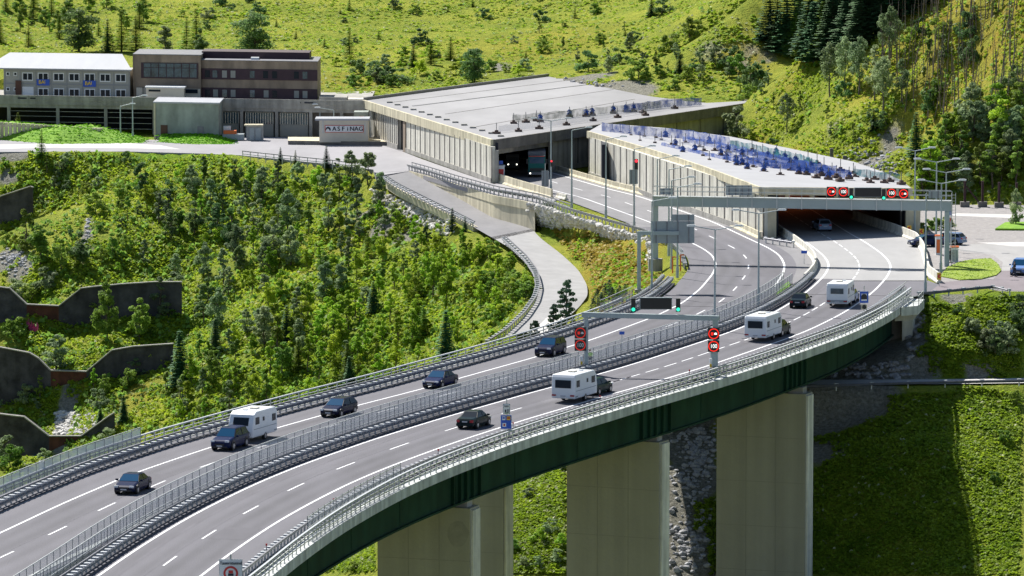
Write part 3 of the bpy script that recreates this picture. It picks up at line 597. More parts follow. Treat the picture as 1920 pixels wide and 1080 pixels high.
def pier(t, cen_right, head, w, th, ztop, zbot, stain=False):
    """wall pier: right end at cen_right, head = direction of travel"""
    hd = np.array(head); rt = np.array([hd[1], -hd[0]]); c = np.array(cen_right) - rt * w / 2; rz = math.atan2(rt[1], rt[0])
    pm = MB()
    lines = []
    # shallow vertical recess joints make the wall read as shuttered concrete
    pm.box((c[0], c[1], (ztop + zbot) / 2), (w, th, ztop - zbot), rz)
    o = pm.build('pier', M['pier'], t)
    ed = MB(); e = np.array(cen_right) + rt * .09; ed.box((e[0], e[1], (ztop - .2 + zbot) / 2), (.18, th - .5, ztop - zbot - .2), rz); ed.build('pier_lit_edge', M['concrete_light'], o)  # paler strip on the right end puts its skylight into the colour
    jt = MB(); fd = hd * (-th / 2 - .006)
    for s in (-w / 6, w / 6): q = c + rt * s + fd; jt.box((q[0], q[1], (ztop + zbot) / 2), (.05, .02, ztop - zbot), rz)
    for z in np.arange(ztop - 4.5, -30, -4.5): q = c + fd; jt.box((q[0], q[1], z), (w, .02, .04), rz)
    jt.build('formwork_joint', M['pier_joint'], o)
    if stain:
        r_ = random.Random(2); q = c + rt * (w * .37) + hd * (-th / 2 - .012); sm = MB(); sm.add([(q[0] + rt[0] * r * math.cos(a), q[1] + rt[1] * r * math.cos(a), ztop - 2.2 + 1.15 * r * math.sin(a)) for a, r in ((2 * math.pi * k / 22, r_.uniform(.9, 1.0)) for k in range(22))], [tuple(range(22))]); sm.build('stain', M['pier_stain'], o)
    for s in (-w / 2 + 1.2, w / 2 - 1.2): q = c + rt * s; MB().box((q[0], q[1], ztop + .3), (1.5, 1.3, .6), rz).build('bearing_block', M['concrete'], o)
    return o
def pl(u, v, z): p = P(u, v, z); return (p.x, p.y)
for (u, v) in ((890, 950), (1245, 827), (1517, 737)):
    q = pl(u, v, -4.85); h = tangent(LC, q[1]); pier(vl, q, h, 8.3 if u == 890 else 9.3, 2.4, -4.85, -50 if u < 1500 else -45, stain=(u == 890))
    sp = MB(); rt = np.array([h[1], -h[0]])         # cross frames and stiffeners above the pier
    d_off = abs(np.dot(np.array(q) - np.array(atY(LC, q[1])), rt))
    yc = q[1] + 1.0; base = atY(LC, yc); hx = tangent(LC, yc); rx = np.array([hx[1], -hx[0]])
    for s in (-3.4, -1.6, 0, 1.6, 3.4):
        b0 = base + hx * s + rx * (LDECK_R - 2.4 + .14); sp.box((b0[0], b0[1], -2.33), (.14 if s else .3, .28, 3.5), math.atan2(hx[1], hx[0]))
    sp.build('web_stiffener', M['girder'], vl)
for s in np.arange(338, 552, 14.0):
    b = atY(LC, s); hx = tangent(LC, s); rx = np.array([hx[1], -hx[0]]); b0 = b + rx * (LDECK_R - 2.4 + .05)
    MB().box((b0[0], b0[1], -2.33), (.04, .03, 3.4), math.atan2(hx[1], hx[0])).build('web_seam', M['girder'], vl)
for (x, y) in ((-17.5, 433), (-.4, 487), (17, 532)):
    pier(vu, (x, y), tangent(UE, y), 9.3, 2.4, -4.85, -48)
# abutments
def solid(name, label, cat, mb, m, kind=None, group=None): return tag(mb.build(name, m), label, cat, group, kind)
ab = thing('bridge_abutment', 'concrete abutment with buttress pillar and small railed platform where the nearer viaduct meets the slope', 'abutment', (38, 553, -8))
c0 = offset(cut(LC, 550, 556), -7)[3]; c1 = offset(cut(LC, 550, 556), LDECK_R - .5)[3]; hd = tangent(LC, 553)
MB().prism([tuple(c0), tuple(c1), tuple(c1 + hd * .9), tuple(c0 + hd * .9)], -11, -.7).build('back_wall', M['concrete_dark'], ab)
pa = P(1693, 575, -.3); pb_ = P(1733, 563, -.3)
def quadpx(L, z): return [tuple(P(u, v, z)[:2]) for u, v in L]
MB().prism(quadpx([(1690,577),(1722,574),(1733,562),(1700,560)], 0), -.9, .05).build('platform', M['fascia'], ab)
MB().prism(quadpx([(1678,590),(1712,588),(1724,575),(1690,577)], -.9), -1.6, -.9).build('bearing_bench', M['concrete'], ab)
pw = P(1691, 682, -7.3); w_ = 20 / (FPX / pw.y)
MB().prism([(pw.x, pw.y), (pw.x + w_, pw.y), (pw.x + w_ + .7, pw.y + 3.4), (pw.x, pw.y + 3.4)], -9.5, -1.62).build('buttress', M['concrete_light'], ab)
MB().prism(quadpx([(1560,676),(1690,682),(1690,670),(1560,662)], -7.4), -8.5, -6.9).build('footing', M['concrete_dark'], ab)
q_ = P(1655, 672, -6.9); MB().box((q_.x, q_.y + .6, -5.4), (1.9, 1.4, 3.2)).build('bearing_plinth', M['concrete_dark'], ab)
pr = MB()
pts = [P(1694, 577, .05), P(1722, 574, .05), P(1731, 564, .05)]
for a, b in zip(pts[:-1], pts[1:]):
    for h in (.55, 1.1): pr.bar(a + Vector((0, 0, h)), b + Vector((0, 0, h)), .06)
    for k in range(4): q = a.lerp(b, k / 3); pr.bar(q, q + Vector((0, 0, 1.1)), .06)
pr.build('platform_railing', M['steel'], ab)
ab2 = thing('bridge_abutment', 'concrete abutment of the farther viaduct above the curved service road', 'abutment', (18, 541, -5))
c0 = offset(cut(UE, 539, 543), -5.6)[2]; c1 = offset(cut(UE, 539, 543), 8.6)[2]; hd = tangent(UE, 541)
MB().prism([tuple(c0), tuple(c1), tuple(c1 + hd * 1.2), tuple(c0 + hd * 1.2)], -9, -.06).build('back_wall', M['concrete'], ab2)
# rubble apron on the slope beside the abutment
def rocks(rng, pts, smin, smax, mb):
    for p in pts:
        s = rng.uniform(smin, smax); n = 7
        vs = []; 
        base = [(1,0,0),(-1,0,0),(0,1,0),(0,-1,0),(0,0,1),(0,0,-1),(.7,.7,.5),(-.7,.6,.55),(.6,-.7,.6),(-.65,-.65,.5),(.7,.6,-.5),(-.6,.7,-.5),(.7,-.6,-.5),(-.7,-.6,-.5)]
        qx, qy, qz = [rng.uniform(.7, 1.25) for _ in range(3)]; rz = rng.uniform(0, 6.28); c_, s_ = math.cos(rz), math.sin(rz)
        for b in base:
            k = rng.uniform(.75, 1.1) * s; x, y, z = b[0] * k * qx, b[1] * k * qy, b[2] * k * qz * .8; vs.append((p[0] + x * c_ - y * s_, p[1] + x * s_ + y * c_, p[2] + z))
        fs = [(0,10,6),(0,6,8),(0,8,12),(0,12,10),(1,7,11),(1,9,7),(1,13,9),(1,11,13),(2,6,10),(2,7,6),(2,11,7),(2,10,11),(3,8,9),(3,12,8),(3,13,12),(3,9,13),(4,6,7),(4,7,9),(4,9,8),(4,8,6),(5,10,12),(5,12,13),(5,13,11),(5,11,10)]
        mb.add(vs, fs)
rng = random.Random(5); rk = MB(); pts = []
for i in range(420):
    u = rng.uniform(1555, 1738); v = rng.uniform(600, 712)
    if u < 1700 and v < 682: continue
    if v > 600 and u > 1738 - (v - 600) * .32: continue
    g = G(u, v)
    if g and g.z < -1 and FLAT[np.searchsorted(gy, g.y), np.searchsorted(gx, g.x)] < .5: pts.append(g)
rocks(rng, pts, .25, .5, rk); tag(rk.build('rubble_apron', M['rock']), 'grey rubble paving on the slope beside the abutment', 'rubble', kind='stuff')
# ------------------------------------------------------------------ guardrails, railings and mesh fences
def split_posts(root, name, items, m, lim=96):
    """items: list of (Vector base, MB builder in local coords, rz). Nearest ones become parts, the rest one part."""
    items = sorted(items, key=lambda t: t[0][1]); mesh = None
    for p, fn, rz in items[:lim]:
        if mesh is None:
            mb = MB(); fn(mb); me = bpy.data.meshes.new(name); me.from_pydata(mb.v, [], mb.f); me.materials.append(m); mesh = me
        o = bpy.data.objects.new(name, mesh); COL.objects.link(o); o.parent = root; o.location = Vector(p) - origin(root); o.rotation_euler = (0, 0, rz)
    if items[lim:]:
        big = MB()
        for p, fn, rz in items[lim:]:
            mb = MB(); fn(mb); T = Matrix.Translation(p) @ Matrix.Rotation(rz, 4, 'Z'); big.add([T @ Vector(v) for v in mb.v], mb.f)
        tag(big.build(name, m, root), kind='stuff')
def heading(path, i):
    a = path[max(0, i - 1)]; b = path[min(len(path) - 1, i + 1)]; return math.atan2(b[1] - a[1], b[0] - a[0])
def guardrail(path, label, group, zs=None, step=1.33, double=True, tall=.0, z0=0.0, m='steel', lim=96, face=1, pipe=True, name='guardrail', kerb=True):
    """steel barrier: W beam, rear tube, spacers and posts. face=+1: road on the right of the path"""
    p = resample(path, step); Z = np.full(len(p), z0) if zs is None else zs
    if p.shape[1] > 2: Z = p[:, 2]
    k = int(np.argmin(p[:, 1])); t = thing(name, label, 'guardrail', (p[k][0], p[k][1], Z[k]), group)
    f = face; wb = MB()
    prof = [(.26, .44), (.34, .5), (.26, .58), (.34, .66), (.26, .74), (.22, .74), (.3, .66), (.22, .58), (.3, .5), (.22, .44)]
    wb.sweep(p[:, :2], [(o * f, h + tall) for o, h in (prof if f < 0 else prof[::-1])], zs=Z); wb.build('w_beam', M['steel_dark'] if m == 'steel' else M[m], t)
    if double:
        rb = MB(); rb.sweep(p[:, :2], [(-.34 * f, .78 + tall), (-.2 * f, .78 + tall), (-.2 * f, .92 + tall), (-.34 * f, .92 + tall)][::(1 if f < 0 else -1)], zs=Z); rb.build('rear_tube', M['steel_dark'], t)
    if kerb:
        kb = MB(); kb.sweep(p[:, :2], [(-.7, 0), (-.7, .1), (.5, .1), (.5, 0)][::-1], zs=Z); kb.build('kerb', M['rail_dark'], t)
    def post(mb):
        mb.box((0, 0, .38 + tall / 2), (.1, .14, .76 + tall)); mb.box((0, -.06 * f, .7 + tall), (.42, .5 if double else .3, .2))
    split_posts(t, 'post', [(Vector((q[0], q[1], z)), post, heading(p, i)) for i, (q, z) in enumerate(zip(p, Z))], M['alu'] if m == 'steel' else M['steel'], lim)
    return t
def railing(path, label, group, step=1.6, h=1.15, z0=.06, mids=(.4, .75), lim=96, m='alu', zs=None):
    p = resample(path, step); Z = np.full(len(p), z0)
    if p.shape[1] > 2: Z = p[:, 2]
    k = int(np.argmin(p[:, 1])); t = thing('railing', label, 'railing', (p[k][0], p[k][1], Z[k]), group)
    a = MB(); a.sweep(p[:, :2], [(-.09, h - .11), (-.09, h), (.09, h), (.09, h - .11)][::-1], zs=Z); a.build('handrail', M[m], t)
    for q in mids: b = MB(); b.sweep(p[:, :2], [(-.04, q - .04), (-.04, q + .04), (.04, q + .04), (.04, q - .04)][::-1], zs=Z); b.build('rail', M['steel'], t)
    split_posts(t, 'post', [(Vector((q[0], q[1], z)), lambda mb: (mb.box((0, 0, h / 2 - .25), (.1, .08, h + .4))), heading(p, i)) for i, (q, z) in enumerate(zip(p, Z))], M['steel'], lim)
    return t
def meshfence(path, label, group, step=2.0, h=1.8, z0=.0, m='mesh', rails=(1.78, .95, .1), lim=96):
    p = resample(path, step); k = int(np.argmin(p[:, 1])); t = thing('mesh_fence', label, 'fence', (p[k][0], p[k][1], z0), group)
    for q in rails: b = MB(); b.sweep(p, [(-.025, q - .03), (-.025, q + .03), (.025, q + .03), (.025, q - .03)][::-1], zs=[z0] * len(p)); b.build('rail', M['steel'], t)
    split_posts(t, 'post', [(Vector((q[0], q[1], z0)), lambda mb: mb.box((0, 0, h / 2), (.05, .045, h)), heading(p, i)) for i, q in enumerate(p)], M['steel_dark'], lim)
    order = sorted(range(len(p) - 1), key=lambda i: p[i][1]); rest = MB()
    for n_, i in enumerate(order):
        mb = MB() if n_ < lim else rest; a, b = p[i], p[i + 1]
        mb.add([(a[0], a[1], z0 + .12), (b[0], b[1], z0 + .12), (b[0], b[1], z0 + h - .04), (a[0], a[1], z0 + h - .04)], [(0, 1, 2, 3)])
        if n_ < lim: mb.build('mesh_panel', M[m], t)
    if rest.v: tag(rest.build('mesh_panel', M[m], t), kind='stuff')
    return t
GB = 'double steel barriers along the carriageways'
# outer side of the far carriageway
guardrail(cut(offset(UE, -3.75), 334, 566), 'double steel barrier along the outer left edge of the far carriageway', GB, z0=.0)
railing(cut(offset(UE, -5.15), 334, 540), 'slim pipe railing on the outer edge of the far viaduct', 'pipe railings on the viaduct edges', step=2.0)
y0, y1 = P(83, 893, 0).y, P(296, 820, 0).y
meshfence(cut(offset(UE, -5.2), 389, 424), 'pale screen fence standing on the far viaduct edge in front of the check dams', 'screens on the viaduct edges', step=2.0, h=1.75, m='mesh_pale', z0=.06)
meshfence(cut(offset(UE, -5.2), 529, 545), 'short grey screen at the far end of the outer viaduct railing beside the small pines', 'screens on the viaduct edges', step=1.7, h=1.5, z0=.06)
# median
fence_L = cut(offset(LC, -3.6 - 1.9), 334, 560)
meshfence(fence_L, 'nearer of the two grey mesh fences in the median, behind the double barrier', 'mesh fences in the median')
fe = cut(offset(LC, -3.6 - 3.1), 334, 562)
meshfence(fe, 'farther of the two grey mesh fences in the median, beside the oncoming lane', 'mesh fences in the median')
guardrail(cut(offset(LC, -3.6 - 1.05), 334, 572), 'double steel barrier in the median beside the nearer carriageway', GB)
# near side
guardrail(cut(offset(LC, 3.6 + 3.3), 334, 556), 'double steel barrier on the near edge of the viaduct, just inside the parapet railing', GB, face=-1, step=1.2)
railing(cut(offset(LC, LDECK_R - .2), 334, 551), 'bright pipe railing along the near edge of the viaduct above the green girder', 'pipe railings on the viaduct edges', step=1.5, mids=(.38, .74), m='alu')
meshfence(cut(offset(LC, 3.6 + 4.35), 371, 401), 'wire screen bolted behind the near parapet railing where the viaduct bends', 'screens on the viaduct edges', step=2.0, h=1.9, m='mesh')
meshfence(cut(offset(LC, 3.6 + 4.35), 536, 551), 'low screen behind the near parapet railing beside the abutment platform', 'screens on the viaduct edges', step=2.0, h=1.3, m='mesh_pale')
for (u_, v_) in ((499,1050),(849,866),(992,812),(1137,762),(640,962),(1290,712)):
    y_ = P(u_, v_).y; q_ = offset(cut(LC, y_ - 4, y_ + 4), 6.9)[4]; t = thing('delineator', 'small red reflector post on the near steel barrier', 'reflector', (float(q_[0]), float(q_[1]), .7), 'red reflectors on the near barrier'); MB().box((q_[0], q_[1], .95), (.07, .06, .5)).build('stem', M['steel_dark'], t); MB().box((q_[0], q_[1] - .04, 1.2), (.13, .04, .16)).build('reflector', M['red'], t)
# guard rails on the ground
w = pix([(1283,508),(1281,520),(1270,532),(1250,545),(1225,556),(1196,566)]); guardrail(cut(offset(UE, -5.0), 541, 570), 'second steel barrier beside the orange grass verge above the pine saplings', 'steel barriers on the verge', double=False, kerb=False)
TOPR = [(1283,505),(1276,480),(1262,465),(1240,455),(1213,443),(1140,423),(1070,403),(1009,381),(925,366),(850,345),(800,329),(767,320)]
gpath = smooth_path(pix(TOPR), 1.5, 6)
guardrail(gpath, 'long steel barrier on top of the boulder wall and the curved retaining wall', 'steel barriers above the service road', step=1.6, kerb=False)
tt = offset(gpath, .45)[int(len(gpath) * .5):]
railing(tt, 'thin railing standing on the coping of the curved retaining wall', 'railings of the service road', step=2.2, h=1.25, z0=0, mids=(.8,), m='steel_dark')
kl = smooth_path([tuple(P(u, v, z)) for u, v, z in [(728,341,-.3),(745,353,-.8),(770,366,-1.2),(800,381,-1.9),(830,396,-2.5),(852,406,-3.0),(892,427,-3.35)]], 1.5, 5)
guardrail([tuple(q) for q in offset(kl, .4)], 'dark steel barrier on the outer kerb of the upper service road', 'steel barriers of the service road', step=1.6, kerb=False, zs=np.interp(np.linspace(0, 1, len(resample(offset(kl, .4), 1.6))), np.linspace(0, 1, len(kl)), kl[:, 2]))
kb = MB(); kb.sweep(kl[:, :2], [(-.35, -.9), (-.35, .1), (.35, .1), (.35, -.9)][::-1], zs=kl[:, 2]); tag(kb.build('kerb_wall', M['concrete_cream']), 'low cream concrete kerb wall carrying the dark barrier of the service road', 'wall')
kl2 = smooth_path([tuple(P(u, v, z)) for u, v, z in [(945,456,-3.7),(962,472,-4.1),(984,492,-4.8),(1004,520,-5.5),(1009,543,-6.0),(1003,566,-6.4),(981,597,-7.0),(946,630,-7.4),(915,650,-7.6)]], 1.5, 6)
guardrail([tuple(q) for q in kl2], 'curved steel barrier on the outer side of the pale service road bend', 'steel barriers of the service road', step=1.8, kerb=False)
gr = [tuple(P(u, v, 0)[:2]) for u, v in [(1722,560),(1750,558),(1800,553),(1865,547),(1893,555)]]
guardrail(smooth_path(gr, 1, 3), 'dark steel barrier at the edge of the rest area above the grassy slope', 'steel barriers at the rest area', step=2.2, double=False, kerb=False, name='guardrail')
trg = [tuple(P(u, v, -8)) for u, v in [(1500,735),(1560,733),(1650,729),(1750,727),(1850,725),(2050,722)]]
guardrail(smooth_path(trg, 2, 4), 'steel barrier along the narrow track that crosses the slope under the viaduct', 'steel barriers on the slope', step=4, double=False, kerb=False)
guardrail(pix([(1436,456),(1488,464)]), 'short free-standing barrier piece between the two tunnel openings', 'steel barriers at the portal', step=1.8, double=False, kerb=False)
g2 = [tuple(P(u, v, 0)[:2]) for u, v in [(455,295),(500,300),(560,306),(620,312),(660,318)]]
railing(g2, 'dark wooden railing at the edge of the yard above the wooded slope', 'railings at the yard edge', step=2.2, h=1.0, z0=0, mids=(.5,), m='steel_dark')
# concrete (step) barriers
def stepbarrier(path, label, z0=0, h=.95, m='concrete_light', w=.3):
    mb = MB(); p = resample(path, 1.5); mb.sweep(p[:, :2], [(-w, 0), (-w, .12), (-.12, .35), (-.1, h), (.1, h), (.12, .35), (w, .12), (w, 0)][::-1], zs=[z0] * len(p))
    return tag(mb.build('concrete_barrier', M[m]), label, 'barrier', 'concrete safety barriers')
stepbarrier(cut(offset(LC, -3.6 - 1.5), 568, 735), 'white concrete barrier curving between the two carriageways out of the right tunnel')
stepbarrier(smooth_path(pix([(1600,411),(1678,437),(1718,453),(1731,472),(1737,495),(1741,516),(1761,531)]), 1, 5), 'cream concrete barrier on the right of the tunnel mouth, ending beside the chevron sign', h=1.15)
stepbarrier(cut(offset(UE, 9.3), 622, 790), 'long cream concrete barrier at the foot of the ribbed gallery wall', h=.9, m='concrete_cream', w=.35)
stepbarrier(smooth_path(pix([(932,341),(965,352),(1000,362),(1035,372)]), 1, 4), 'short cream concrete barrier beside the red emergency cabinet at the upper portal', h=1.25, m='concrete_cream')
stepbarrier(pix([(1045,371),(1062,375)]), 'small concrete end block at the foot of the lamp post by the upper portal', h=.7)
# ------------------------------------------------------------------ tunnel galleries
def wallrun(a, b, z0, z1, th, mb):
    a = np.array(a[:2]); b = np.array(b[:2]); d = (b - a) / np.linalg.norm(b - a); n = np.array([d[1], -d[0]]) * th
    mb.prism([tuple(a), tuple(b), tuple(b + n), tuple(a + n)], z0, z1)
def gallery_wall(t, path, z0, z1, n, label=None, th=.5, mainm='concrete_light', ribw=.2, out=1):
    """panelled wall with upright ribs; path left to right as seen"""
    a, b = np.array(path[0][:2]), np.array(path[1][:2]); L = np.linalg.norm(b - a); d = (b - a) / L; nrm = np.array([d[1], -d[0]]) * out  # towards the viewer
    wm = MB(); wm.prism([tuple(a), tuple(b), tuple(b - nrm * th), tuple(a - nrm * th)], z0, z1); w = wm.build('wall', M[mainm], t)
    pts = [a + d * L * i / n for i in range(n + 1)]
    for p in pts[:96]:
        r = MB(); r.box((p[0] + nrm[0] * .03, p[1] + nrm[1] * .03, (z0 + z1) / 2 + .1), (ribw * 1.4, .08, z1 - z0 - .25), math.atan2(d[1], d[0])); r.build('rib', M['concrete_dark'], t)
    lm = MB(); c = (a + b) / 2 + nrm * .06; lm.box((c[0], c[1], z0 + .35), (L, .16, .7), math.atan2(d[1], d[0])); lm.build('plinth', M['concrete'], t)
    return d, nrm
ZU = 6.0
uFL, uBL, uBK = P(925, 262, ZU), P(685, 188, ZU), P(1030, 143, ZU)
uBR, uFR = P(1215, 180, ZU), P(1440, 187, ZU)
gu = thing('tunnel_gallery', 'wide upper tunnel gallery with pale flat roof, the green truck in its mouth', 'gallery', P(926, 345, 0))
RU = [uFL, uFR, P(1325, 193, ZU), P(1290, 190, ZU), uBR, uBK, uBL]
mb = MB(); mb.prism([tuple(p[:2]) for p in RU], ZU - .35, ZU); mb.build('roof', M['roof_u'], gu)
def edge(a, b, z0, z1, th, m, name, par, mb=None):
    mb = MB(); a = np.array(a[:2]); b = np.array(b[:2]); d = (b - a) / np.linalg.norm(b - a); n = np.array([d[1], -d[0]]) * th
    mb.prism([tuple(a), tuple(b), tuple(b + n), tuple(a + n)], z0, z1); return mb.build(name, M[m], par)
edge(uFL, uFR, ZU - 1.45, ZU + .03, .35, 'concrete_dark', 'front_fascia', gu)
edge(uBL, uFL, ZU - 1.25, ZU + .05, .4, 'concrete_cream', 'side_fascia', gu)
edge(uBK, uBL, ZU - .2, ZU + .45, .35, 'steel_dark', 'rear_parapet', gu)
# inset lit coping strips and roof joints
jj = MB(); ja, jb = P(775, 199, ZU), P(1100, 159, ZU); jj.bar(ja + Vector((0, 0, .03)), jb + Vector((0, 0, .03)), .5, .06); jj.build('roof_joint', M['steel_dark'], gu)
for i in range(14):
    q = uBL.lerp(uFL, (i + 1.2) / 15.2); q = Vector((q.x + 2.4, q.y + .5, ZU + .12)); MB().box(q, (.9, .7, .22)).build('roof_vent', M['concrete'], gu)
wl0 = P(693, 261, 0); wl1 = P(922, 343, 0)
gd0 = wl0.lerp(wl1, .0); gA = wl0.lerp(wl1, .27); gB = wl0.lerp(wl1, .335)
ax = [wl0.lerp(wl1, f) for f in (0, .255, .325, 1)]
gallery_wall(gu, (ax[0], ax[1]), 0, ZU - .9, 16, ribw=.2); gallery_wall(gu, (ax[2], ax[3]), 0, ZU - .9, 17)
edge(ax[1] + Vector((.9, .3, 0)), ax[2] + Vector((.9, .3, 0)), 0, ZU - .9, -.3, 'dark', 'doorway', gu)
dr = MB(); a = ax[1].lerp(ax[2], .72); edge(a, ax[2], 0, ZU - 1.4, .15, 'grey_panel', 'sliding_door', gu)
dk = MB()
dk.prism([tuple(ax[0][:2]) , tuple((ax[0] + Vector((.6, 0, 0)))[:2]), tuple((wl1 + Vector((.6, 0, 0)))[:2]), tuple(wl1[:2])], 0, .02)
# interior: side walls, ceiling beam, back
inn = MB()
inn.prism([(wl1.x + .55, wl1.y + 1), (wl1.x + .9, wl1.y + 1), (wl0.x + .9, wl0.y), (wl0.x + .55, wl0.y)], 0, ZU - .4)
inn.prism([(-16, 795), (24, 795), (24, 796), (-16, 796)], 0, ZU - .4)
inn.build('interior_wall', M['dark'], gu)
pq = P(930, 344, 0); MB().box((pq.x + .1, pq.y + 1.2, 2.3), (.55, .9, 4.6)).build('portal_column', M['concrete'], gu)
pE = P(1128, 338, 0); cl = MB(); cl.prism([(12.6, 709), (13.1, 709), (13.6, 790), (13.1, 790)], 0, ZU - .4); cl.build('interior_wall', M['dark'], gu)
bm = MB(); f0, f1 = Vector(uFL), Vector(uFR); dd = (f1 - f0).normalized(); bm.prism([tuple((f0 + dd * 1.0 + Vector((0, 2.6, 0)))[:2]), tuple((f0 + dd * 19 + Vector((0, 2.6, 0)))[:2]), tuple((f0 + dd * 19 + Vector((0, 3.4, 0)))[:2]), tuple((f0 + dd * 1.0 + Vector((0, 3.4, 0)))[:2])], ZU - 2.3, ZU - .4); bm.build('portal_beam', M['concrete'], gu)
# wall of the gallery that shows above the lower roof
wa, wb = f0 + dd * 19.5 + Vector((0, 1.0, 0)), f1 + Vector((0, 1.0, 0))
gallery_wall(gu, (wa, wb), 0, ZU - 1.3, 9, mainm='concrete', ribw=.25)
# lower gallery
ZL0, ZL1 = 6.4, 5.5
lFL = P(1427, 351, ZL0); lFR = P(1709, 353, ZL1); lBL = P(1104, 246, ZL0)
lr = [P(1690, 338, ZL1), P(1655, 322, ZL1), P(1600, 303, ZL1 + .1), P(1480, 278, 5.8), P(1370, 256, 6.0), P(1250, 240, 6.2), P(1130, 231, 6.3)]
RLp = [lFL, lFR] + lr + [lBL]
gl = thing('tunnel_gallery', 'lower tunnel gallery with cream fascia and rows of blue nets on its roof', 'gallery', P(1437, 447, 0))
mid_e = [lBL.lerp(lFL, k / 12) for k in range(13)]
for k, q in enumerate(mid_e): q.x += 1.1 * math.sin(math.pi * k / 12) - (.0)      # the eave bows slightly outwards near the mouth
RLp = [lFL, lFR] + lr + mid_e[:-1]
mb = MB(); mb.prism([tuple(p[:2]) for p in RLp], [p.z - .3 for p in RLp], [p.z for p in RLp]); mb.build('roof', M['roof_l'], gl)
fm = MB(); pth = [tuple(q[:2]) for q in mid_e]; fm.sweep(pth, [(-.02, -.95), (-.02, .04), (.3, .04), (.3, -.95)][::-1], zs=[q.z for q in mid_e]); fm.build('side_fascia', M['concrete_cream'], gl)
ff = MB(); ffp = [(lFL.x, lFL.y), (lFR.x, lFR.y)]; ff.sweep(ffp, [(-.02, -.95), (-.02, .03), (.3, .03), (.3, -.95)][::-1], zs=[ZL0, ZL1]); ff.build('front_fascia', M['concrete_cream'], gl)
hd_ = MB(); a, b = lFL + Vector((.3, 1.2, 0)), lFR + Vector((-.3, 1.2, 0))
hd_.prism([tuple(a[:2]), tuple(b[:2]), tuple((b + Vector((0, .5, 0)))[:2]), tuple((a + Vector((0, .5, 0)))[:2])], [3.9, 3.5, 3.5, 3.9], [5.0, 4.2, 4.2, 5.0]); hd_.build('portal_beam', M['concrete_cream'], gl)
for k in range(7): q = a.lerp(b, k / 6); MB().box((q.x, q.y + .25, 4.7 if k < 4 else 4.5), (.5, .5, 1.2)).build('beam_support', M['concrete_cream'], gl)
lw0 = P(1105, 331, 0); lw1 = P(1432, 446, 0)
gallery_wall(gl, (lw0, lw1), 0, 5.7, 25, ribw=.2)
MB().box((lw1.x + .7, lw1.y + .8, 2.5), (1.7, 1.4, 5.0)).build('portal_column', M['concrete_cream'], gl)
rq = P(1693, 440, 0); rc = (rq.x + .2, 632)
MB().box((50.2, 632.6, 1.9), (1.8, 1.6, 3.9)).build('portal_column', M['concrete_cream'], gl)
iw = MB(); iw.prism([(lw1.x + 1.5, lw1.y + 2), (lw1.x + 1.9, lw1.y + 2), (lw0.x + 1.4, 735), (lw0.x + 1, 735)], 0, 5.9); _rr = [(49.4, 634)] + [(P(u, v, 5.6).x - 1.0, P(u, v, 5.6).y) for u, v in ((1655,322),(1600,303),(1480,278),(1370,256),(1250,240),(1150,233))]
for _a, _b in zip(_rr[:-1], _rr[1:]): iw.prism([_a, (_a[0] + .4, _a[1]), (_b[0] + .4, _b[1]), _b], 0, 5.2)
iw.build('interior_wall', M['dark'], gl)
for k in range(6):
    q = Vector((49.2 - k * .9, 637 + k * 14, 2.6)); MB().box(q, (.5, .5, 5.2)).build('interior_column', M['concrete_dark'], gl)
for k, (x, y) in enumerate([(36, 668), (40, 690), (33, 700), (28, 712)]):
    lp = thing('tunnel_lamp', 'orange lamp under the ceiling inside the lower tunnel', 'lamp', (x, y, 5.0), 'orange tunnel lamps'); MB().box((x, y, 5.1), (.9, .3, .15)).build('housing', M['steel_dark'], lp); MB().box((x, y, 4.98), (.8, .24, .06)).build('lamp_glass', M['tunnel_orange'], lp)
for _a, _b in (((735,192),(1062,151)),((835,214),(1150,168)),((880,240),(1190,186))): MB().bar(P(*_a, ZU) + Vector((0, 0, .02)), P(*_b, ZU) + Vector((0, 0, .02)), .14, .03).build('roof_seam', M['concrete_dark'], gu)
# ballast blocks with posts and the nets strung between them
blk = MB(); blk.box((0, 0, .16), (1.0, .75, .32), m=0); blk.box((0, 0, .4), (.4, .4, .3), m=0)
bme = bpy.data.meshes.new('block'); bme.from_pydata(blk.v, [], blk.f); bme.materials.append(M['block'])
pst = MB(); pst.tube((0, 0, .3), (0, 0, 1.6), .05); pme = bpy.data.meshes.new('post'); pme.from_pydata(pst.v, [], pst.f); pme.materials.append(M['steel_dark'])
bnc = MB(); rngn = random.Random(8)
for k in range(14): a = rngn.uniform(0, 6.28); r = rngn.uniform(.05, .5); z_ = rngn.uniform(.15, .9); bnc.tube((r * math.cos(a), r * math.sin(a) * .6, z_), (r * .4 * math.cos(a + .8), r * .3, z_ + rngn.uniform(.2, .5)), rngn.uniform(.08, .2), rngn.uniform(.04, .12), 5)
nme = bpy.data.meshes.new('folded_net'); nme.from_pydata(bnc.v, [], bnc.f); nme.materials.append(M['net_bunch'])
def ballast(u, v, z, bunch, label, group):
    p = P(u, v, z); t = thing('net_post', label, 'net post', p, group, random.uniform(-.4, .4))
    for me_, nm in ((bme, 'ballast_block'), (pme, 'post')) + (((nme, 'folded_net'),) if bunch else ()):
        o = bpy.data.objects.new(nm, me_); COL.objects.link(o); o.parent = t
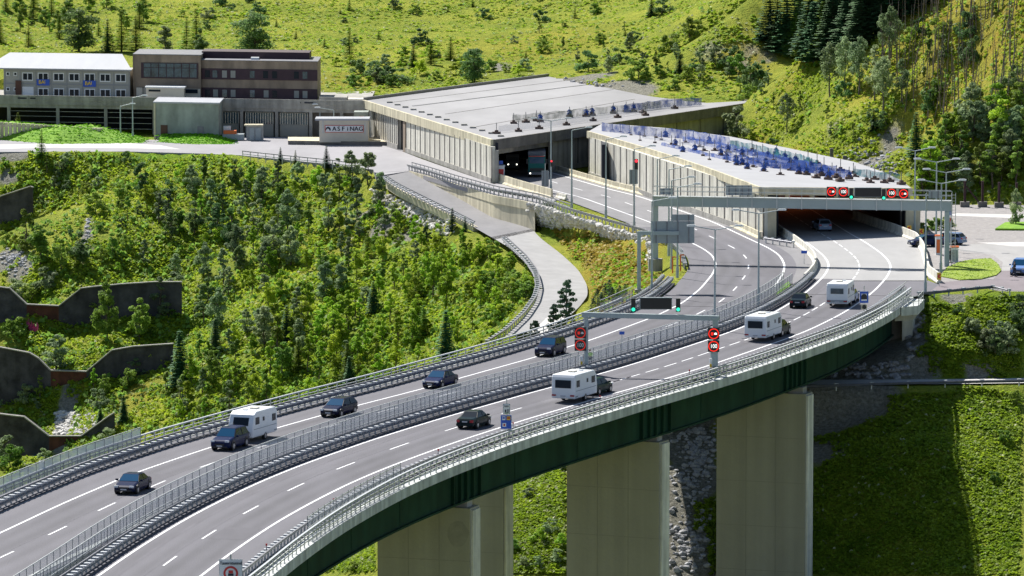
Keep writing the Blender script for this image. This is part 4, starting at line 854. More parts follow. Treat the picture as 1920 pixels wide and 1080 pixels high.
def net(px, z, h, m, label, group, sag=.18):
    mb = MB(); pts = resample([tuple(P(u, v, z)[:2]) for u, v in px], 1.0); rr = random.Random(len(px) + int(px[0][0]))
    for i, p in enumerate(pts):
        s = abs(math.sin(i * .6 + px[0][0])) * sag; mb.v += [(p[0], p[1], z + .08), (p[0] + rr.uniform(-.12, .12), p[1] + rr.uniform(-.1, .1), z + h * .5), (p[0], p[1], z + h - s)]
    mb.f = [(3 * i + j, 3 * i + 3 + j, 3 * i + 4 + j, 3 * i + 1 + j) for i in range(len(pts) - 1) for j in (0, 1)]; mb.m = [0] * len(mb.f)
    return tag(mb.build('safety_net', M[m], smooth=True), label, 'net', group)
random.seed(3)
ROOFB = [(1148,247),(1163,250),(1180,252),(1183,256),(1200,266),(1208,258),(1228,270),(1240,264),(1259,272),(1266,274),(1230,260),(1248,258),(1285,268),(1300,262),(1275,280),(1280,287),(1312,275),(1320,283),(1303,284),(1330,268),(1340,282),(1318,294),(1330,302),(1350,276),(1365,285),(1380,283),(1352,292),(1362,300),(1380,304),(1392,310),(1401,318),(1363,306),
    (1381,311),(1392,292),(1402,298),(1418,290),(1420,305),(1412,314),(1432,322),(1440,297),(1450,303),(1436,310),(1455,314),(1463,328),(1472,300),(1483,318),(1481,309),(1492,306),(1498,325),(1507,310),(1512,326),(1522,316),(1530,332),(1540,327),(1518,320),(1553,334),(1560,325),(1568,330),(1575,337),(1592,333),(1600,325),(1603,331),(1625,338),(1632,342),(1658,341),(1640,335),(1668,338),(1690,343),(1576,318),(1545,314),(1532,305),(1515,300),(1410,282),(1430,289),(1456,290)]
for i, (u, v) in enumerate(ROOFB):
    bl = (u * 7 + v * 3) % 10 < 5 and 1240 < u < 1600
    ballast(u, v + 3, 5.9 if u < 1600 else 5.55, bl, ('blue-wrapped net post on the lower gallery roof' if bl else 'bare net post on the lower gallery roof'), 'net posts on the lower gallery roof')
UPB = [(931,248),(972,244),(1011,239),(1062,232),(1112,224),(1158,218),(1205,209),(963,229),(986,227),(1013,226),(1006,224),(1068,217),(1099,216),(1110,214),(1150,210),(1174,207),(1188,207),(1265,201),(1210,214)]
for i, (u, v) in enumerate(UPB):
    bl = i in (9, 11, 13, 14, 15, 16, 12); ballast(u, v + 3, ZU, bl, ('blue-wrapped net post on the upper gallery roof' if bl else 'bare net post on the upper gallery roof'), 'net posts on the upper gallery roof')
net([(1128,248),(1200,255),(1290,262),(1368,276)], 6.2, 1.5, 'net_blue', 'deep blue net hanging along the rear edge of the lower gallery roof, left end', 'blue nets on the lower roof')
net([(1368,278),(1420,288),(1500,306),(1533,318)], 5.8, 1.3, 'net_teal', 'teal net along the rear edge of the lower gallery roof, below the hillside', 'blue nets on the lower roof')
net([(1400,310),(1460,318),(1530,328),(1592,334)], 5.8, 1.2, 'net_blue', 'blue net in the middle of the lower gallery roof behind the speed signs', 'blue nets on the lower roof')
net([(1203,262),(1300,275),(1400,295),(1480,310)], 6.0, .7, 'net_white', 'pale thin net low among the blocks on the left of the lower roof', 'pale nets on the lower roof')
net([(1240,276),(1330,296),(1420,314),(1500,322)], 6.0, .8, 'net_blue', 'low blue net sagging between the front ballast blocks of the lower roof', 'blue nets on the lower roof')
net([(1600,331),(1650,338),(1688,342)], 5.55, 1.2, 'net_teal', 'teal net over the right front corner of the lower gallery roof', 'blue nets on the lower roof')
net([(1345,283),(1420,296),(1500,312),(1560,325)], 5.85, .9, 'net_blue', 'blue net between the rear rows of posts on the lower roof', 'blue nets on the lower roof')
net([(1280,268),(1360,282),(1440,300),(1520,318)], 5.9, 1.1, 'net_blue', 'blue net in the rear half of the lower roof, below the hillside', 'blue nets on the lower roof')
net([(1360,298),(1430,310),(1500,322),(1585,336)], 5.85, 1.0, 'net_blue', 'nearest blue net of the lower roof, sagging towards the speed signs', 'blue nets on the lower roof')
net([(1420,300),(1500,315),(1570,326)], 5.85, 1.1, 'net_blue', 'short blue net in the right middle of the lower roof', 'blue nets on the lower roof')
net([(935,249),(1010,241),(1100,229),(1200,213),(1310,198)], ZU, 1.1, 'net_white', 'pale net along the front edge of the upper gallery roof', 'nets on the upper roof')
net([(961,231),(1060,222),(1160,212),(1240,204)], ZU, 1.3, 'net_grey', 'olive net strung across the upper gallery roof behind the pale one', 'nets on the upper roof')
net([(1170,212),(1240,203),(1316,198)], ZU, 1.4, 'net_blue', 'blue net at the right end of the upper gallery roof', 'nets on the upper roof')
_r = random.Random(31); _k = MB(); _p = []
for (u_, v_, a_, b_, n_) in ((1640,305,60,34,150),(1600,335,30,12,50),(30,492,32,22,110),(1300,860,42,90,240),(1290,1020,45,60,140),(1100,160,70,16,60),(164,445,5,45,30)):
    for _ in range(n_):
        g = G(u_ + _r.gauss(0, .5) * a_, v_ + _r.gauss(0, .5) * b_)
        if g and FLAT[np.searchsorted(gy, g.y), np.searchsorted(gx, g.x)] < .5: _p.append(g)
rocks(_r, _p, .12, .45, _k); tag(_k.build('scree', M['rock']), 'loose grey scree stones on the slopes', 'stones', kind='stuff')
# ------------------------------------------------------------------ retaining wall, boulder wall, check dams
rw = MB(); top = pix([(767,321),(800,330),(861,347),(925,367),(965,374),(1003,381)]); bot = [P(777,330,-.6), P(805,343,-1.0), P(861,371,-1.9), P(934,406,-3.2), P(965,415,-3.4), P(993,421,-3.6)]
T3 = [Vector((a[0], a[1], .05)) for a in top]; n = len(T3)
ts = smooth_path([tuple(q) for q in T3], 2, 6); tb = []
for q in ts: f = np.clip(np.interp(q[0], [T3[0].x, T3[-1].x], [0, 1]), 0, 1); tb.append(f)
zb = np.interp(tb, [0, .1, .4, .7, 1], [-.9, -1.5, -2.6, -3.9, -4.2])
mb = MB()
for q, z in zip(ts, zb): mb.v += [(q[0], q[1] + .25, .05), (q[0], q[1] - .3, .05), (q[0], q[1] - .3, -1.0), (q[0], q[1], -1.0), (q[0], q[1], z), (q[0], q[1] + .5, z)]
K = 6; mb.f = [(k * K + i, k * K + (i + 1) % K, (k + 1) * K + (i + 1) % K, (k + 1) * K + i) for k in range(len(ts) - 1) for i in range(K)]; mb.f += [tuple(range(K)), tuple((len(ts) - 1) * K + i for i in range(K))]; mb.m = [0] * len(mb.f)
o = mb.build('retaining_wall', M['concrete_cream']); tag(o, 'curved cream concrete retaining wall rising beside the sloping service road', 'wall')
rng = random.Random(11); bw = MB(); pts = []
wt = [(1003,384),(1070,406),(1140,427),(1213,449),(1225,462)]; wbm = [(993,420),(1040,428),(1100,436),(1150,456),(1207,474),(1222,490)]
for i in range(8 * 62):
    row, c_ = divmod(i, 62); u = 992 + (c_ + .5 * (row % 2) + rng.uniform(-.3, .3)) * 235 / 62; vt = np.interp(u, [a for a, b in wt], [b for a, b in wt]); vb = np.interp(u, [a for a, b in wbm], [b for a, b in wbm]); f = row / 7 * 1.12 + rng.uniform(-.03, .03)
    zt, zb_ = -.15, np.interp(u, [990, 1100, 1225], [-3.5, -2.9, -1.7]); v = vt + (vb - vt) * f; z = zt + (zb_ - zt) * f; pts.append(P(u, v, z))
rocks(rng, pts, .32, .62, bw); tag(bw.build('boulder_wall', M['rock_pale']), 'wall of piled pale boulders under the motorway barrier, above the orange grass', 'boulder wall')
pts = []; bw = MB()
for i in range(260):
    f = rng.random(); u = 700 + 145 * f + rng.uniform(-8, 8); v = 352 + 60 * f + rng.uniform(4, 34)
    g = G(u, v)
    if g: pts.append(g)
rocks(rng, pts, .25, .5, bw); tag(bw.build('boulder_slope', M['rock_pale']), 'pale boulders on the bank below the kerb wall of the service road', 'rubble', kind='stuff')
def dam(label, crest, Yd, base_z, notch, zc):
    """crest: [(u,v)] seen outline at depth Yd"""
    t = thing('check_dam', label, 'dam', (P(crest[len(crest) // 2][0], crest[len(crest) // 2][1], zc).x, Yd, base_z), 'check dams in the stream')
    def at(u, v):
        a, b = u - 960, v - 540; d = (a, FPX * cP - b * sP, -FPX * sP - b * cP); k = Yd / d[1]; return d[0] * k, CAM_H + d[2] * k
    pts = [at(u, v) for u, v in crest]
    mb = MB(); mb.v = [(x, Yd, z) for x, z in pts] + [(x, Yd - .35, base_z - 4) for x, z in pts] + [(x, Yd + 1.6, z) for x, z in pts]; n = len(pts)
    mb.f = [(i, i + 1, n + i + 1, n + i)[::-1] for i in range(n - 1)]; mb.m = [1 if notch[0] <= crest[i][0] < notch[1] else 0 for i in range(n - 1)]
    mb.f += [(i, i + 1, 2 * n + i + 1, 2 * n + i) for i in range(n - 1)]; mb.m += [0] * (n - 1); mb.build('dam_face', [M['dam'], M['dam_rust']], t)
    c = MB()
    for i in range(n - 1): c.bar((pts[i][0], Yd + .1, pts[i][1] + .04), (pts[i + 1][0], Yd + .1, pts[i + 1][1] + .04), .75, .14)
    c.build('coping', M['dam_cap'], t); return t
dam('uppermost check dam, a dark concrete wing at the left edge of the picture', [(-90,392),(-20,378),(2,368),(57,350),(62,352)], 760.5, -13.5, (999, 999), -5)
dam('second check dam from the top, with rust-stained notch and long right wing', [(-60,528),(2,539),(18,541),(50,571),(110,574),(152,541),(175,538),(230,533),(290,529),(341,529)], 699.5, -21.5, (50, 110), -16)
dam('third check dam, widest, with a rust-stained notch behind the round willow', [(-60,640),(2,652),(55,662),(72,672),(95,695),(162,697),(210,657),(250,650),(325,645)], 680, -28.5, (95, 162), -22.5)
dam('lowest check dam, with water running over its notch into a teal pool', [(-40,768),(2,777),(45,782),(92,818),(152,818),(205,780),(215,774)], 663, -32.5, (92, 152), -29.5)
def sheetpx(L, z, name, m, dz=.0): return tag(MB().prism([tuple(P(u, v, z)[:2]) for u, v in L], z - .2, z + dz).build(name, M[m]), kind='structure')
sheetpx([(60,850),(150,850),(130,875),(60,880)], -32.2, 'pool', 'water'); 
rng = random.Random(4); rk = MB(); pts = [g for g in (G(rng.uniform(104, 153) , rng.uniform(776, 817)) for _ in range(240)) if g]; rocks(rng, pts, .15, .5, rk)
pts = [g for g in (G(rng.uniform(158, 190), rng.uniform(768, 812)) for _ in range(60)) if g]; rocks(rng, pts, .15, .4, rk)
tag(rk.build('stream_bed_stones', M['rock_pale']), 'pale stones in the stream bed between the two lower check dams', 'stones', kind='stuff')
# ------------------------------------------------------------------ buildings on the terrace
def fac(u, off=0.0):
    Y = np.interp(u, [-60, 690], [819, 802]) + off; return ((u - 960) / FPX * Y, Y)
def zv(v, Y): return CAM_H - (v + 400.8) / FPX * Y
def fbox(mb, u0, u1, z0, z1, o0, o1, m=0):
    a, b, c, d = fac(u0, o0), fac(u1, o0), fac(u1, o1), fac(u0, o1)
    k = (b[0] - a[0]); c = (b[0], c[1]); d = (a[0], d[1])
    return mb.prism([a, b, c, d], z0, z1, m)
def part(name, m, par, *a): mb = MB(); fbox(mb, *a); return mb.build(name, M[m], par)
TZ = 5.2
gar = thing('depot_building', 'long concrete depot hall under the terrace, with ribbed garage doors and a dark open carport', 'building', (fac(330)[0], fac(330)[1], 0))
part('roof_slab', 'concrete', gar, -60, 690, 4.5, TZ, -.2, 42)
part('parapet', 'concrete', gar, -60, 690, TZ, 6.0, -.25, .05)
for k in range(24):
    u = 32 + k * 23.4
    if u < 655: part('parapet_slot', 'dark', gar, u, u + 17, TZ + .22, TZ + .45, -.3, -.2)
part('beam', 'concrete', gar, -60, 690, 4.0, 4.5, -.05, .5)
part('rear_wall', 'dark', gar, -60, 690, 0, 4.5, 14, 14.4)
part('hall_wall', 'concrete_dark', gar, 285, 690, 0, 4.1, 1.2, 1.5)
for u in (15, 107, 197, 288, 452, 518, 582, 640, 688): part('column', 'concrete', gar, u - 3, u + 3, 0, 4.0, -.1, .6)
for u0, u1 in ((411, 447), (459, 512), (524, 577)):
    g_ = part('garage_door', 'blind', gar, u0, u1, 0, 3.9, .5, .7)
    part('door_glazing', 'office_glass', g_, u0 + .5, u1 - .5, 2.0, 3.75, .42, .5)
    n = int((u1 - u0) / 4.6)
    for k in range(n + 1): u = u0 + .8 + k * (u1 - u0 - 1.6) / n; part('glazing_bar', 'cream', g_, u - .7, u + .7, 2.0, 3.8, .3, .42)
for u0, u1 in ((18, 104), (110, 194), (200, 283)):   # wire lattice of the open carport
    f = MB()
    for z in (.8, 1.7, 2.6, 3.4): fbox(f, u0, u1, z, z + .05, .3, .35)
    f.build('carport_rail', M['steel'], gar)
tag(gar)
an = thing('annex', 'flat grey-green annex with a brown and a grey door before the depot hall', 'building', (fac(350)[0], 797, 0))
part('wall', 'annex', an, 291, 409, 0, 5.75, -11, .9); part('roof', 'roofmetal', an, 286, 411, 5.75, 6.0, -11.4, .9); part('lit_side_strip', 'concrete_cream', an, 287.2, 290.6, 0, 5.75, -11.2, -10)  # cream strip at the left corner paints in the annex's sunlit side
part('door', 'brown', an, 300, 313, 0, 2.3, -11.08, -11); part('door', 'steel_dark', an, 369, 381, 0, 2.2, -11.08, -11)
off = thing('office_building', 'brown and beige office block with maroon window bands, on the terrace above the depot', 'building', (fac(420, 9)[0], fac(420, 9)[1], TZ))
part('wall', 'grey_panel', off, 250, 376, TZ, 12.3, 9, 24); part('side_wall', 'tan', off, 248.6, 250, 6.9, 12.35, 8.9, 24)
part('wall', 'grey_panel', off, 376, 595, TZ, 11.5, 10, 24)
part('roof_edge', 'steel_dark', off, 248.6, 377, 12.3, 12.45, 8.8, 24.1); part('roof_edge', 'steel_dark', off, 377, 596, 11.5, 11.6, 9.9, 24.1)
part('rooftop_box', 'maroon', off, 378, 580, 11.6, 12.7, 15, 23); part('roof_hatch', 'white', off, 470, 485, 11.6, 11.95, 12, 14)
g_ = part('window_band', 'maroon', off, 264, 371, 8.55, 11.05, 8.85, 9)
for k in range(7):
    u0 = 269 + k * 14.4; part('window', 'office_glass', off, u0, u0 + 12.8, 8.75, 10.2, 8.78, 8.85); part('window', 'office_glass', off, u0, u0 + 12.8, 10.3, 10.95, 8.78, 8.85)
part('ground_storey', 'cream', off, 256, 375, TZ, 6.9, 8.9, 9.0); part('window', 'glass', off, 345, 370, 6.2, 6.85, 8.8, 8.9)
part('corner_wall', 'cream', off, 255, 266, TZ, 7.0, 8.4, 8.9)
for z0, z1 in ((8.45, 10.2), (5.3, 7.1)): part('maroon_band', 'maroon', off, 377, 595, z0, z1, 9.9, 10)
for z0, row in ((8.75, [(384, 'glass'), (398, 'office_glass'), (416, 'blind'), (432, 'blind'), (468, 'office_glass'), (493, 'glass'), (510, 'glass'), (551, 'glass'), (567, 'office_glass')]), (5.65, [(384, 'glass'), (399, 'blind'), (416, 'blue'), (432, 'blind'), (468, 'office_glass'), (494, 'blind'), (510, 'glass'), (551, 'blind'), (567, 'blind')])):
    for u, m_ in row: w_ = part('window', m_ if m_ != 'blue' else 'office_glass', off, u, u + 9, z0, z0 + 1.15, 9.84, 9.9)
ho = thing('portable_building', 'low white flat-roofed module on the terrace in front of the office tower', 'building', (fac(305, 4)[0], fac(305, 4)[1], TZ))
part('body', 'cream', ho, 273, 344, TZ, 7.3, 3.5, 7); part('roof', 'white', ho, 271, 346, 7.3, 7.5, 3.3, 7.2); part('window_strip', 'glass', ho, 278, 300, 6.7, 7.0, 3.42, 3.5)
sl = thing('low_building', 'low concrete block with a cream lid right of the office building', 'building', (fac(640, 6)[0], fac(640, 6)[1], TZ)); part('body', 'concrete', sl, 598, 650, TZ, 6.1, 6, 12); part('lid', 'cream', sl, 652, 688, TZ, 5.9, 5, 9)
co = thing('container_building', 'two-storey grey container offices with a white metal roof and two blue banners', 'building', (fac(120, 8)[0], fac(120, 8)[1], TZ))
part('wall', 'container', co, 6, 243, TZ, 9.7, 8, 18)
rf = MB(); a, b = fac(-30, 7.2), fac(246, 7.2); c, d = fac(229, 26), fac(18, 26); rf.prism([a, b, c, d], [9.75, 9.75, 11.3, 11.3], [9.95, 9.95, 11.5, 11.5]); rf.build('roof', M['roofmetal'], co)
for k in range(9): u = 8 + k * 29.2; part('frame_post', 'frame_grey', co, u - .8, u + .8, TZ, 9.6, 7.92, 8)
part('frame_rail', 'frame_grey', co, 6, 243, 7.3, 7.5, 7.9, 8); part('frame_rail', 'frame_grey', co, 6, 243, 9.5, 9.7, 7.9, 8)
for row, zc in ((0, 8.55), (1, 6.05)):
    for k in range(7):
        u = 51 + k * 29.1
        if row == 1 and k == 0: part('shutter', 'white', co, 41, 62, TZ + .1, 6.9, 7.9, 8); continue
        w_ = part('window', 'white', co, u - 10, u + 10, zc - .68, zc + .68, 7.9, 8)
        part('pane', 'glass', w_, u - 8.4, u - .9, zc - .5, zc + .52, 7.85, 7.9); part('pane', 'glass', w_, u + .9, u + 8.4, zc - .5, zc + .52, 7.85, 7.9)
    for u in (14, 28): w_ = part('window', 'white', co, u - 3.4, u + 3.4, zc + .1, zc + .72, 7.9, 8); part('pane', 'glass', w_, u - 2, u + 2, zc + .22, zc + .6, 7.85, 7.9)
part('door_canopy', 'brown', co, 28, 39, TZ, 7.9, 7.7, 7.9)
_tc = {}
def text_mesh(s, size, ext=.01):
    k = (s, size)
    if k not in _tc:
        cu = bpy.data.curves.new('t', 'FONT'); cu.body = s; cu.size = size; cu.extrude = ext; cu.align_x = 'CENTER'; cu.align_y = 'CENTER'; cu.resolution_u = 3
        o = bpy.data.objects.new('t', cu); COL.objects.link(o); dg = bpy.context.evaluated_depsgraph_get(); me_ = bpy.data.meshes.new_from_object(o.evaluated_get(dg)); bpy.data.objects.remove(o)
        V = [tuple(v.co) for v in me_.vertices]; F = [tuple(p.vertices) for p in me_.polygons]; _tc[k] = (V, F)
    return _tc[k]
def text(s, size, c, m, par, name='lettering', sx=1.0, bold=0):
    V, F = text_mesh(s, size); mb = MB(); mb.add([(c[0] + x * sx, c[1] - z - .02, c[2] + y) for x, y, z in V], F)
    if bold: mb.add([(c[0] + x * sx + bold, c[1] - z - .021, c[2] + y) for x, y, z in V], F)
    return mb.build(name, M[m], par)
for u, vv in ((80, 152.5), (167, 155.0)):
    x, y = fac(u, 7.8); z = zv(vv, y); b_ = part('banner', 'blue', co, u - 12, u + 12, z - .48, z + .52, 7.78, 7.86); text('BAU', .85, (x, y - .08, z + .06), 'yellow', b_, sx=.9, bold=.05)
cb = thing('office_cabin', 'cream site cabin with a red-framed lettered sign, on a low platform beside the upper gallery', 'cabin', (P(645, 264, .5).x, 787, .5))
def bx(par, name, m, u0, u1, v0, v1, Y, dep, back=0):
    z1, z0 = zv(v0, Y), zv(v1, Y); x0, x1 = (u0 - 960) / FPX * Y, (u1 - 960) / FPX * Y
    mb = MB(); mb.box(((x0 + x1) / 2, Y + dep / 2, (z0 + z1) / 2), (x1 - x0, dep, z1 - z0)); return mb.build(name, M[m], par)
bx(cb, 'body', 'cream', 598, 690, 224, 265, 787, 4.5); bx(cb, 'roof', 'roofmetal', 590, 692, 220.5, 224, 786.7, 5.2); bx(cb, 'drainpipe', 'steel', 604, 606, 224, 248, 786.9, .1); bx(cb, 'drainpipe', 'steel', 683, 685, 228, 250, 786.9, .1)
sg = bx(cb, 'sign_board', 'red', 608.8, 681.2, 233, 246.4, 786.9, .08); bx(sg, 'sign_face', 'white', 609.8, 680.2, 234, 245.4, 786.86, .05)
zt_ = zv(239.8, 786.8); px2m = 786.8 / FPX
for i, ch in enumerate('ASFiNAG'): text(ch, .95, ((626 + i * 8.3 - 960) * px2m, 786.82, zt_), 'cloth_dark', sg, sx=1.0, bold=.05)
lg = MB(); cx_ = (614.5 - 960) * px2m
for k in range(14):
    a0, a1 = math.pi * k / 14, math.pi * (k + 1) / 14; ro = .42
    lg.add([(cx_ + ro * math.cos(a0), 786.8, zt_ - .25 + ro * 1.4 * math.sin(a0)), (cx_ + ro * math.cos(a1), 786.8, zt_ - .25 + ro * 1.4 * math.sin(a1)), (cx_ + .26 * math.cos(a1) - .04, 786.8, zt_ - .25 + .3 * math.sin(a1)), (cx_ + .26 * math.cos(a0) - .04, 786.8, zt_ - .25 + .3 * math.sin(a0))], [(3, 2, 1, 0)])
lg.build('emblem', M['cloth_dark'], sg)
pf = thing('platform', 'low concrete loading platform under the lettered cabin', 'platform', (P(620, 273, 0).x, 780, 0)); mb = MB(); mb.prism([tuple(P(u, v, .6)[:2]) for u, v in [(540,264),(735,266),(735,258),(540,257)]], 0, .6); mb.build('slab', M['concrete_dark'], pf); mb = MB(); mb.prism([tuple(P(u, v, .6)[:2]) for u, v in [(540,264),(735,266),(735,258),(540,257)]], .6, .63); mb.build('slab_top', M['concrete_cream'], pf)
ub = thing('utility_cabinet', 'grey double-door utility cabinet with a cream lid in front of a garage door', 'cabinet', (P(475, 262, 0).x, 797, 0)); bx(ub, 'body', 'frame_grey', 461, 492, 234, 262, 797, 2); bx(ub, 'lid', 'concrete_cream', 457, 492, 232, 234.5, 796.8, 2.4); bx(ub, 'door', 'signback', 467, 476, 238, 261, 796.9, .1); bx(ub, 'door', 'signback', 478, 488, 238, 261, 796.9, .1)
tk = thing('skip_container', 'low grey skip holding a red tarpaulin beside the grey cabinet', 'skip', (P(436, 262, 0).x, 797, 0)); bx(tk, 'body', 'signback', 416, 456, 250, 261, 797, 2.4); bx(tk, 'load', 'orange', 418, 442, 243, 250, 797.6, 1.4); bx(tk, 'headboard', 'white', 418, 432, 234, 244, 799, .2)
gc = thing('green_cabin', 'small grey-green cabin behind the lettered cabin, with an orange sticker', 'cabin', (P(676, 222, 3).x, 795, 0)); bx(gc, 'body', 'annex', 663, 690, 208, 262, 794, 4); bx(gc, 'sticker', 'orange', 673, 682, 216, 221, 793.95, .05)
pw_ = MB()
for k in range(28): u = -40 + k * 8.4; q = P(u, 266, 0); zt = np.interp(u, [0, 190], [2.75, 2.0]); x, y = (u - 960) / FPX * 800, 800 - .02 * u; pw_.box((x, y, zt / 2), (.55, .5, zt))
pw_.bar((P(-50, 250, 0).x * 1.0, 801, 2.4), ((192 - 960) / FPX * 798, 797, 1.85), .5, .3); tag(pw_.build('palisade_wall', M['concrete_cream']), 'row of short pale concrete palisades behind the lush green mound', 'wall')
MV = []
def mound(u0, u1, vf, h, label, seed):
    rr = random.Random(seed); mb = MB(); nx, ny = 60, 9
    for j in range(ny):
        for i in range(nx):
            u = u0 + (u1 - u0) * i / (nx - 1); f = P(u, vf(u), 0); dy = j / (ny - 1) * 9
            s = math.sin(math.pi * min(1, (j / (ny - 1)) * .5 + .0) ) ; e = min(1, (1 - i / (nx - 1)) * 3.2)
            mb.v.append((f.x, f.y + dy, max(.0, h * s * e * (1 + rr.uniform(-.07, .07))) + .01 * (j > 0)))
    mb.f = [(j * nx + i, j * nx + i + 1, (j + 1) * nx + i + 1, (j + 1) * nx + i) for j in range(ny - 1) for i in range(nx - 1)]; mb.m = [0] * len(mb.f)
    MV.append(np.array(mb.v)); return tag(mb.build('grass_mound', M['lushground'], smooth=True), kind='structure')
M['lushground'] = mat('lush_grass_ground', (.12, .27, .012), .95, col2=(.22, .4, .02), scale=.9, bump=.8, bscale=2)
mound(-60, 268, lambda u: np.interp(u, [0, 100, 265], [262, 270, 268]), 2.3, '', 1); mound(298, 436, lambda u: np.interp(u, [298, 360, 436], [266, 270, 270]), 1.0, '', 2)
isl = MB(); pts = pix([(1763,519),(1775,503),(1800,492),(1830,487),(1858,486),(1872,497),(1877,509),(1868,517),(1840,524),(1800,526)]); M['island'] = mat('island_turf', (.16, .25, .02), .95, col2=(.3, .37, .04), scale=.9, bump=.8, bscale=2); isl.prism(pts, 0, .12); tag(isl.build('grass_island', M['island']), kind='structure')
isl = MB(); isl.prism(pix([(1866,432),(1885,420),(2080,416),(2080,434)]), 0, .25); tag(isl.build('grass_island', M['lushground']), kind='structure')
isl = MB(); isl.prism(pix([(1452,559),(1463,541),(1478,529),(1482,533),(1481,541),(1470,551)]), .02, .1); tag(isl.build('grass_island', M['lushground']), kind='structure')
# ------------------------------------------------------------------ lamps
def lamp(u, v, label, heads=1, hgt=10.3, arm=2.0, group='tall street lamps', z=0.0, dirx=1):
    p = P(u, v, z); t = thing('street_lamp', label, 'street lamp', p, group)
    mb = MB(); mb.tube(p, p + Vector((0, 0, hgt)), .13, .07); mb.tube(p, p + Vector((0, 0, 1.2)), .17, .17); mb.build('pole', M['gantry'], t)
    for s in ((dirx,) if heads == 1 else (-1, 1)) if heads else ():
        a = p + Vector((0, 0, hgt)); b = a + Vector((s * arm, -.25, .38)); ar = MB(); ar.tube(a, b, .05); o = ar.build('arm', M['gantry'], t)
        h = MB(); h.box(b + Vector((s * .35, 0, .06)), (.9, .34, .16)); h.box(b + Vector((s * .35, 0, .15)), (.6, .22, .06)); h.build('lamp_head', M['white'], o)
L1 = 'single-arm lamps left of the far carriageway'; L2 = 'double-arm lamps'
lamp(1033, 362, 'double-arm street lamp in front of the upper gallery mouth', 2, 9.9, 2.0, L2)
for u, v, lb in ((1072,390,'single-arm lamp just right of the upper gallery mouth'),(1136,411,'single-arm lamp above the boulder wall, between two others'),(1189,433,'single-arm lamp beside the grey sign backs above the right end of the boulder wall'),(1232,456,'single-arm lamp just left of the left gantry post'),
    (1254,480,'single-arm lamp right behind the left gantry post'),(1259,505,'single-arm lamp rising behind the upper part of the large sign back'),(1270,521,'single-arm lamp in front of the large sign back'),(1222,553,'tallest single-arm lamp, nearest of its row, beside the thick sign post')):
    lamp(u, v, lb, 1, 10.3, 1.9, L1)
lamp(1340, 618, 'double-arm lamp in the median just above the small gantry', 2, 10.3, 2.1, L2); lamp(1422, 581, 'double-arm lamp in the median where the two mesh fences end', 2, 10.3, 2.1, L2)
lamp(1715, 437, 'double-arm lamp behind the right end of the large gantry, left of the others', 2, 10.3, 1.7, L2); lamp(1755, 463, 'double-arm lamp behind the right gantry post, farthest of a close group of three', 2, 10.3, 2.0, L2)
lamp(1773, 487, 'double-arm lamp in the middle of the close group of three behind the right gantry post', 2, 10.3, 2.0, L2); lamp(1764, 512, 'double-arm lamp nearest of the close group of three, beside the chevron sign', 2, 10.3, 2.0, L2)
lamp(1735, 549, 'plain tall mast at the end of the parapet beside the abutment platform', 0, 11.0, group=None)
lamp(249, 262, 'street lamp in front of the dark carport', 1, 6.6, 1.6, 'yard lamps', dirx=1); lamp(226, 262, 'second thin lamp in front of the dark carport, left of the other', 1, 5.3, 1.6, 'yard lamps', dirx=1)
lamp(626, 266, 'street lamp rising behind the lettered cabin', 1, 5.0, 2.2, 'yard lamps', dirx=-1); lamp(600, 258, 'short lamp at the left corner of the lettered cabin', 1, 4.9, .4, 'yard lamps', dirx=-1)
# ------------------------------------------------------------------ gantries and signs (all faces look back along the road, -Y)
def ring(mb, c, r0, r1, n=24, dy=0):
    for k in range(n):
        a0, a1 = 2 * math.pi * k / n, 2 * math.pi * (k + 1) / n
        mb.add([(c[0] + r * math.cos(a), c[1] + dy, c[2] + r * math.sin(a)) for r, a in ((r0, a0), (r1, a0), (r1, a1), (r0, a1))], [(0, 1, 2, 3)])
    return mb
def disc(mb, c, r, n=16, dy=0):
    return mb.add([(c[0] + r * math.cos(2 * math.pi * k / n), c[1] + dy, c[2] + r * math.sin(2 * math.pi * k / n)) for k in range(n)], [tuple(range(n))])
def led_sign(c, s, kind, par_label, group, dim=False, top=True):
    t = thing('led_sign', par_label, 'sign', (c[0], c[1], c[2] - s / 2), group) if top else top
    MB().box((c[0], c[1], c[2]), (s, .25, s)).build('housing', M['black'], t)
    y = c[1] - .14; rr = 'led_dimred' if dim else 'led_red'
    ring(MB(), (c[0], y, c[2]), s * .385, s * .47).build('red_ring', M[rr], t)
    if kind == '100': text('100', s * .5, (c[0], y, c[2]), 'led_white' if not dim else 'white', t, 'numerals', sx=.82)
    else:
        k = MB(); k.box((c[0] - s * .13, y, c[2] + s * .01), (s * .22, .02, s * .22)); k.box((c[0] - s * .13, y, c[2] - s * .12), (s * .16, .02, s * .05)); k.build('truck_symbol', M[rr], t)
        k = MB(); k.box((c[0] + s * .17, y, c[2] - s * .03), (s * .24, .02, s * .1)); k.box((c[0] + s * .17, y, c[2] + s * .05), (s * .15, .02, s * .08)); k.build('car_symbol', M['led_white' if not dim else 'white'], t)
    return t
def signal(c, h, label, par=None, group='traffic signals', color='led_green'):
    t = thing('traffic_light', label, 'traffic light', (c[0], c[1], c[2] - h / 2), group)
    MB().box(c, (h * .34, .3, h)).build('housing', M['black'], t); d = MB(); z = c[2] - h * .32 if color == 'led_green' else c[2] + h * .32
    disc(d, (c[0], c[1] - .17, z), h * .14).build('lamp', M[color], t); return t
def atYd(u, v, Y):
    a, b = u - 960, v - 540; k = Y / (FPX * cP - b * sP); return Vector((a * k, Y, CAM_H + (-FPX * sP - b * cP) * k))
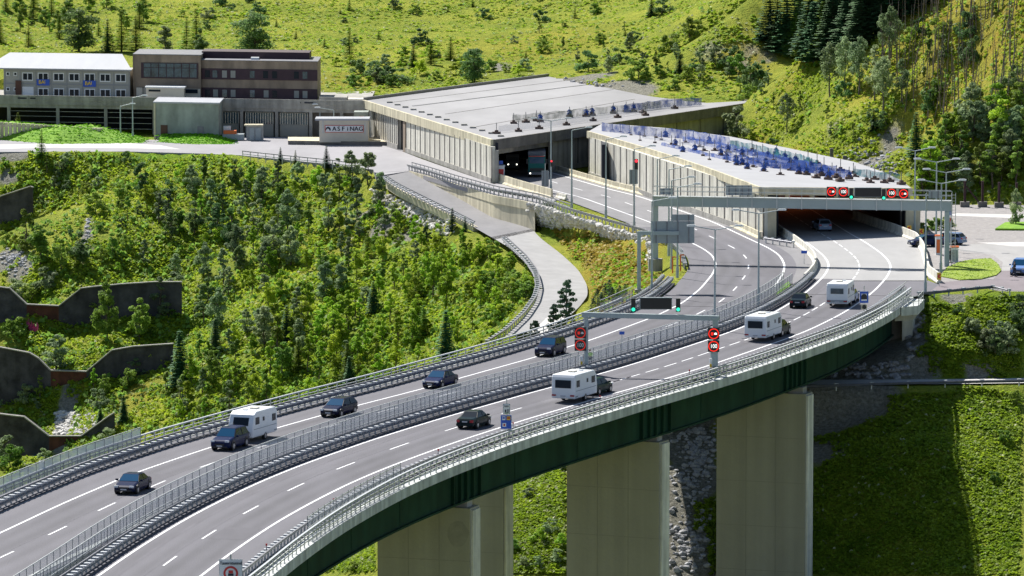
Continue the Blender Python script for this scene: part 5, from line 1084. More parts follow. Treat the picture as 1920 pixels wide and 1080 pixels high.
# large gantry across both carriageways
Y0, Y1 = 594, 587
GL, GR = atYd(1229, 490, Y0), atYd(1775, 500, Y1); GL.z = 0; GR.z = 0
g1 = thing('sign_gantry', 'large grey-green gantry with red speed signs spanning both carriageways before the tunnel', 'gantry', GL)
ZB = 6.45
A_, B_ = Vector((GL.x - .3, Y0, ZB + .6)), Vector((GR.x + .5, Y1, ZB + .6))
MB().bar(A_, B_, .9, 1.15).build('beam', M['gantry'], g1)
MB().bar(A_ + Vector((0, 0, .6)), B_ + Vector((0, 0, .6)), 1.3, .07).build('walkway', M['steel'], g1)
for k in range(13): q = A_.lerp(B_, k / 12); MB().box((q.x, q.y - .5, q.z), (.12, .14, 1.3)).build('beam_bracket', M['steel'], g1)
gh = MB()
for h in (.55, 1.1):
    gh.bar(A_ + Vector((0, -.6, .65 + h)), B_ + Vector((0, -.6, .65 + h)), .05); gh.bar(A_ + Vector((0, .6, .65 + h)), B_ + Vector((0, .6, .65 + h)), .05)
for k in range(25): q = A_.lerp(B_, k / 24); gh.bar(q + Vector((0, -.6, .6)), q + Vector((0, -.6, 1.75)), .05)
gh.build('walkway_railing', M['steel'], g1)
MB().box((GL.x, Y0, 3.2), (.62, .62, 6.5)).build('post', M['gantry'], g1); MB().box((GR.x, Y1, 3.2), (.55, .7, 6.5)).build('post', M['gantry'], g1)
MB().tube((GL.x, Y0, -1.2), (GL.x, Y0, .25), .85, .85, 16).build('pedestal', M['concrete'], g1)
ld = MB(); ld.bar((GR.x + .5, Y1 - .3, 0), (GR.x + .5, Y1 - .3, 8.6), .06); ld.bar((GR.x + .95, Y1 - .3, 0), (GR.x + .95, Y1 - .3, 8.6), .06)
for k in range(24): ld.bar((GR.x + .5, Y1 - .3, .3 + k * .35), (GR.x + .95, Y1 - .3, .3 + k * .35), .04)
ld.build('ladder', M['steel'], g1)
def gant_y(u): return np.interp(u, [1229, 1775], [Y0, Y1])
for u, v, k, lb in ((1559, 359, 'nt', 'red ringed no-overtaking sign at the left end of the row on the large gantry'), (1581, 359.5, '100', 'left of the two red 100 speed signs on the large gantry'), (1671.5, 362, '100', 'right of the two red 100 speed signs on the large gantry'), (1694, 363, 'nt', 'red ringed no-overtaking sign at the right end of the row on the large gantry')):
    q = atYd(u, v, gant_y(u) - .75); led_sign(q, 1.1, k, lb, 'speed signs on the large gantry')
for u, lb in ((1596, 'green traffic light left of the wide dark display on the large gantry'), (1657, 'green traffic light right of the wide dark display on the large gantry')):
    q = atYd(u, 363 if u < 1600 else 364.5, gant_y(u) - .75); signal(q, 1.25, lb)
def display(u0, u1, v0, v1, Y, label):
    a, b = atYd(u0, v1, Y), atYd(u1, v0, Y); t = thing('message_board', label, 'display', ((a.x + b.x) / 2, Y, a.z)); MB().box(((a.x + b.x) / 2, Y, (a.z + b.z) / 2), (b.x - a.x, .4, b.z - a.z)).build('housing', M['signback'], t)
    MB().box(((a.x + b.x) / 2, Y - .22, (a.z + b.z) / 2), (b.x - a.x - .12, .05, b.z - a.z - .12)).build('dark_screen', M['black'], t)
display(1602, 1652.5, 351.5, 369.5, gant_y(1630) - .7, 'wide unlit message board between the traffic lights of the large gantry')
def signback(u0, u1, v0, v1, Y, label, ribs=4, group='sign backs seen from behind'):
    a, b = atYd(u0, v1, Y), atYd(u1, v0, Y); t = thing('direction_sign', label, 'sign', ((a.x + b.x) / 2, Y, a.z), group); MB().box(((a.x + b.x) / 2, Y, (a.z + b.z) / 2), (b.x - a.x, .06, b.z - a.z)).build('panel', M['signback'], t)
    for k in range(ribs): x = a.x + (b.x - a.x) * (k + .5) / ribs; MB().box((x, Y - .08, (a.z + b.z) / 2), (.1, .1, b.z - a.z)).build('rib', M['steel_dark'], t)
signback(1361, 1410, 347.5, 366, gant_y(1385) + .8, 'blue-grey back of a sign board on the large gantry in front of the cream fascia', 4); signback(1238, 1262, 353, 365, gant_y(1250) + .8, 'small grey-green sign back at the left end of the large gantry', 2); signback(1741, 1765, 358, 372, gant_y(1750) - .6, 'small plain grey box sign at the right end of the large gantry', 2)
# cantilever sign beside the boulder wall
q = P(1198, 546, 0); cs = thing('cantilever_sign_post', 'thick grey cantilever post beside the orange grass, carrying two large sign backs', 'sign post', q)
zt = zv(436, q.y); MB().box((q.x, q.y, zt / 2), (.42, .42, zt + .3)).build('post', M['gantry'], cs); MB().bar((q.x - .15, q.y, zt), (q.x + 75 / FPX * q.y, q.y, zt), .4, .42).build('arm', M['gantry'], cs); MB().box((q.x, q.y, .05), (.9, .9, .35)).build('foot', M['concrete'], cs)
signback(1220, 1302, 414.5, 456, q.y + .35, 'large rectangular grey sign back on the cantilever arm', 4); signback(1259, 1302, 402, 414, q.y + .4, 'smaller grey sign back on top of the large one', 2)
# small gantry over the near carriageway
q0, q1 = P(1099, 700, 0), P(1341, 705, 0)
g2 = thing('sign_gantry', 'smaller grey portal gantry over the nearer carriageway with a black message board', 'gantry', q1)
for q, w in ((q0, .38), (q1, .5)): MB().box((q.x, q.y, 2.75), (w, .4, 5.6)).build('post', M['gantry'], g2)
MB().bar(Vector((q0.x - .4, q0.y, 5.62)), Vector((q1.x + .35, q1.y, 5.5)), .42, .45).build('beam', M['gantry'], g2)
MB().box((q1.x - .35, q1.y, 1.6), (.22, .3, 3.6)).build('rear_strut', M['gantry'], g2)
Yg = (q0.y + q1.y) / 2
display(1199.5, 1260, 557.5, 580, Yg - .1, 'black unlit message board standing on the beam of the smaller gantry')
for u, lb in ((1187.5, 'green traffic light left of the black board on the smaller gantry'), (1271.5, 'green traffic light right of the black board on the smaller gantry')): signal(atYd(u, 572, Yg - .1), 1.25, lb)
for u, vs, Yq, dm, side in ((1088, (624, 647), q0.y - .3, True, 'left'), (1338, (625.5, 649), q1.y - .3, False, 'right')):
    for v, k in zip(vs, ('nt', '100')): led_sign(atYd(u, v, Yq), 1.08, k, ('%s red ringed sign on the %s post of the smaller gantry, %s' % ('upper' if k == 'nt' else 'lower', side, 'no overtaking' if k == 'nt' else 'showing 100')), 'speed signs on the smaller gantry', dim=dm)
for q_ in (q0, q1): x = q_.x - .45; tb_ = thing('marker_post', 'short pale post with a yellow tag at the foot of the %s gantry post' % ('left' if q_ is q0 else 'right'), 'post', (x, q_.y - .4, 0), 'tagged posts'); MB().tube((x, q_.y - .4, 0), (x, q_.y - .4, 1.7), .14).build('post', M['white'], tb_); MB().box((x, q_.y - .6, 1.05), (.2, .05, .32)).build('tag_plate', M['yellow'], tb_)
# road signs
def pole(t, p, h, r=.045, z=0): MB().tube((p[0], p[1], z), (p[0], p[1], h), r).build('pole', M['steel'], t)
def board(t, u0, u1, v0, v1, Y, m, name='board', d=0): a, b = atYd(u0, v1, Y), atYd(u1, v0, Y); return MB().box(((a.x + b.x) / 2, Y + .02 - d, (a.z + b.z) / 2), (b.x - a.x, .04, b.z - a.z)).build(name, M[m], t)
Y = 427; p = atYd(950, 826, Y); t = thing('service_sign', 'blue motorway service sign with a small white panel above it, on the near parapet', 'sign', (p.x, Y, 0)); pole(t, (p.x, Y + .1), zv(750, Y))
b_ = board(t, 938.5, 959.5, 778, 804.5, Y, 'white'); board(b_, 939.2, 958.8, 778.7, 803.8, Y, 'blue', 'blue_face', .04); board(b_, 941.5, 947.5, 780.5, 787.5, Y, 'white', 'pictogram', .07); board(b_, 950, 957, 780.5, 787.5, Y, 'yellow', 'pictogram', .07); board(b_, 942, 949, 793, 800, Y, 'white', 'pictogram', .07); board(b_, 944, 947, 794.5, 798.5, Y, 'red', 'pictogram', .1); board(b_, 942.5, 946.5, 782, 785, Y, 'blue', 'pictogram', .1); board(b_, 951, 956, 782.3, 785, Y, 'red', 'pictogram', .1)
b_ = board(t, 943, 956.5, 757, 777, Y, 'signback'); board(b_, 944, 955.5, 758, 776, Y, 'white', 'white_face', .04); a = atYd(949.7, 761.5, Y - .06); text('km', .3, a, 'cloth_dark', b_); board(b_, 946.5, 949, 768, 773, Y, 'cloth_dark', 'pictogram', .07); board(b_, 951, 952, 767, 773.5, Y, 'cloth_dark', 'pictogram', .07); board(b_, 953.3, 954.3, 767, 773.5, Y, 'cloth_dark', 'pictogram', .07); board(b_, 946, 953, 773.8, 775, Y, 'herb_lush', 'pictogram', .07)
Y = 529; p = atYd(1620, 598, Y); t = thing('tunnel_sign', 'square blue tunnel sign with a small panel below, at the near edge before the abutment', 'sign', (p.x, Y, 0)); pole(t, (p.x, Y + .1), zv(536, Y))
b_ = board(t, 1611.5, 1628.8, 546, 568.5, Y, 'white'); board(b_, 1612.2, 1628.1, 546.8, 567.8, Y, 'blue', 'blue_face', .04); board(b_, 1615, 1625.5, 550.5, 564, Y, 'white', 'white_square', .07)
tm = MB(); c = atYd(1620.3, 556.5, Y - .1); tm.add([(c.x + .3 * math.cos(math.pi * k / 10), c.y, c.z + .3 * math.sin(math.pi * k / 10)) for k in range(11)] + [(c.x - .3, c.y, c.z - .27), (c.x + .3, c.y, c.z - .27)], [tuple(range(13))]); tm.build('tunnel_symbol', M['black'], b_)
b_ = board(t, 1614.5, 1625.5, 570.5, 580.5, Y, 'concrete_cream'); c = atYd(1620.5, 575.5, Y - .04); disc(MB(), c, .22).build('round_symbol', M['black'], b_)
Y = 341; p = atYd(432.5, 1120, Y); t = thing('tunnel_name_sign', 'pale sign reading Tauerntunnel above a red ring, at the bottom picture edge', 'sign', (p.x, Y, 0)); pole(t, (p.x, Y + .1), zv(1047, Y), .07)
b_ = board(t, 411, 454.5, 1048.5, 1112, Y, 'steel'); board(b_, 412, 453.5, 1049.5, 1111, Y, 'signface' if 'signface' in M else 'white', 'face', .04); text('Tauerntunnel', .3, atYd(432.7, 1056, Y - .05), 'cloth_dark', b_, sx=.93, bold=.012)
c = atYd(432.7, 1075, Y - .07); ring(MB(), c, .36, .5).build('red_ring', M['red'], b_); k = MB(); k.box((c.x, c.y, c.z + .1), (.3, .02, .2)); k.build('truck_symbol', M['red'], b_); k = MB(); k.box((c.x, c.y, c.z - .1), (.36, .02, .16)); k.build('truck_body_symbol', M['cloth_dark'], b_)
for u, v0, v1, zb_, lb in ((1705, 423, 433, 0, 'yellow chevron board nearest the tunnel pillar'), (1728, 429, 438.5, 0, 'yellow chevron board above the bend of the cream barrier'), (1761, 511, 525, 0, 'small dark red chevron board at the end of the cream barrier')):
    g_ = P(u, v1 + 12, 0); Y = g_.y; t = thing('chevron_sign', lb, 'sign', (g_.x, Y, 0), 'chevron signs'); pole(t, (g_.x, Y + .1), zv(v0, Y))
    b_ = board(t, u - 4, u + 4, v0, v1, Y, 'yellow'); c = atYd(u, (v0 + v1) / 2, Y - .03); s = .22; k = MB(); k.add([(c.x + s, c.y, c.z + s), (c.x - s * .2, c.y, c.z + s), (c.x - s, c.y, c.z), (c.x - s * .2, c.y, c.z - s), (c.x + s, c.y, c.z - s), (c.x, c.y, c.z)], [(0, 1, 2, 5), (5, 2, 3, 4)]); k.build('chevron', M['red'], b_)
for u, v, lb in ((684, 448, 'x'),): 
    p = atYd(1508, 454, 590); t = thing('kilometre_board', 'tiny blue board on the white median barrier near the tunnel', 'sign', (p.x, 590, 0), 'small blue boards'); pole(t, (p.x, 590), .6); MB().box((p.x, 590, 1.4), (.7, .05, .35)).build('board', M['blue'], t); MB().tube((p.x, 590.05, .5), (p.x, 590.05, 1.5), .03).build('pole', M['steel'], t)
p = P(1166, 672, 0); t = thing('kilometre_board', 'tiny blue board standing on the median mesh fence right of the worker', 'sign', p, 'small blue boards'); pole(t, p, 2.5); MB().box((p.x, p.y - .05, 2.5), (.5, .05, .3)).build('board', M['blue'], t)
p = P(78, 905, 0); t = thing('junction_box', 'grey metal box on the outer railing of the far viaduct, near the left edge', 'box', (p.x, p.y, .9)); MB().box((p.x, p.y, 1.35), (.4, .4, .8)).build('box', M['signback'], t); pole(t, p, 1, .04)
# emergency cabinets
def cabinet(u0, u1, v0, v1, m, label, group, top='white'):
    g_ = P((u0 + u1) / 2, v1, 0); Y = g_.y; t = thing('emergency_cabinet', label, 'cabinet', (g_.x, Y, 0), group); a, b = atYd(u0, v1, Y), atYd(u1, v0, Y); w = b.x - a.x
    MB().box((g_.x, Y + w / 2, b.z / 2), (w, w, b.z)).build('body', M['white'], t); MB().box((g_.x, Y - .02, b.z * .47), (w * .78, .04, b.z * .72)).build('door', M[m], t); MB().box((g_.x, Y + w / 2, b.z + .06), (w + .15, w + .15, .14)).build('roof', M[top], t); return t, g_, b.z
t, g_, zz = cabinet(930, 946, 312, 342, 'red', 'red and white emergency cabinet at the left pillar of the upper gallery mouth', None); MB().box((g_.x + .1, g_.y, zz + .55), (.55, .08, .5)).build('blue_sign', M['blue'], t)
cabinet(921, 929, 318, 342, 'cream', 'narrow pale pink cabinet left of the red emergency cabinet', None, 'orange')
cabinet(1754.5, 1766.5, 443, 478, 'orange', 'tall orange-red cabinet beside the lamp posts at the rest area', None, 'orange')
cabinet(1784, 1797, 464, 492, 'signback', 'grey vending box with an orange lid beside a standing person', None, 'orange')
for u0, u1, v0, v1, lb in ((1015.5, 1029, 320, 350, 'grey back of a sign in front of the green truck'), (1180, 1196, 318, 345, 'pair of stacked dark sign backs in front of the ribbed gallery wall')):
    Y = P((u0 + u1) / 2, v1 + 12, 0).y if u0 < 1100 else P(1189, 440, 0).y; signback(u0, u1, v0, v1, Y, lb, 2); p = atYd((u0 + u1) / 2, v1, Y); t = thing('sign_pole', 'thin pole carrying the ' + ('grey sign back before the truck' if u0 < 1100 else 'stacked sign backs by the ribbed wall'), 'pole', (p.x, Y + .1, 0), 'poles of the sign backs'); MB().tube((p.x, Y + .12, 0), (p.x, Y + .12, zv(305 if u0 < 1100 else 300, Y)), .05).build('pole', M['steel'], t)
for u, v, lb in ((1034, 306, 'red signal lamp on the lamp post at the upper gallery mouth'), (1193, 308, 'red signal lamp above the stacked sign backs')): q = atYd(u, v, P(1033, 362, 0).y - .3 if u < 1100 else P(1193, 440, 0).y - .3); signal(q, .9 if u < 1100 else 1.3, lb, color='lamp_red')
for k, u in enumerate((1264, 1276)):                      # red frame beside the median start
    p = P(u - (3 if k == 0 else 0), 512 - k * 4, 0); t = thing('road_marker', 'orange-red marker frame in the grass beside the left barrier, %s of two' % ('left' if k == 0 else 'right'), 'marker', p, 'orange-red marker frames'); f = MB(); f.box((p.x, p.y, .95), (.16, .08, 1.9)); f.box((p.x + .22, p.y, 1.85), (.45, .08, .14)); f.build('frame', M['orange'], t)
p = P(1782, 480, 0); t = thing('parking_sign', 'blue sign with a red arrow below it, on a lamp post at the rest area', 'sign', (p.x, p.y, 0)); c = atYd(1781, 398, p.y); MB().tube((p.x, p.y, 0), (p.x, p.y, c.z + .4), .05).build('pole', M['steel'], t); MB().box(c, (.55, .05, .75)).build('board', M['blue'], t); a = MB(); a.bar(c + Vector((-.1, 0, -1.3)), c + Vector((.12, 0, -.75)), .12); a.bar(c + Vector((.12, 0, -.7)), c + Vector((-.15, 0, -.75)), .1); a.build('arrow', M['red'], t)
# avalanche fence posts at the right edge
for u, v, vt, lb in ((1809, 388, 338, 'left'), (1842, 388, 338, 'second from left'), (1873, 389, 340, 'third from left'), (1906, 389, 341, 'right')):
    p = P(u, v, 0); Y = p.y; t = thing('steel_post', 'rust-brown steel post of the rockfall fence at the right edge, %s of four' % lb, 'post', p, 'rockfall fence posts'); z = zv(vt, Y); s = MB(); s.box((p.x, Y, z / 2), (.3, .3, z)); s.build('post', M['rust_post'], t); MB().box((p.x, Y, .35), (1.2, 1, .7)).build('foot_block', M['concrete_dark'], t)
    if lb == 'left': MB().bar((p.x, Y, z * .85), (P(1838, 388, 0).x, Y, .4), .2).build('diagonal_brace', M['rust_post'], t)
# ------------------------------------------------------------------ vehicles: local +X forward
def loft(secs, closed_ends=True):
    mb = MB(); n = len(secs[0])
    for s in secs: mb.v += s
    for k in range(len(secs) - 1):
        for i in range(n): j = (i + 1) % n; mb.f.append((k * n + i, k * n + j, (k + 1) * n + j, (k + 1) * n + i))
    mb.f += [tuple(range(n - 1, -1, -1)), tuple((len(secs) - 1) * n + i for i in range(n))]; mb.m = [0] * len(mb.f); return mb
def car(label, u, v, dirv, col, kind='sedan', L=4.7, W=1.82, Ht=1.45, z=0, name='car', p=None):
    p = P(u, v, z) if p is None else p
    t = thing(name, label, 'car', (0, 0, 0)); pm = paint('car_paint', col)
    h = L / 2; w = W / 2
    prof = {'sedan': [(-h, .78, .80), (-h + .12, .92, .9), (-h + .9, 1.02, .97), (-h + 1.4, .98, 1), (.5, .96, 1), (1.0, .97, .99), (h - .9, .86, .97), (h - .25, .74, .9), (h - .02, .62, .8)],
            'wagon': [(-h, .9, .84), (-h + .1, 1.0, .93), (-h + .6, 1.0, .98), (0, .98, 1), (.9, 1.0, .99), (h - .9, .9, .97), (h - .25, .78, .9), (h - .02, .66, .8)],
            'suv': [(-h, 1.0, .86), (-h + .1, 1.1, .94), (-h + .6, 1.12, .98), (0, 1.1, 1), (.9, 1.12, .99), (h - .85, 1.04, .97), (h - .2, .92, .92), (h - .02, .76, .84)]}[kind]
    secs = []
    for x, zt, ws in prof:
        e = .22 if abs(x) < h - .3 else .3
        secs.append([(x, -w * ws * .93, e), (x, -w * ws, .45), (x, -w * ws, zt * .72), (x, -w * ws * .95, zt - .04), (x, -w * ws * .8, zt), (x, w * ws * .8, zt), (x, w * ws * .95, zt - .04), (x, w * ws, zt * .72), (x, w * ws, .45), (x, w * ws * .93, e)])
    body = loft(secs).build('body', pm, t, smooth=False); bv = body.modifiers.new('b', 'BEVEL'); bv.width = .05; bv.segments = 2; bv.angle_limit = R(25)
    zb = {'sedan': .96, 'wagon': .98, 'suv': 1.1}[kind]
    xs = {'sedan': (-h + .85, -h + 1.5, .35, 1.12), 'wagon': (-h + .12, -h + .5, .25, 1.05), 'suv': (-h + .12, -h + .45, .3, 1.05)}[kind]
    wb, wt = w * .92, w * .72; x0, x1, x2, x3 = xs; zr = Ht
    B = [(x0, wb, zb), (x1, wt, zr - .06), (x2, wt, zr - .02), (x3, wb, zb - .02)]
    def quad(name, pts, m, par=t):
        mb = MB(); mb.add(pts, [tuple(range(len(pts)))]); return mb.build(name, M[m] if isinstance(m, str) else m, par)
    L_ = [(x, -y, zz) for x, y, zz in B]; R_ = [(x, y, zz) for x, y, zz in B]
    core = loft([[(x0, -wb, zb - .1), (x0, wb, zb - .1), (x0, wb, zb), (x0, -wb, zb)], [(x1, -wb, zb - .1), (x1, wb, zb - .1), (x1, wt, zr - .06), (x1, -wt, zr - .06)], [(x2, -wb, zb - .1), (x2, wb, zb - .1), (x2, wt, zr - .02), (x2, -wt, zr - .02)], [(x3, -wb, zb - .1), (x3, wb, zb - .1), (x3, wb, zb - .02), (x3, -wb, zb - .02)]])
    core.build('cabin', pm, t)
    def inset(q, f, out):
        c = sum((Vector(a) for a in q), Vector()) / len(q); return [tuple(Vector(a).lerp(c, f) + Vector(out)) for a in q]
    quad('windscreen', inset([L_[2], L_[3], R_[3], R_[2]], .07, (.012, 0, .012)), 'windscreen')
    quad('rear_window', inset([R_[1], R_[0], L_[0], L_[1]], .12, (-.012, 0, .012)), 'glass')
    for s, S in ((-1, L_), (1, R_)):
        mid = (x1 + x2) / 2 + .1
        a = [S[0], S[1], (mid, S[1][1], zr - .04), (mid, S[0][1], zb)]; b = [(mid, S[0][1], zb), (mid, S[1][1], zr - .04), S[2], S[3]]
        for qd in (a, b): qd = inset(qd, .1, (0, s * .02, 0)); quad('side_window', qd if s < 0 else qd[::-1], 'glass')
    rb = MB(); rb.add([(x1 - .02, -wt, zr - .06), (x2 + .04, -wt, zr - .02), (x2 + .04, wt, zr - .02), (x1 - .02, wt, zr - .06), (x1 + .15, -wt * .8, zr + .01), (x2 - .15, -wt * .8, zr + .03), (x2 - .15, wt * .8, zr + .03), (x1 + .15, wt * .8, zr + .01)], [(4, 5, 6, 7), (0, 1, 5, 4), (1, 2, 6, 5), (2, 3, 7, 6), (3, 0, 4, 7)]); rb.build('roof_panel', pm, t)
    r = .33 if kind != 'suv' else .38
    for x in (-h + .85, h - .88):
        for s in (-1, 1):
            a = MB(); a.tube((x, s * (w - .2), r), (x, s * (w + .015), r), r, r, 18); wh = a.build('wheel', M['tyre'], t)
            a = MB(); a.tube((x, s * (w - .1), r), (x, s * (w + .03), r), r * .64, r * .58, 12); a.build('rim', M['rim'], wh)
            a = MB(); a.tube((x, s * (w - .3), r + .05), (x, s * (w + .005), r + .05), r + .07, r + .07, 18); a.build('wheel_arch', M['black'], t)
    zf = prof[-2][1]; zr_ = prof[0][1]
    for s in (-1, 1):
        MB().box((h - .12, s * w * .68, zf - .08), (.2, w * .36, .15)).build('headlight', M['lamp_glass'], t); MB().box((-h + .06, s * w * .7, zr_ - .06), (.14, w * .34, .2)).build('tail_light', M['tail'], t)
        MB().box((x3 - .25, s * (w + .1), zb + .06), (.14, .22, .15)).build('door_mirror', pm, t)
    MB().box((h - .01, 0, .56), (.06, w * .9, .16)).build('grille', M['black'], t); MB().box((h + .0, 0, .36), (.04, w * 1.4, .12)).build('air_intake', M['black'], t); MB().box((h + .02, 0, .45), (.03, .5, .11)).build('number_plate', M['plate'], t); MB().box((-h - .01, 0, .68), (.03, .5, .11)).build('number_plate', M['plate'], t)
    MB().box((-h + .05, 0, .42), (.2, W * .88, .22)).build('rear_bumper', pm, t)
    t.location = p; t.rotation_euler = (0, 0, math.atan2(dirv[1], dirv[0])); return t
def caravan(label, u, v, dirv, style, L=5.3, W=2.3, group='white touring caravans'):
    p = P(u, v, 0); t = thing('caravan', label, 'caravan', (0, 0, 0), group); h = L / 2; w = W / 2; zb, zt = .42, 2.6
    if style == 'round': side = [(-h + .1, zb), (-h, 1.0), (-h, 2.2), (-h + .35, zt), (h - .95, zt), (h - .45, 2.35), (h - .12, 1.7), (h, 1.0), (h, zb)]
    else: side = [(-h, zb), (-h - .02, 1.2), (-h + .05, 2.35), (-h + .22, zt), (h - .6, zt), (h - .2, 2.2), (h, 1.4), (h, zb)]
    n = len(side); mb = MB(); mb.v = [(x, -w, z) for x, z in side] + [(x, w, z) for x, z in side]; mb.f = [tuple(range(n)), tuple(range(2 * n - 1, n - 1, -1))] + [(i, i + n, (i + 1) % n + n, (i + 1) % n) for i in range(n)]; mb.m = [0] * len(mb.f)
    o = mb.build('body', M['white'], t); bv = o.modifiers.new('b', 'BEVEL'); bv.width = .09; bv.segments = 3; bv.angle_limit = R(40)
    win = 'office_glass' if style == 'light' else 'glass'
    MB().box((-h - .03, 0, 1.75 if style != 'light' else 1.8), (.06, W * .66 if style != 'light' else W * .6, .72 if style != 'light' else .58)).build('rear_window', M[win], t)
    fw = MB(); xa, xb = (h - .12, h - .28) if style == 'round' else (h - .08, h - .17); fw.add([(xa + .1, -w * .62, 1.45), (xa + .1, w * .62, 1.45), (xb - .0, w * .62, 2.12), (xb - .0, -w * .62, 2.12)], [(0, 1, 2, 3)]); fw.build('front_window', M['glass'], t)
    for s in (-1, 1):
        for x, ww, zz, hh in ((-h + .75, .7, 1.75, .6), (h - 1.0, .75, 1.8, .6), (.3, .32, 1.85, .35)): MB().box((x, s * (w + .01), zz), (ww, .05, hh)).build('side_window', M['glass'], t)
        MB().box((-h + .4, s * (w + .015), .62), (.6, .03, .1)).build('side_stripe', M['signback'], t); MB().box((0, s * (w + .012), 1.12), (L * .9, .02, .05)).build('side_stripe', M['signback'], t)
        a = MB(); a.tube((-.1, s * (w - .22), .33), (-.1, s * (w + .0), .33), .33, .33, 16); wh = a.build('wheel', M['tyre'], t); a = MB(); a.tube((-.1, s * (w - .1), .33), (-.1, s * (w + .02), .33), .2, .18, 10); a.build('rim', M['rim'], wh)
        MB().box((-h - .04, s * w * .78, .72), (.06, w * .34, .13)).build('tail_light', M['tail'], t)
    if style == 'light': MB().box((-h - .03, 0, .72), (.05, W * .96, .26)).build('rear_skirt', M['signback'], t)
    MB().box((-h - .05, 0, .66), (.04, .5, .12)).build('number_plate', M['plate'], t)
    MB().box((-.2, .1, zt + .05), (.75, .6, .14)).build('roof_hatch', M['cream'], t); MB().box((1.1, -.2, zt + .04), (.35, .35, .1)).build('roof_vent', M['white'], t)
    d = MB(); d.bar((h - .1, -.5, .5), (h + 1.15, 0, .48), .08); d.bar((h - .1, .5, .5), (h + 1.15, 0, .48), .08); d.build('drawbar', M['steel_dark'], t)
    t.location = p; t.rotation_euler = (0, 0, math.atan2(dirv[1], dirv[0])); return t
def tU(u, v): return -tangent(UE, P(u, v).y)
def tL(u, v): return tangent(LC, P(u, v).y)
NAVY = (.012, .014, .04)
car('dark blue saloon, nearest car, alone in the oncoming lane at the lower left', 249, 921, tU(249, 921), (.012, .014, .035), 'sedan', 4.75, 1.84, 1.44)
car('dark blue off-roader towing the white caravan in the oncoming lane', 431, 840, tU(431, 840), (.012, .018, .05), 'suv', 4.6, 1.88, 1.75)
caravan('white caravan behind the dark blue off-roader, coming towards the viewer', 474, 823, tU(474, 823), 'round', 5.2)
car('dark estate car in the oncoming lane, behind the caravan', 635, 778, tU(635, 778), (.012, .012, .03), 'wagon', 4.7, 1.85, 1.5)
car('dark blue saloon in the oncoming lane, between the estate and the off-roader', 825, 724, tU(825, 724), (.012, .016, .05), 'sedan', 4.9, 1.85, 1.48)
car('dark off-roader with tall windows, farthest of the oncoming cars, left of the small gantry', 1032, 665, tU(1032, 665), (.015, .015, .035), 'suv', 4.7, 1.9, 1.72)
car('black-green hatchback driving away beside the blue service sign', 889, 800, tL(889, 800), (.008, .02, .016), 'sedan', 4.4, 1.78, 1.45)
caravan('boxy white caravan nearest on the near carriageway, towed away by a dark green car', 1077, 750, tL(1077, 750), 'box', 5.4)
car('dark green car in front of the nearest white caravan', 1118, 737, tL(1118, 737), (.008, .035, .022), 'wagon', 4.4, 1.78, 1.48)
caravan('white caravan with a wide black rear window, middle one of the three driving away', 1431, 636, tL(1431, 636), 'box2', 5.6)
car('dark green car in front of the middle caravan, mostly hidden', 1458, 628, tL(1458, 628), (.01, .03, .018), 'suv', 4.4, 1.8, 1.6)
caravan('white caravan with a half-curtained rear window and grey skirt, farthest of the three', 1576, 573, tL(1576, 573), 'light', 5.0)
car('pale silver car half hidden in front of the farthest caravan', 1592, 565, tL(1592, 565), (.4, .42, .44), 'wagon', 4.3, 1.76, 1.45)
car('dark green saloon driving away behind the grassy strip, left of the farthest caravan', 1501, 575, tL(1501, 575), (.006, .018, .018), 'sedan', 4.5, 1.8, 1.46)
car('silver hatchback driving into the shade of the lower tunnel', 1541, 432, np.array((-.15, 1.0)), (.35, .35, .34), 'wagon', 4.3, 1.78, 1.5)
car('silver-grey estate parked behind the lamp posts at the rest area', 1776, 458, np.array((-.9, .5)), (.3, .32, .33), 'wagon', 4.5, 1.8, 1.48)
car('dark blue car with its front towards the cream barrier, at the rest area', 1735, 462, np.array((-.92, -.3)), (.02, .025, .06), 'wagon', 4.2, 1.76, 1.42)
car('pale blue van-like car parked at the right edge of the picture', 1912, 514, np.array((-.2, -1.0)), (.25, .32, .42), 'suv', 4.5, 1.85, 1.75)
# green truck and headlights of a second vehicle inside the upper gallery
tp = P(1007, 339, 0); t = thing('truck', 'green truck standing in the shade of the upper gallery mouth', 'truck', tp)
tg = paint('truck_paint', (.02, .2, .12)); x, y = tp.x, tp.y + 6
b = MB(); b.box((x, y + 1, 1.75), (2.4, 2.1, 2.7)).build('cab', tg, t); MB().box((x, y - .06, 2.45), (2.1, .06, .85)).build('windscreen', M['windscreen'], t); MB().box((x, y - .07, 3.05), (2.3, .1, .12)).build('roof_bar', M['red'], t); MB().box((x, y + 5.5, 2.1), (2.5, 6.5, 2.9)).build('load_body', M['steel_dark'], t)
MB().box((x, y - .08, 1.1), (2.0, .06, .5)).build('grille', M['black'], t); MB().box((x, y - .1, .6), (2.4, .2, .35)).build('bumper', M['steel_dark'], t)
for s in (-1, 1):
    d = MB(); disc(d, (x + s * .95, y - .22, .62), .11).build('headlight', M['headlamp'], t); MB().tube((x + s * 1.0, y + .9, .5), (x + s * 1.24, y + .9, .5), .5, .5, 16).build('wheel', M['tyre'], t); MB().box((x + s * 1.4, y, 2.3), (.2, .15, .7)).build('mirror', M['black'], t)
c2 = P(961, 322, 0); t = thing('van', 'vehicle with two lit headlamps deep in the shade of the upper gallery', 'van', c2); x, y = c2.x, c2.y + 3
MB().box((x, y + 2.5, 1.3), (1.9, 5, 2.0)).build('body', M['black'], t); MB().box((x, y - .05, 1.6), (1.6, .06, .7)).build('windscreen', M['glass'], t)
for s in (-1, 1):
    d = MB(); disc(d, (x + s * .62, y - .1, .85), .1).build('headlight', M['headlamp'], t); MB().tube((x + s * .75, y + .9, .35), (x + s * .97, y + .9, .35), .35, .35, 12).build('wheel', M['tyre'], t)
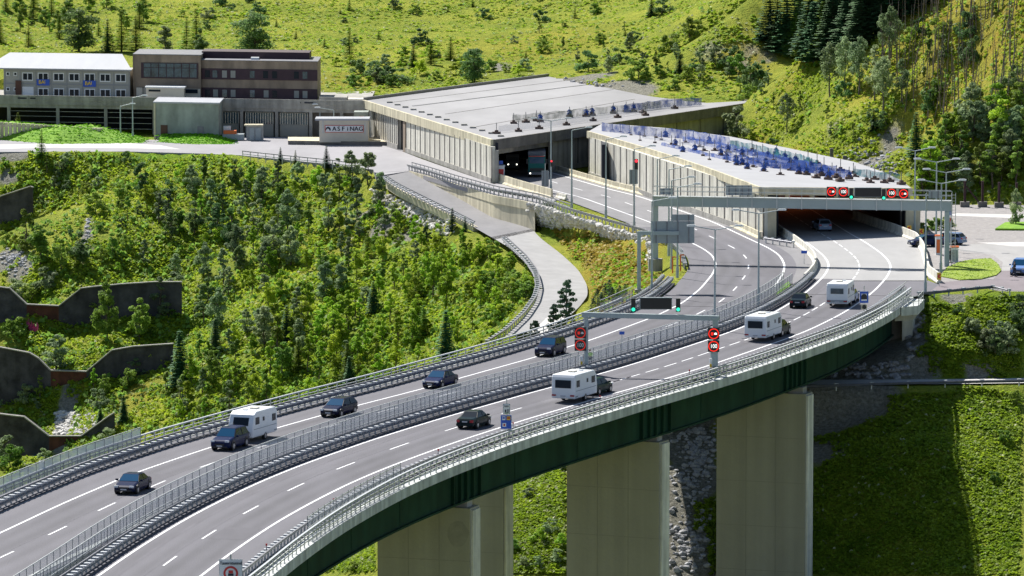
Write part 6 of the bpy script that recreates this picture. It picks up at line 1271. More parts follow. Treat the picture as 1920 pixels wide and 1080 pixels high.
# ------------------------------------------------------------------ people
def person(label, u, v, z, rz, top, legs, hgt=1.76, lean=0, arms=((.30, .12, -.28, .26, .30, -.5), (.30, .12, -.28, .26, .30, -.5)), step=.1, hat=None, hairc='hair'):
    p = P(u, v, z); k = hgt / 1.76; t = thing('person', label, 'person', (0, 0, 0))
    V, E, Rr = [], [], []
    def add(co, r, par=None): V.append(tuple(c * k for c in co)); Rr.append(r * k); i = len(V) - 1; (par is not None) and E.append((par, i)); return i
    y1 = lean
    pel = add((0, 0, .95), .135); wst = add((0, y1 * .3, 1.1), .12, pel); ch = add((0, y1 * .7, 1.3), .15, wst); up = add((0, y1 * .95, 1.43), .11, ch); nk = add((0, y1 * 1.05, 1.51), .055, up); h0 = add((0, y1 * 1.15 + .01, 1.6), .085, nk); h1 = add((0, y1 * 1.2, 1.68), .08, h0); nose = add((0, y1 * 1.2 + .1, 1.61), .02, h0)
    for s, A in ((-1, arms[0]), (1, arms[1])):
        hip = add((s * .1, 0, .9), .095, pel); kn = add((s * .11, s * step * .5 + .02, .5), .062, hip); an_ = add((s * .11, s * step, .09), .042, kn); add((s * .12, s * step + .16, .04), .035, an_)
        sh = add((s * .19, y1 * .95, 1.42), .06, up); el = add((s * A[0], y1 * .9 + A[1], 1.42 + A[2]), .042, sh); wr = add((s * A[3], y1 * .9 + A[4], 1.42 + A[5]), .028, el); pm_ = add((s * A[3], y1 * .9 + A[4] + .05, 1.42 + A[5] - .03), .03, wr)
        for q, (dx, ln) in enumerate(((-.03, .07), (-.01, .085), (.01, .08), (.03, .065))):
            f1 = add((s * A[3] + dx, y1 * .9 + A[4] + .05 + ln * .6, 1.42 + A[5] - .05), .009, pm_); add((s * A[3] + dx, y1 * .9 + A[4] + .05 + ln, 1.42 + A[5] - .08), .008, f1)
        th_ = add((s * (A[3] - .045), y1 * .9 + A[4] + .05, 1.42 + A[5] - .04), .009, pm_); add((s * (A[3] - .05), y1 * .9 + A[4] + .09, 1.42 + A[5] - .06), .008, th_)
    def skin(name, idx, grow, m, root, par):
        mp = {a: i for i, a in enumerate(idx)}; me_ = bpy.data.meshes.new(name); me_.from_pydata([V[a] for a in idx], [(mp[a], mp[b]) for a, b in E if a in mp and b in mp], []); me_.materials.append(m)
        o = bpy.data.objects.new(name, me_); COL.objects.link(o); o.parent = par; sk = o.modifiers.new('skin', 'SKIN'); sk.use_smooth_shade = True; o.modifiers.new('sub', 'SUBSURF').render_levels = 1
        for a in idx: sv = me_.skin_vertices[0].data[mp[a]]; sv.radius = (Rr[a] * grow, Rr[a] * grow); sv.use_root = (a == root)
        return o
    n = len(V); body = skin('body', list(range(n)), 1, M['skin'], 0, t)
    skin('trousers', [0] + [i for i in range(n) if V[i][2] < .92 * k and abs(V[i][0]) < .16 * k and V[i][2] > .06 * k], 1.18, legs, 0, body)
    torso = [1, 2, 3]; arm = []
    per = 16
    for b0 in (8, 8 + (n - 8) // 2): arm += [b0 + 4, b0 + 5]
    skin('jacket', [1, 2, 3] + arm + [b0 + 6 for b0 in (8, 8 + (n - 8) // 2)], 1.22, top, 2, body)
    hr = MB()
    for i in range(6):
        for j in range(12):
            th, ph = i / 5 * math.pi * .55, j / 12 * 2 * math.pi; hr.v.append((.098 * k * math.sin(th) * math.cos(ph), (y1 * 1.2) * k - .012 + .108 * k * math.sin(th) * math.sin(ph), 1.665 * k + .105 * k * math.cos(th)))
    hr.f = [(i * 12 + j, i * 12 + (j + 1) % 12, (i + 1) * 12 + (j + 1) % 12, (i + 1) * 12 + j) for i in range(5) for j in range(12)]; hr.m = [0] * len(hr.f); hr.build('hair', M[hairc], body, smooth=True)
    for s in (-1, 1):
        e = MB(); e.box((s * .032 * k, y1 * 1.2 * k + .088 * k, 1.63 * k), (.02, .01, .012)); e.build('eye', M['black'], body)
        sh_ = MB(); sh_.box((s * .115 * k, (s * step + .08) * k, .04), (.1, .28, .08)); sh_.build('shoe', M['black'], body)
    t.location = p; t.rotation_euler = (0, 0, rz); return t
person('person in yellow hi-vis jacket leaning forward beside the left post of the small gantry', 1107, 689, 0, R(160), M['hivis'], M['cloth_dark'], 1.78, lean=.12, arms=((.27, .16, -.22, .15, .42, -.2), (.27, .16, -.22, .15, .42, -.2)))
person('person in dark clothes standing beside the grey box with an orange lid', 1781, 493, 0, R(-90), M['cloth_dark'], M['cloth_dark'], 1.75, arms=((.24, .1, -.27, .2, .34, -.25), (.26, .05, -.28, .24, .2, -.45)))
person('person in a pink top standing by the cars at the rest area', 1742, 462, 0, R(200), M['cloth_pink'], M['cloth_dark'], 1.68)
person('person in black walking past the pale blue parked car at the right edge', 1902, 519, 0, R(90), M['cloth_dark'], M['cloth_dark'], 1.78, step=.24)
# a bicycle on the rear of the off-roader
def bicycle(label, loc, rz):
    t = thing('bicycle', label, 'bicycle', (0, 0, 0)); 
    for x in (-.5, .5):
        w = MB()
        for k in range(20): a0, a1 = 2 * math.pi * k / 20, 2 * math.pi * (k + 1) / 20; w.tube((x + .32 * math.cos(a0), 0, .34 + .32 * math.sin(a0)), (x + .32 * math.cos(a1), 0, .34 + .32 * math.sin(a1)), .022, n=5)
        for k in range(6): a0 = math.pi * k / 6; w.tube((x - .31 * math.cos(a0), 0, .34 - .31 * math.sin(a0)), (x + .31 * math.cos(a0), 0, .34 + .31 * math.sin(a0)), .004, n=3)
        w.build('wheel', M['tyre'], t)
    f = MB()
    for a, b in (((-.5, 0, .34), (-.15, 0, .75)), ((-.15, 0, .75), (.35, 0, .8)), ((.5, 0, .34), (.35, 0, .85)), ((-.05, 0, .32), (.35, 0, .72)), ((-.5, 0, .34), (-.05, 0, .32)), ((-.05, 0, .32), (-.18, 0, .88))): f.tube(a, b, .022, n=6)
    f.build('frame', M['chrome'], t); MB().box((-.2, 0, .92), (.25, .12, .05)).build('saddle', M['black'], t); MB().tube((.33, -.25, .95), (.33, .25, .95), .015).build('handlebar', M['black'], t); MB().tube((.35, 0, .82), (.33, 0, .95), .015).build('stem', M['black'], t)
    t.location = loc; t.rotation_euler = (0, 0, rz)
d = tU(431, 840); b0 = P(431, 840, 0) - Vector((d[0], d[1], 0)) * 2.55; hd = math.atan2(d[1], d[0])
bicycle('bicycle on a rack at the rear of the dark blue off-roader', b0 + Vector((0, 0, .5)), hd + math.pi / 2)
# ------------------------------------------------------------------ vegetation
def leaf_mesh(name, rs, n, leaf, centers, rads, m, up=.35):
    """many small leaf clumps spread over and through overlapping lobes"""
    k = rs.randint(0, len(centers), n); d = rs.normal(size=(n, 3)); d /= np.linalg.norm(d, axis=1)[:, None]
    r = rads[k] * (rs.rand(n) ** .45)[:, None]; c = centers[k] + d * r
    nrm = d + rs.normal(size=(n, 3)) * .55 + np.array([0, 0, up]); nrm /= np.linalg.norm(nrm, axis=1)[:, None]
    t = np.cross(nrm, rs.normal(size=(n, 3))); t /= np.linalg.norm(t, axis=1)[:, None]; b = np.cross(nrm, t)
    s = leaf * rs.uniform(.6, 1.35, n)[:, None]; w = s * rs.uniform(.45, .8, n)[:, None]
    V = np.stack([c - t * s, c - b * w + nrm * .1 * s, c + t * s, c + b * w + nrm * .1 * s], 1).reshape(-1, 3)
    return quads(name, V, m)
def quads(name, V, m, per=4):
    me = bpy.data.meshes.new(name); n = len(V) // per; me.vertices.add(len(V)); me.vertices.foreach_set('co', V.ravel()); me.loops.add(n * per); me.loops.foreach_set('vertex_index', np.arange(n * per, dtype=np.int32))
    me.polygons.add(n); me.polygons.foreach_set('loop_start', (np.arange(n) * per).astype(np.int32)); me.polygons.foreach_set('loop_total', np.full(n, per, np.int32)); me.update(); me.validate(); me.materials.append(m); return me
def trunk_mesh(rs, h, r, limbs, spread, m, lean=.15, top=.8):
    mb = MB(); p = Vector((0, 0, -.4)); rr = r; pts = [p]
    for i in range(4): q = Vector((rs.uniform(-lean, lean), rs.uniform(-lean, lean), -.2 + h * top * (i + 1) / 4)); mb.tube(pts[-1], q, rr, rr * .72, 6); rr *= .72; pts.append(q)
    for i in range(limbs):
        f = rs.uniform(.3, .95); k = int(f * 4); b = pts[k].lerp(pts[k + 1], f * 4 - k); a = rs.uniform(0, 6.28); L = spread * rs.uniform(.5, 1) * (1.15 - f * .5)
        e = b + Vector((math.cos(a) * L, math.sin(a) * L, L * rs.uniform(.4, .9))); mb.tube(b, e, r * .35 * (1.2 - f), r * .1, 5)
    me = bpy.data.meshes.new('trunk'); me.from_pydata(mb.v, [], mb.f); me.materials.append(m); return me
def lobes(rs, n, h0, h1, R, shape='round'):
    c = []; q = []
    for i in range(n):
        f = rs.uniform(0, 1); z = h0 + (h1 - h0) * f
        if shape == 'round': w = R * math.sqrt(max(.05, 1 - (2 * f - .9) ** 2)) * .8
        elif shape == 'slim': w = R * (1.05 - f * .8)
        else: w = R * math.sqrt(max(.05, 1 - f * f * .9))
        a = rs.uniform(0, 6.28); r = w * rs.uniform(.2, .9); c.append((r * math.cos(a), r * math.sin(a), z)); s = R * rs.uniform(.22, .42) * (1 - .35 * f); q.append((s, s, s * rs.uniform(.6, .9)))
    return np.array(c), np.array(q)
KIND = {}
def mk_broad(tagn, h, R, nl, n, leaf, shape, h0, m, seed, bark='bark', lm=8):
    rs = np.random.RandomState(seed); c, q = lobes(rs, nl, h0 * h, h * .93, R, shape); KIND.setdefault(tagn, []).append((trunk_mesh(rs, h, .035 * h ** .8, lm, R * .8, M[bark]), leaf_mesh('crown', rs, n, leaf, c, q, m), h))
for i, (nm, mm) in enumerate((('bright', 'leaf_bright'), ('mid', 'leaf_mid'), ('grey', 'leaf_grey'), ('dark', 'leaf_dark'))):
    for s in range(3):
        mk_broad('broad_' + nm, 6, 2.1, 24, 3200, .15, 'round', .13, M[mm], 10 * i + s); mk_broad('slim_' + nm, 6, 1.35, 20, 2000, .145, 'slim', .06, M[mm], 50 + 10 * i + s)
        mk_broad('bush_' + nm, 2.4, 1.5, 14, 1200, .13, 'dome', .12, M[mm], 100 + 10 * i + s, lm=4)
for s in range(2): mk_broad('big_dark', 8, 3.4, 46, 4200, .17, 'round', .12, M['leaf_dark'], 200 + s, lm=14); mk_broad('big_grey', 9, 2.8, 34, 2600, .17, 'round', .3, M['leaf_grey'], 210 + s, lm=12, bark='bark_grey')
def mk_conifer(tagn, h, R, whorls, m, seed, dens=9, droop=.25, leaf=.16, h0=.06, bark='bark', irregular=.15):
    rs = np.random.RandomState(seed); V = []
    for w in range(whorls):
        f = (w + rs.uniform(-.2, .2)) / whorls; z = h * (h0 + (1 - h0) * f); L = R * (1 - f) ** .85 + .08; nb = max(4, int(dens * (1 - f * .5))); a0 = rs.uniform(0, 6.28)
        for b in range(nb):
            a = a0 + 6.283 * b / nb + rs.uniform(-.25, .25); l = L * rs.uniform(1 - irregular * 2, 1 + irregular); k = max(3, int(l / .16)); dx, dy = math.cos(a), math.sin(a)
            for j in range(k):
                t = (j + .5) / k; cx, cy, cz = dx * l * t, dy * l * t, z - droop * l * t + .12 * l * t * t
                for side in (-1, 1):
                    s = leaf * rs.uniform(.7, 1.25) * (1.15 - .5 * t); o = np.array([-dy, dx, 0]) * side * s * 1.25 + np.array([dx, dy, 0]) * s * .8 + np.array([0, 0, -s * .35 + rs.uniform(-.04, .04)]); c = np.array([cx, cy, cz]); u_ = np.array([dx, dy, -.15]) * s * .55
                    V += [c - u_, c + u_, c + o + u_ * .3, c + o - u_ * .5]
    mb = MB(); mb.tube((0, 0, -.4), (0, 0, h * .97), .03 * h ** .85, .015, 7); tm = bpy.data.meshes.new('trunk'); tm.from_pydata(mb.v, [], mb.f); tm.materials.append(M[bark])
    KIND.setdefault(tagn, []).append((tm, quads('crown', np.array(V), m), h))
for s in range(3): mk_conifer('spruce', 8, 2.0, 34, M['needle'], 300 + s, dens=13, leaf=.27); mk_conifer('larch', 8, 2.0, 32, M['needle_light'], 320 + s, dens=12, droop=.1, irregular=.25, leaf=.24)
for s in range(2):
    rs = np.random.RandomState(340 + s); c, q = [], []
    for i in range(64):
        f = (i + rs.uniform(0, 1)) / 64; w = 2.3 * (1 - f) ** .75 + .15; a = i * 2.4 + rs.uniform(-.4, .4); r = w * rs.uniform(.35, 1.0); c.append((r * math.cos(a), r * math.sin(a), 10 * (.12 + .86 * f) + .25 * r)); k = .55 - .3 * f; q.append((k * 1.15, k * 1.15, k * .42))
    c, q = np.array(c), np.array(q); mb = MB(); mb.tube((0, 0, -.4), (0, 0, 9.8), .16, .03, 7)
    for x, y, z in c: mb.tube((0, 0, z - .35 * math.hypot(x, y) * .6 - .1), (x, y, z), .035, .015, 4)
    tm = bpy.data.meshes.new('trunk'); tm.from_pydata(mb.v, [], mb.f); tm.materials.append(M['bark']); KIND.setdefault('pine', []).append((tm, leaf_mesh('crown', rs, 4200, .13, c, q, M['needle_blue'], up=.5), 10))
def mk_bare(seed):
    rs = np.random.RandomState(seed); mb = MB(); h = 8; p = Vector((0, 0, -.4)); bend = rs.uniform(-.5, .5)
    for i in range(5): q = Vector((bend * ((i + 1) / 5) ** 2 + rs.uniform(-.05, .05), rs.uniform(-.1, .1), -.3 + h * (i + 1) / 5)); mb.tube(p, q, .13 - .02 * i, .11 - .02 * i, 6); p = q
    tm = bpy.data.meshes.new('trunk'); tm.from_pydata(mb.v, [], mb.f); tm.materials.append(M['bark_grey'])
    bb = MB()
    for i in range(22): z = rs.uniform(2, 7.6); a = rs.uniform(0, 6.28); L = rs.uniform(.3, .8) * (1.2 - z / 10); o = bend * (z / 8) ** 2; bb.tube((o, 0, z), (o + L * math.cos(a), L * math.sin(a), z + L * rs.uniform(-.1, .7)), .025, .008, 4)
    bm = bpy.data.meshes.new('branches'); bm.from_pydata(bb.v, [], bb.f); bm.materials.append(M['bark_grey']); KIND.setdefault('bare', []).append((tm, bm, h))
for s in range(5): mk_bare(400 + s)
COUNT = {}
vr = random.Random(77)
NAMES = {'broad': 'broadleaf_tree', 'slim': 'young_tree', 'bush': 'shrub', 'big': 'broadleaf_tree', 'spruce': 'spruce_tree', 'larch': 'larch_tree', 'pine': 'pine_tree', 'bare': 'bare_tree'}
CATS = {'broad': 'tree', 'slim': 'tree', 'bush': 'shrub', 'big': 'tree', 'spruce': 'conifer', 'larch': 'conifer', 'pine': 'conifer', 'bare': 'bare tree'}
def plant(kind, p, h, label, group=None, wide=1.0):
    if p is None: return
    b = kind.split('_')[0]; COUNT[b] = COUNT.get(b, 0) + 1
    tm, cm, h0 = vr.choice(KIND[kind]); t = thing(NAMES[b], label, CATS[b], p, group, vr.uniform(0, 6.28)); s = h / h0
    if b == 'bare': t.rotation_euler = (0, vr.uniform(-.06, .1), 0) if vr.random() < .8 else (0, vr.uniform(.1, .25), 0)
    t.scale = (s * wide, s * wide, s)
    for me_, nm in ((tm, 'trunk'), (cm, 'crown' if b != 'bare' else 'branches')): o = bpy.data.objects.new(nm, me_); COL.objects.link(o); o.parent = t
def onroad(p, pad=0):
    j, i = np.searchsorted(gy, p.y), np.searchsorted(gx, p.x); return FLAT[j, i] > .5
def inpoly(poly, u, v): return bool(inside(poly, np.array([float(u)]), np.array([float(v)]))[0])
def scatter(poly, n, mind, rnd):
    us = [a for a, b in poly]; vs = [b for a, b in poly]; out = []; tr_ = 0
    while len(out) < n and tr_ < n * 40:
        tr_ += 1; u, v = rnd.uniform(min(us), max(us)), rnd.uniform(min(vs), max(vs))
        if not inpoly(poly, u, v) or any(abs(u - a) < mind and abs(v - b) < mind * .6 for a, b in out): continue
        out.append((u, v))
    return out
# thicket between the check dams and the service road: height and hue follow the photograph
Z1 = [(245,335),(420,320),(620,335),(700,372),(760,425),(850,452),(935,480),(978,520),(975,570),(930,615),(850,668),(700,735),(560,785),(430,815),(330,800),(300,740),(345,690),(395,640),(350,560),(390,500),(330,440),(250,420)]
rnd = random.Random(21)
pts = sorted(scatter(Z1, 235, 17, rnd), key=lambda q: q[1])
zlab = {'bright': 'bright yellow-green', 'mid': 'mid-green', 'grey': 'silvery green', 'dark': 'dark green'}
def zone(u, v):
    if v < 430: return 'below the yard edge'
    if u > 850: return 'along the service road bend'
    if u > 640 and v > 590: return 'near the service road end'
    if u < 450 and v > 560: return 'right of the check dams'
    if v > 640: return 'just above the viaduct railing'
    if u < 450: return 'in the upper left wooded slope'
    return 'in mid wooded slope'
for u, v in pts:
    g = G(u, v)
    if g is None or onroad(g): continue
    br = .3 + .65 * np.clip((v - 430) / 220, 0, 1) * np.clip((u - 420) / 200, 0, 1) + (.35 if u > 720 else 0); r = rnd.random()
    dk = .35 if (270 < u < 450 and v < 470) else .05
    c = 'bright' if r < br else ('dark' if r < br + dk * (1 - br) else ('grey' if rnd.random() < .55 else 'mid'))
    k = rnd.choice(['broad', 'slim']) if rnd.random() < .9 else 'bush'
    h = rnd.uniform(2.8, 5.2) if c == 'bright' else rnd.uniform(3.4, 6.4)
    h = min(h, 2.6 + (v - 318) * .05)
    if u > 880: h = min(h, 3.4)
    if u > 740 and v < 520: h = min(h, 2.8)
    if k == 'bush': h = min(h, 2.4)
    kd = {'broad': 'rounded young tree', 'slim': 'narrow young tree', 'bush': 'shrub'}[k]
    plant(k + '_' + c, g, h, '%s %s %s' % (zlab[c], kd, zone(u, v)), 'trees and shrubs of the wooded slope', 1.0 if k != 'slim' else 1.1)
for u, v, h, k, lb in ((338,728,7.8,'spruce','tall dark spruce beside the right wing of the third check dam'),(232,795,3.9,'spruce','small dark spruce right of the stream bed, between the lower check dams'),(836,676,6.2,'spruce','dark spruce above the outer viaduct railing, near the service road bend'),(404,668,5.2,'spruce','slim dark spruce in the left part of the wooded slope'),(538,643,5,'spruce','dark spruce in the middle of the wooded slope'),
    (652,716,5,'larch','light green larch right of centre above the viaduct railing'),(655,730,4.2,'spruce','narrow dark spruce just above the outer viaduct railing'),(848,436,3.4,'spruce','dark spruce just below the kerb wall of the service road'),(826,462,3.4,'larch','light larch below the kerb wall of the service road'),(690,486,4,'larch','light larch in the upper part of the wooded slope'),(795,640,4.6,'larch','light larch left of the dark spruce near the service road bend'),(872,436,2.2,'spruce','small spruce tip beside the dark barrier of the service road'),
    (785,566,4.2,'larch','light larch in the right half of the wooded slope'),(560,700,4.8,'larch','light larch above the oncoming estate car'),(700,590,4.4,'spruce','dark spruce in the right half of the wooded slope'),(188,798,2.6,'spruce','tiny spruce on the wing of the lowest check dam'),(34,252,3.6,'larch','young larch standing on the lush mound at the left edge'),(78,300,4.6,'larch','young larch beside the pale path below the lush mound'),(612,318,3.4,'spruce','small spruce at the wooden railing of the yard'),(526,304,2.2,'spruce','tiny spruce at the left end of the wooden railing of the yard'),(554,306,1.9,'larch','tiny larch between two small spruces at the yard railing')):
    plant(k, G(u, v), h, lb, 'conifers on the wooded slope')
plant('broad_grey', G(660, 352), 5.6, 'loose grey-green tree rising over the yard edge left of the upper gallery', None, 1.1); plant('broad_grey', G(690, 345), 5.2, 'second loose grey-green tree beside the service road top', None); plant('bush_grey', G(715, 352), 2.2, 'grey shrub at the top of the service road kerb')
for u, v in scatter([(860,440),(940,470),(985,505),(992,560),(960,600),(900,640),(880,560)], 34, 11, rnd): plant(rnd.choice(['bush_bright', 'bush_mid', 'slim_bright', 'broad_bright']), G(u, v), rnd.uniform(1.6, 3.0), 'bright bush beside the pale service road bend', 'bushes beside the service road bend', 1.25)
# left side around the dams
for u, v, h, k, lb, w in ((105,694,4.9,'broad_grey','round grey-green willow behind the notch of the third check dam',1.35),(200,640,8.4,'broad_mid','tall mid-green tree with a loose crown in front of the second check dam',.8),(262,640,6.0,'broad_mid','mid-green tree in front of the right wing of the second check dam',.9),(300,600,6.2,'slim_grey','tall silvery tree beside the right wing of the second check dam',1.1),(258,636,3.2,'slim_grey','small silvery tree on the grass between two check dams',1.0),
    (150,498,5.0,'broad_dark','dark broad tree right of the pale gully',1.3),(75,500,6.2,'broad_mid','large mid-green tree left of the pale gully',1.3),(50,470,6.4,'slim_mid','tall mid-green tree beside the uppermost check dam',1.2),(115,505,4.6,'broad_mid','mid-green tree between two larger ones above the second check dam',1.1),(60,566,2.6,'bush_mid','green willow shrub in the notch of the second check dam',1.3),(30,560,2.8,'bush_grey','grey shrub on the left of the notch of the second check dam',1.3),(85,545,3.2,'bush_grey','grey shrub above the second check dam',1.2),
    (30,720,3,'bush_mid','green shrub at the foot of the third check dam, far left',1.0),(75,750,3.4,'slim_mid','small green tree left of the stream bed',1.2),(40,850,3.8,'slim_grey','silvery young tree below the lowest check dam',1.2),(20,880,3.0,'bush_mid','green shrub at the left picture edge above the railing',1.2),(175,735,3.4,'slim_bright','young bright tree at the foot of the third dam right of its notch',1.0),(195,745,3.2,'broad_mid','small mid-green tree on the bank right of the third check dam',1.0),(240,730,2.6,'bush_mid','green shrub on the bank right of the third check dam',1.0),
    (152,872,2.4,'bush_grey','pale shrub right of the teal pool',1.0),(320,450,4.4,'broad_dark','dark tree in the shaded group left of centre, left one',1.2),(365,440,5.2,'broad_dark','dark tree in the shaded group left of centre, middle one',1.2),(408,450,5.4,'broad_dark','dark tree in the shaded group left of centre, right one',1.2),(240,420,4.2,'slim_mid','slim mid-green tree on the upper left slope',1.2),(270,500,4.2,'slim_grey','silvery slim tree above the second check dam',1.1),(210,480,3.4,'broad_mid','mid-green tree right of the pale gully',1.1),(330,520,3.6,'broad_grey','silvery tree at the end of the second check dam',1.1),
    (110,330,2.2,'bush_dark','dark shrub on the slope below the pale path',1.1),(88,330,3.4,'slim_mid','green young tree below the pale path',1),(180,400,3,'bush_mid','green shrub above the pale gully',1.3),(300,390,2.6,'bush_dark','dark shrub on the upper left slope',1.2),(230,370,2.6,'bush_mid','mid-green shrub on the upper left slope',1.2)):
    plant(k, G(u, v), h, lb, 'trees around the check dams', w)
for u, v in scatter([(0,300),(240,300),(380,330),(250,420),(240,520),(160,520),(0,440)], 34, 18, rnd): plant(rnd.choice(['bush_mid', 'bush_dark', 'bush_grey', 'bush_bright']), G(u, v), rnd.uniform(1.0, 2.1), 'low shrub on the open slope below the yard', 'low shrubs on the upper left slope')
for u, v in scatter([(0,690),(60,720),(90,780),(0,770)], 6, 14, rnd) + scatter([(0,800),(80,840),(100,900),(0,920)], 6, 14, rnd): plant(rnd.choice(['bush_mid', 'bush_grey']), G(u, v), rnd.uniform(1.2, 2.0), 'low shrub left of the lower check dams', 'low shrubs beside the lower check dams')
for u, v in ((8,626),(24,632),(180,600),(225,622),(245,628),(285,632),(322,600),(10,742),(48,758),(212,770),(185,765),(255,705),(300,690),(318,672),(12,858),(28,866),(200,838),(178,850),(160,862),(12,458),(30,462),(52,455),(330,545),(275,612)): plant(rnd.choice(['bush_mid', 'bush_bright', 'slim_mid', 'bush_grey']), G(u, v), rnd.uniform(1.3, 3.0), 'shrub growing up in front of a check dam wall', 'shrubs in front of the check dams', 1.1)
# pines in front of the service road
def plant_top(kind, u, vtop, Y, label, group=None, wide=1.0):
    q = atYd(u, vtop, Y); g = Gxy(q.x, q.y); plant(kind, g, q.z - g.z, label, group, wide)
plant_top('pine', 1062, 522, 552, 'tall loose pine standing in front of the pale service road', None, .8); plant_top('pine', 1038, 568, 549, 'shorter pine to the left of the tall loose pine', None, .75); plant_top('pine', 1003, 599, 546, 'lowest pine tip, left of the others above the viaduct railing', None, .8)
for u, v in ((1120,575),(1134,568),(1148,572),(1162,562),(1172,556),(1143,560),(1158,570),(1128,586),(1112,592)): plant('pine', G(u, v), rnd.uniform(1.3, 2.4), 'knee-high pine sapling between the service road and the motorway verge', 'pine saplings on the verge', 1.5)
# meadow behind
for u, v, h, k, lb, w in ((148,97,8.4,'big_dark','large dark broadleaf tree behind the container offices',1.3),(478,107,8.6,'big_dark','large dark broadleaf tree behind the office building',1.4),(310,98,5.2,'broad_grey','grey-green round tree behind the office tower',1.25),(376,104,5.0,'broad_dark','dark small tree behind the office tower, right of the grey one',1.0),(368,100,8.2,'larch','tall light larch behind the office building',1.1),(350,96,6,'larch','shorter light larch left of the tall one behind the office building',1.1),
    (202,98,6,'spruce','dark spruce behind the container offices, right of the large tree',1.0),(228,97,7.4,'larch','tall larch behind the right end of the container offices',1.1),(255,94,6.2,'larch','light larch behind the office tower',1.1),(655,118,6.4,'larch','lone slim larch in the meadow right of the office building',.9),(890,156,6.2,'big_dark','dense dark round tree just behind the upper gallery roof',1.35),(775,130,4.6,'spruce','dark spruce in the meadow left of the round tree',1.0),(808,122,4.4,'larch','light larch in the meadow',1.2),(845,112,4.2,'larch','second light larch in the meadow, right of the first',1.2),
    (700,146,3,'bush_dark','dark shrub left of the spruce in the meadow',1.6),(728,158,3.2,'bush_dark','dark broad shrub behind the gallery roof, left of the round tree',1.6),(745,156,2.6,'bush_dark','low dark shrub right next to the dark broad one',1.6),(675,138,2.6,'bush_dark','dark shrub nearest the office building',1.4),(785,85,3,'bush_dark','shrub in the upper meadow',1.2),(1222,30,3.4,'spruce','small dark conifer in the upper meadow, right part',1.4),(1242,28,3,'bush_dark','small dark shrub next to the conifer in the upper right meadow',1.4),(1275,138,3.6,'spruce','dark spruce on the bank behind the gallery, right part',1.2),(1295,70,3.4,'bush_mid','shrub below the mound in the upper right meadow',1.3)):
    plant(k, G(u, v), h, lb, 'trees in the meadow' if h < 6 else None, w)
for u, v in scatter([(0,15),(290,5),(300,70),(130,85),(0,90)], 26, 16, rnd): plant(rnd.choice(['larch', 'larch', 'broad_mid', 'slim_mid']), G(u, v), rnd.uniform(3, 5.5), 'light green young tree in the upper left meadow', 'young trees of the upper left meadow', 1.1)
for u, v in scatter([(300,0),(640,0),(640,100),(600,100),(520,85),(420,90)], 14, 20, rnd) + scatter([(640,0),(1240,0),(1200,90),(900,120),(640,100)], 26, 16, rnd): plant(rnd.choice(['bush_mid', 'bush_dark', 'larch', 'slim_mid', 'bush_grey']), G(u, v), rnd.uniform(1.0, 2.6), 'small shrub or sapling in the open meadow', 'saplings in the open meadow', 1.3)
for u, v in scatter([(620,115),(860,105),(960,120),(1030,135),(860,165),(640,165)], 26, 12, rnd): plant(rnd.choice(['bush_mid', 'bush_bright', 'bush_grey']), G(u, v), rnd.uniform(1.2, 2.4), 'low shrub behind the upper gallery roof', 'shrubs behind the upper gallery roof', 1.4)
for u, v in scatter([(1010,110),(1120,90),(1290,95),(1440,130),(1480,180),(1400,190),(1240,165),(1120,145)], 36, 13, rnd):
    plant(rnd.choice(['bush_mid', 'slim_grey', 'slim_mid', 'bush_grey', 'bush_dark', 'broad_grey']), G(u, v), rnd.uniform(1.6, 3.8), 'grey-green sapling on the bank behind the upper gallery', 'saplings on the bank behind the gallery', 1.1)
# wood at the top right
for u, v in scatter([(1430,70),(1480,85),(1600,40),(1720,10),(1760,0),(1700,30),(1640,80),(1600,110),(1500,120),(1440,100)], 34, 15, rnd): plant('spruce', G(u, v), rnd.uniform(9, 13), 'tall dark spruce in the wood at the top right', 'spruces of the wood at the top right', 1.15)
for u, v in ((1492,112),(1500,100),(1520,106),(1512,118),(1545,112)): plant('larch', G(u, v), rnd.uniform(7, 10), 'light green larch at the foot of the spruce wood', 'larches at the foot of the spruce wood', 1.2)
for u, v, h in ((1470,100,6),(1452,96,5),(1485,108,5.5)): plant('broad_dark', G(u, v), h, 'dark round tree at the left foot of the spruce wood', 'dark trees left of the spruce wood', 1.2)
for u, v, h, lb in ((1556,182,8.5,'grey willow-like tree on two stems behind the grassy bank'),(1585,176,8.8,'grey tree in the middle of the grey-green group on the slope'),(1610,178,9,'grey tree right of the middle of the grey-green group'),(1655,215,8.5,'tall grey tree at the lower right of the grey-green group'),(1640,190,8.6,'grey tree partly behind the lower right one'),(1668,120,9,'tall thin grey tree in front of the spruce wood'),(1690,190,6.5,'smaller grey tree at the foot of the bare trunks')): plant('big_grey', G(u, v), h, lb, 'grey trees on the right slope', .85)
plant('big_grey', G(1476, 250), 6.2, 'loose grey tree beside the right end of the upper retaining wall', None, .9); plant('bush_grey', G(1380, 262), 5.2, 'round grey bush in front of the upper gallery side wall', None, .9); plant('bush_dark', G(1450, 285), 2.2, 'small dark bush at the edge of the lower gallery roof')
for u, v in ((1558,256),(1550,224),(1450,200),(1500,205),(1630,225),(1650,245),(1700,200),(1745,215),(1585,185),(1660,255),(1600,262)): plant(rnd.choice(['slim_grey', 'bush_dark', 'slim_mid']), G(u, v), rnd.uniform(2, 3.6), 'small tree or bush on the sunny right slope', 'bushes on the sunny right slope')
plant('spruce', G(1718, 300), 6.4, 'slim dark spruce beside the leftmost tall lamp at the right', None); plant('spruce', G(1638, 250), 3.4, 'small spruce on the sunny right slope', None, 1.1)
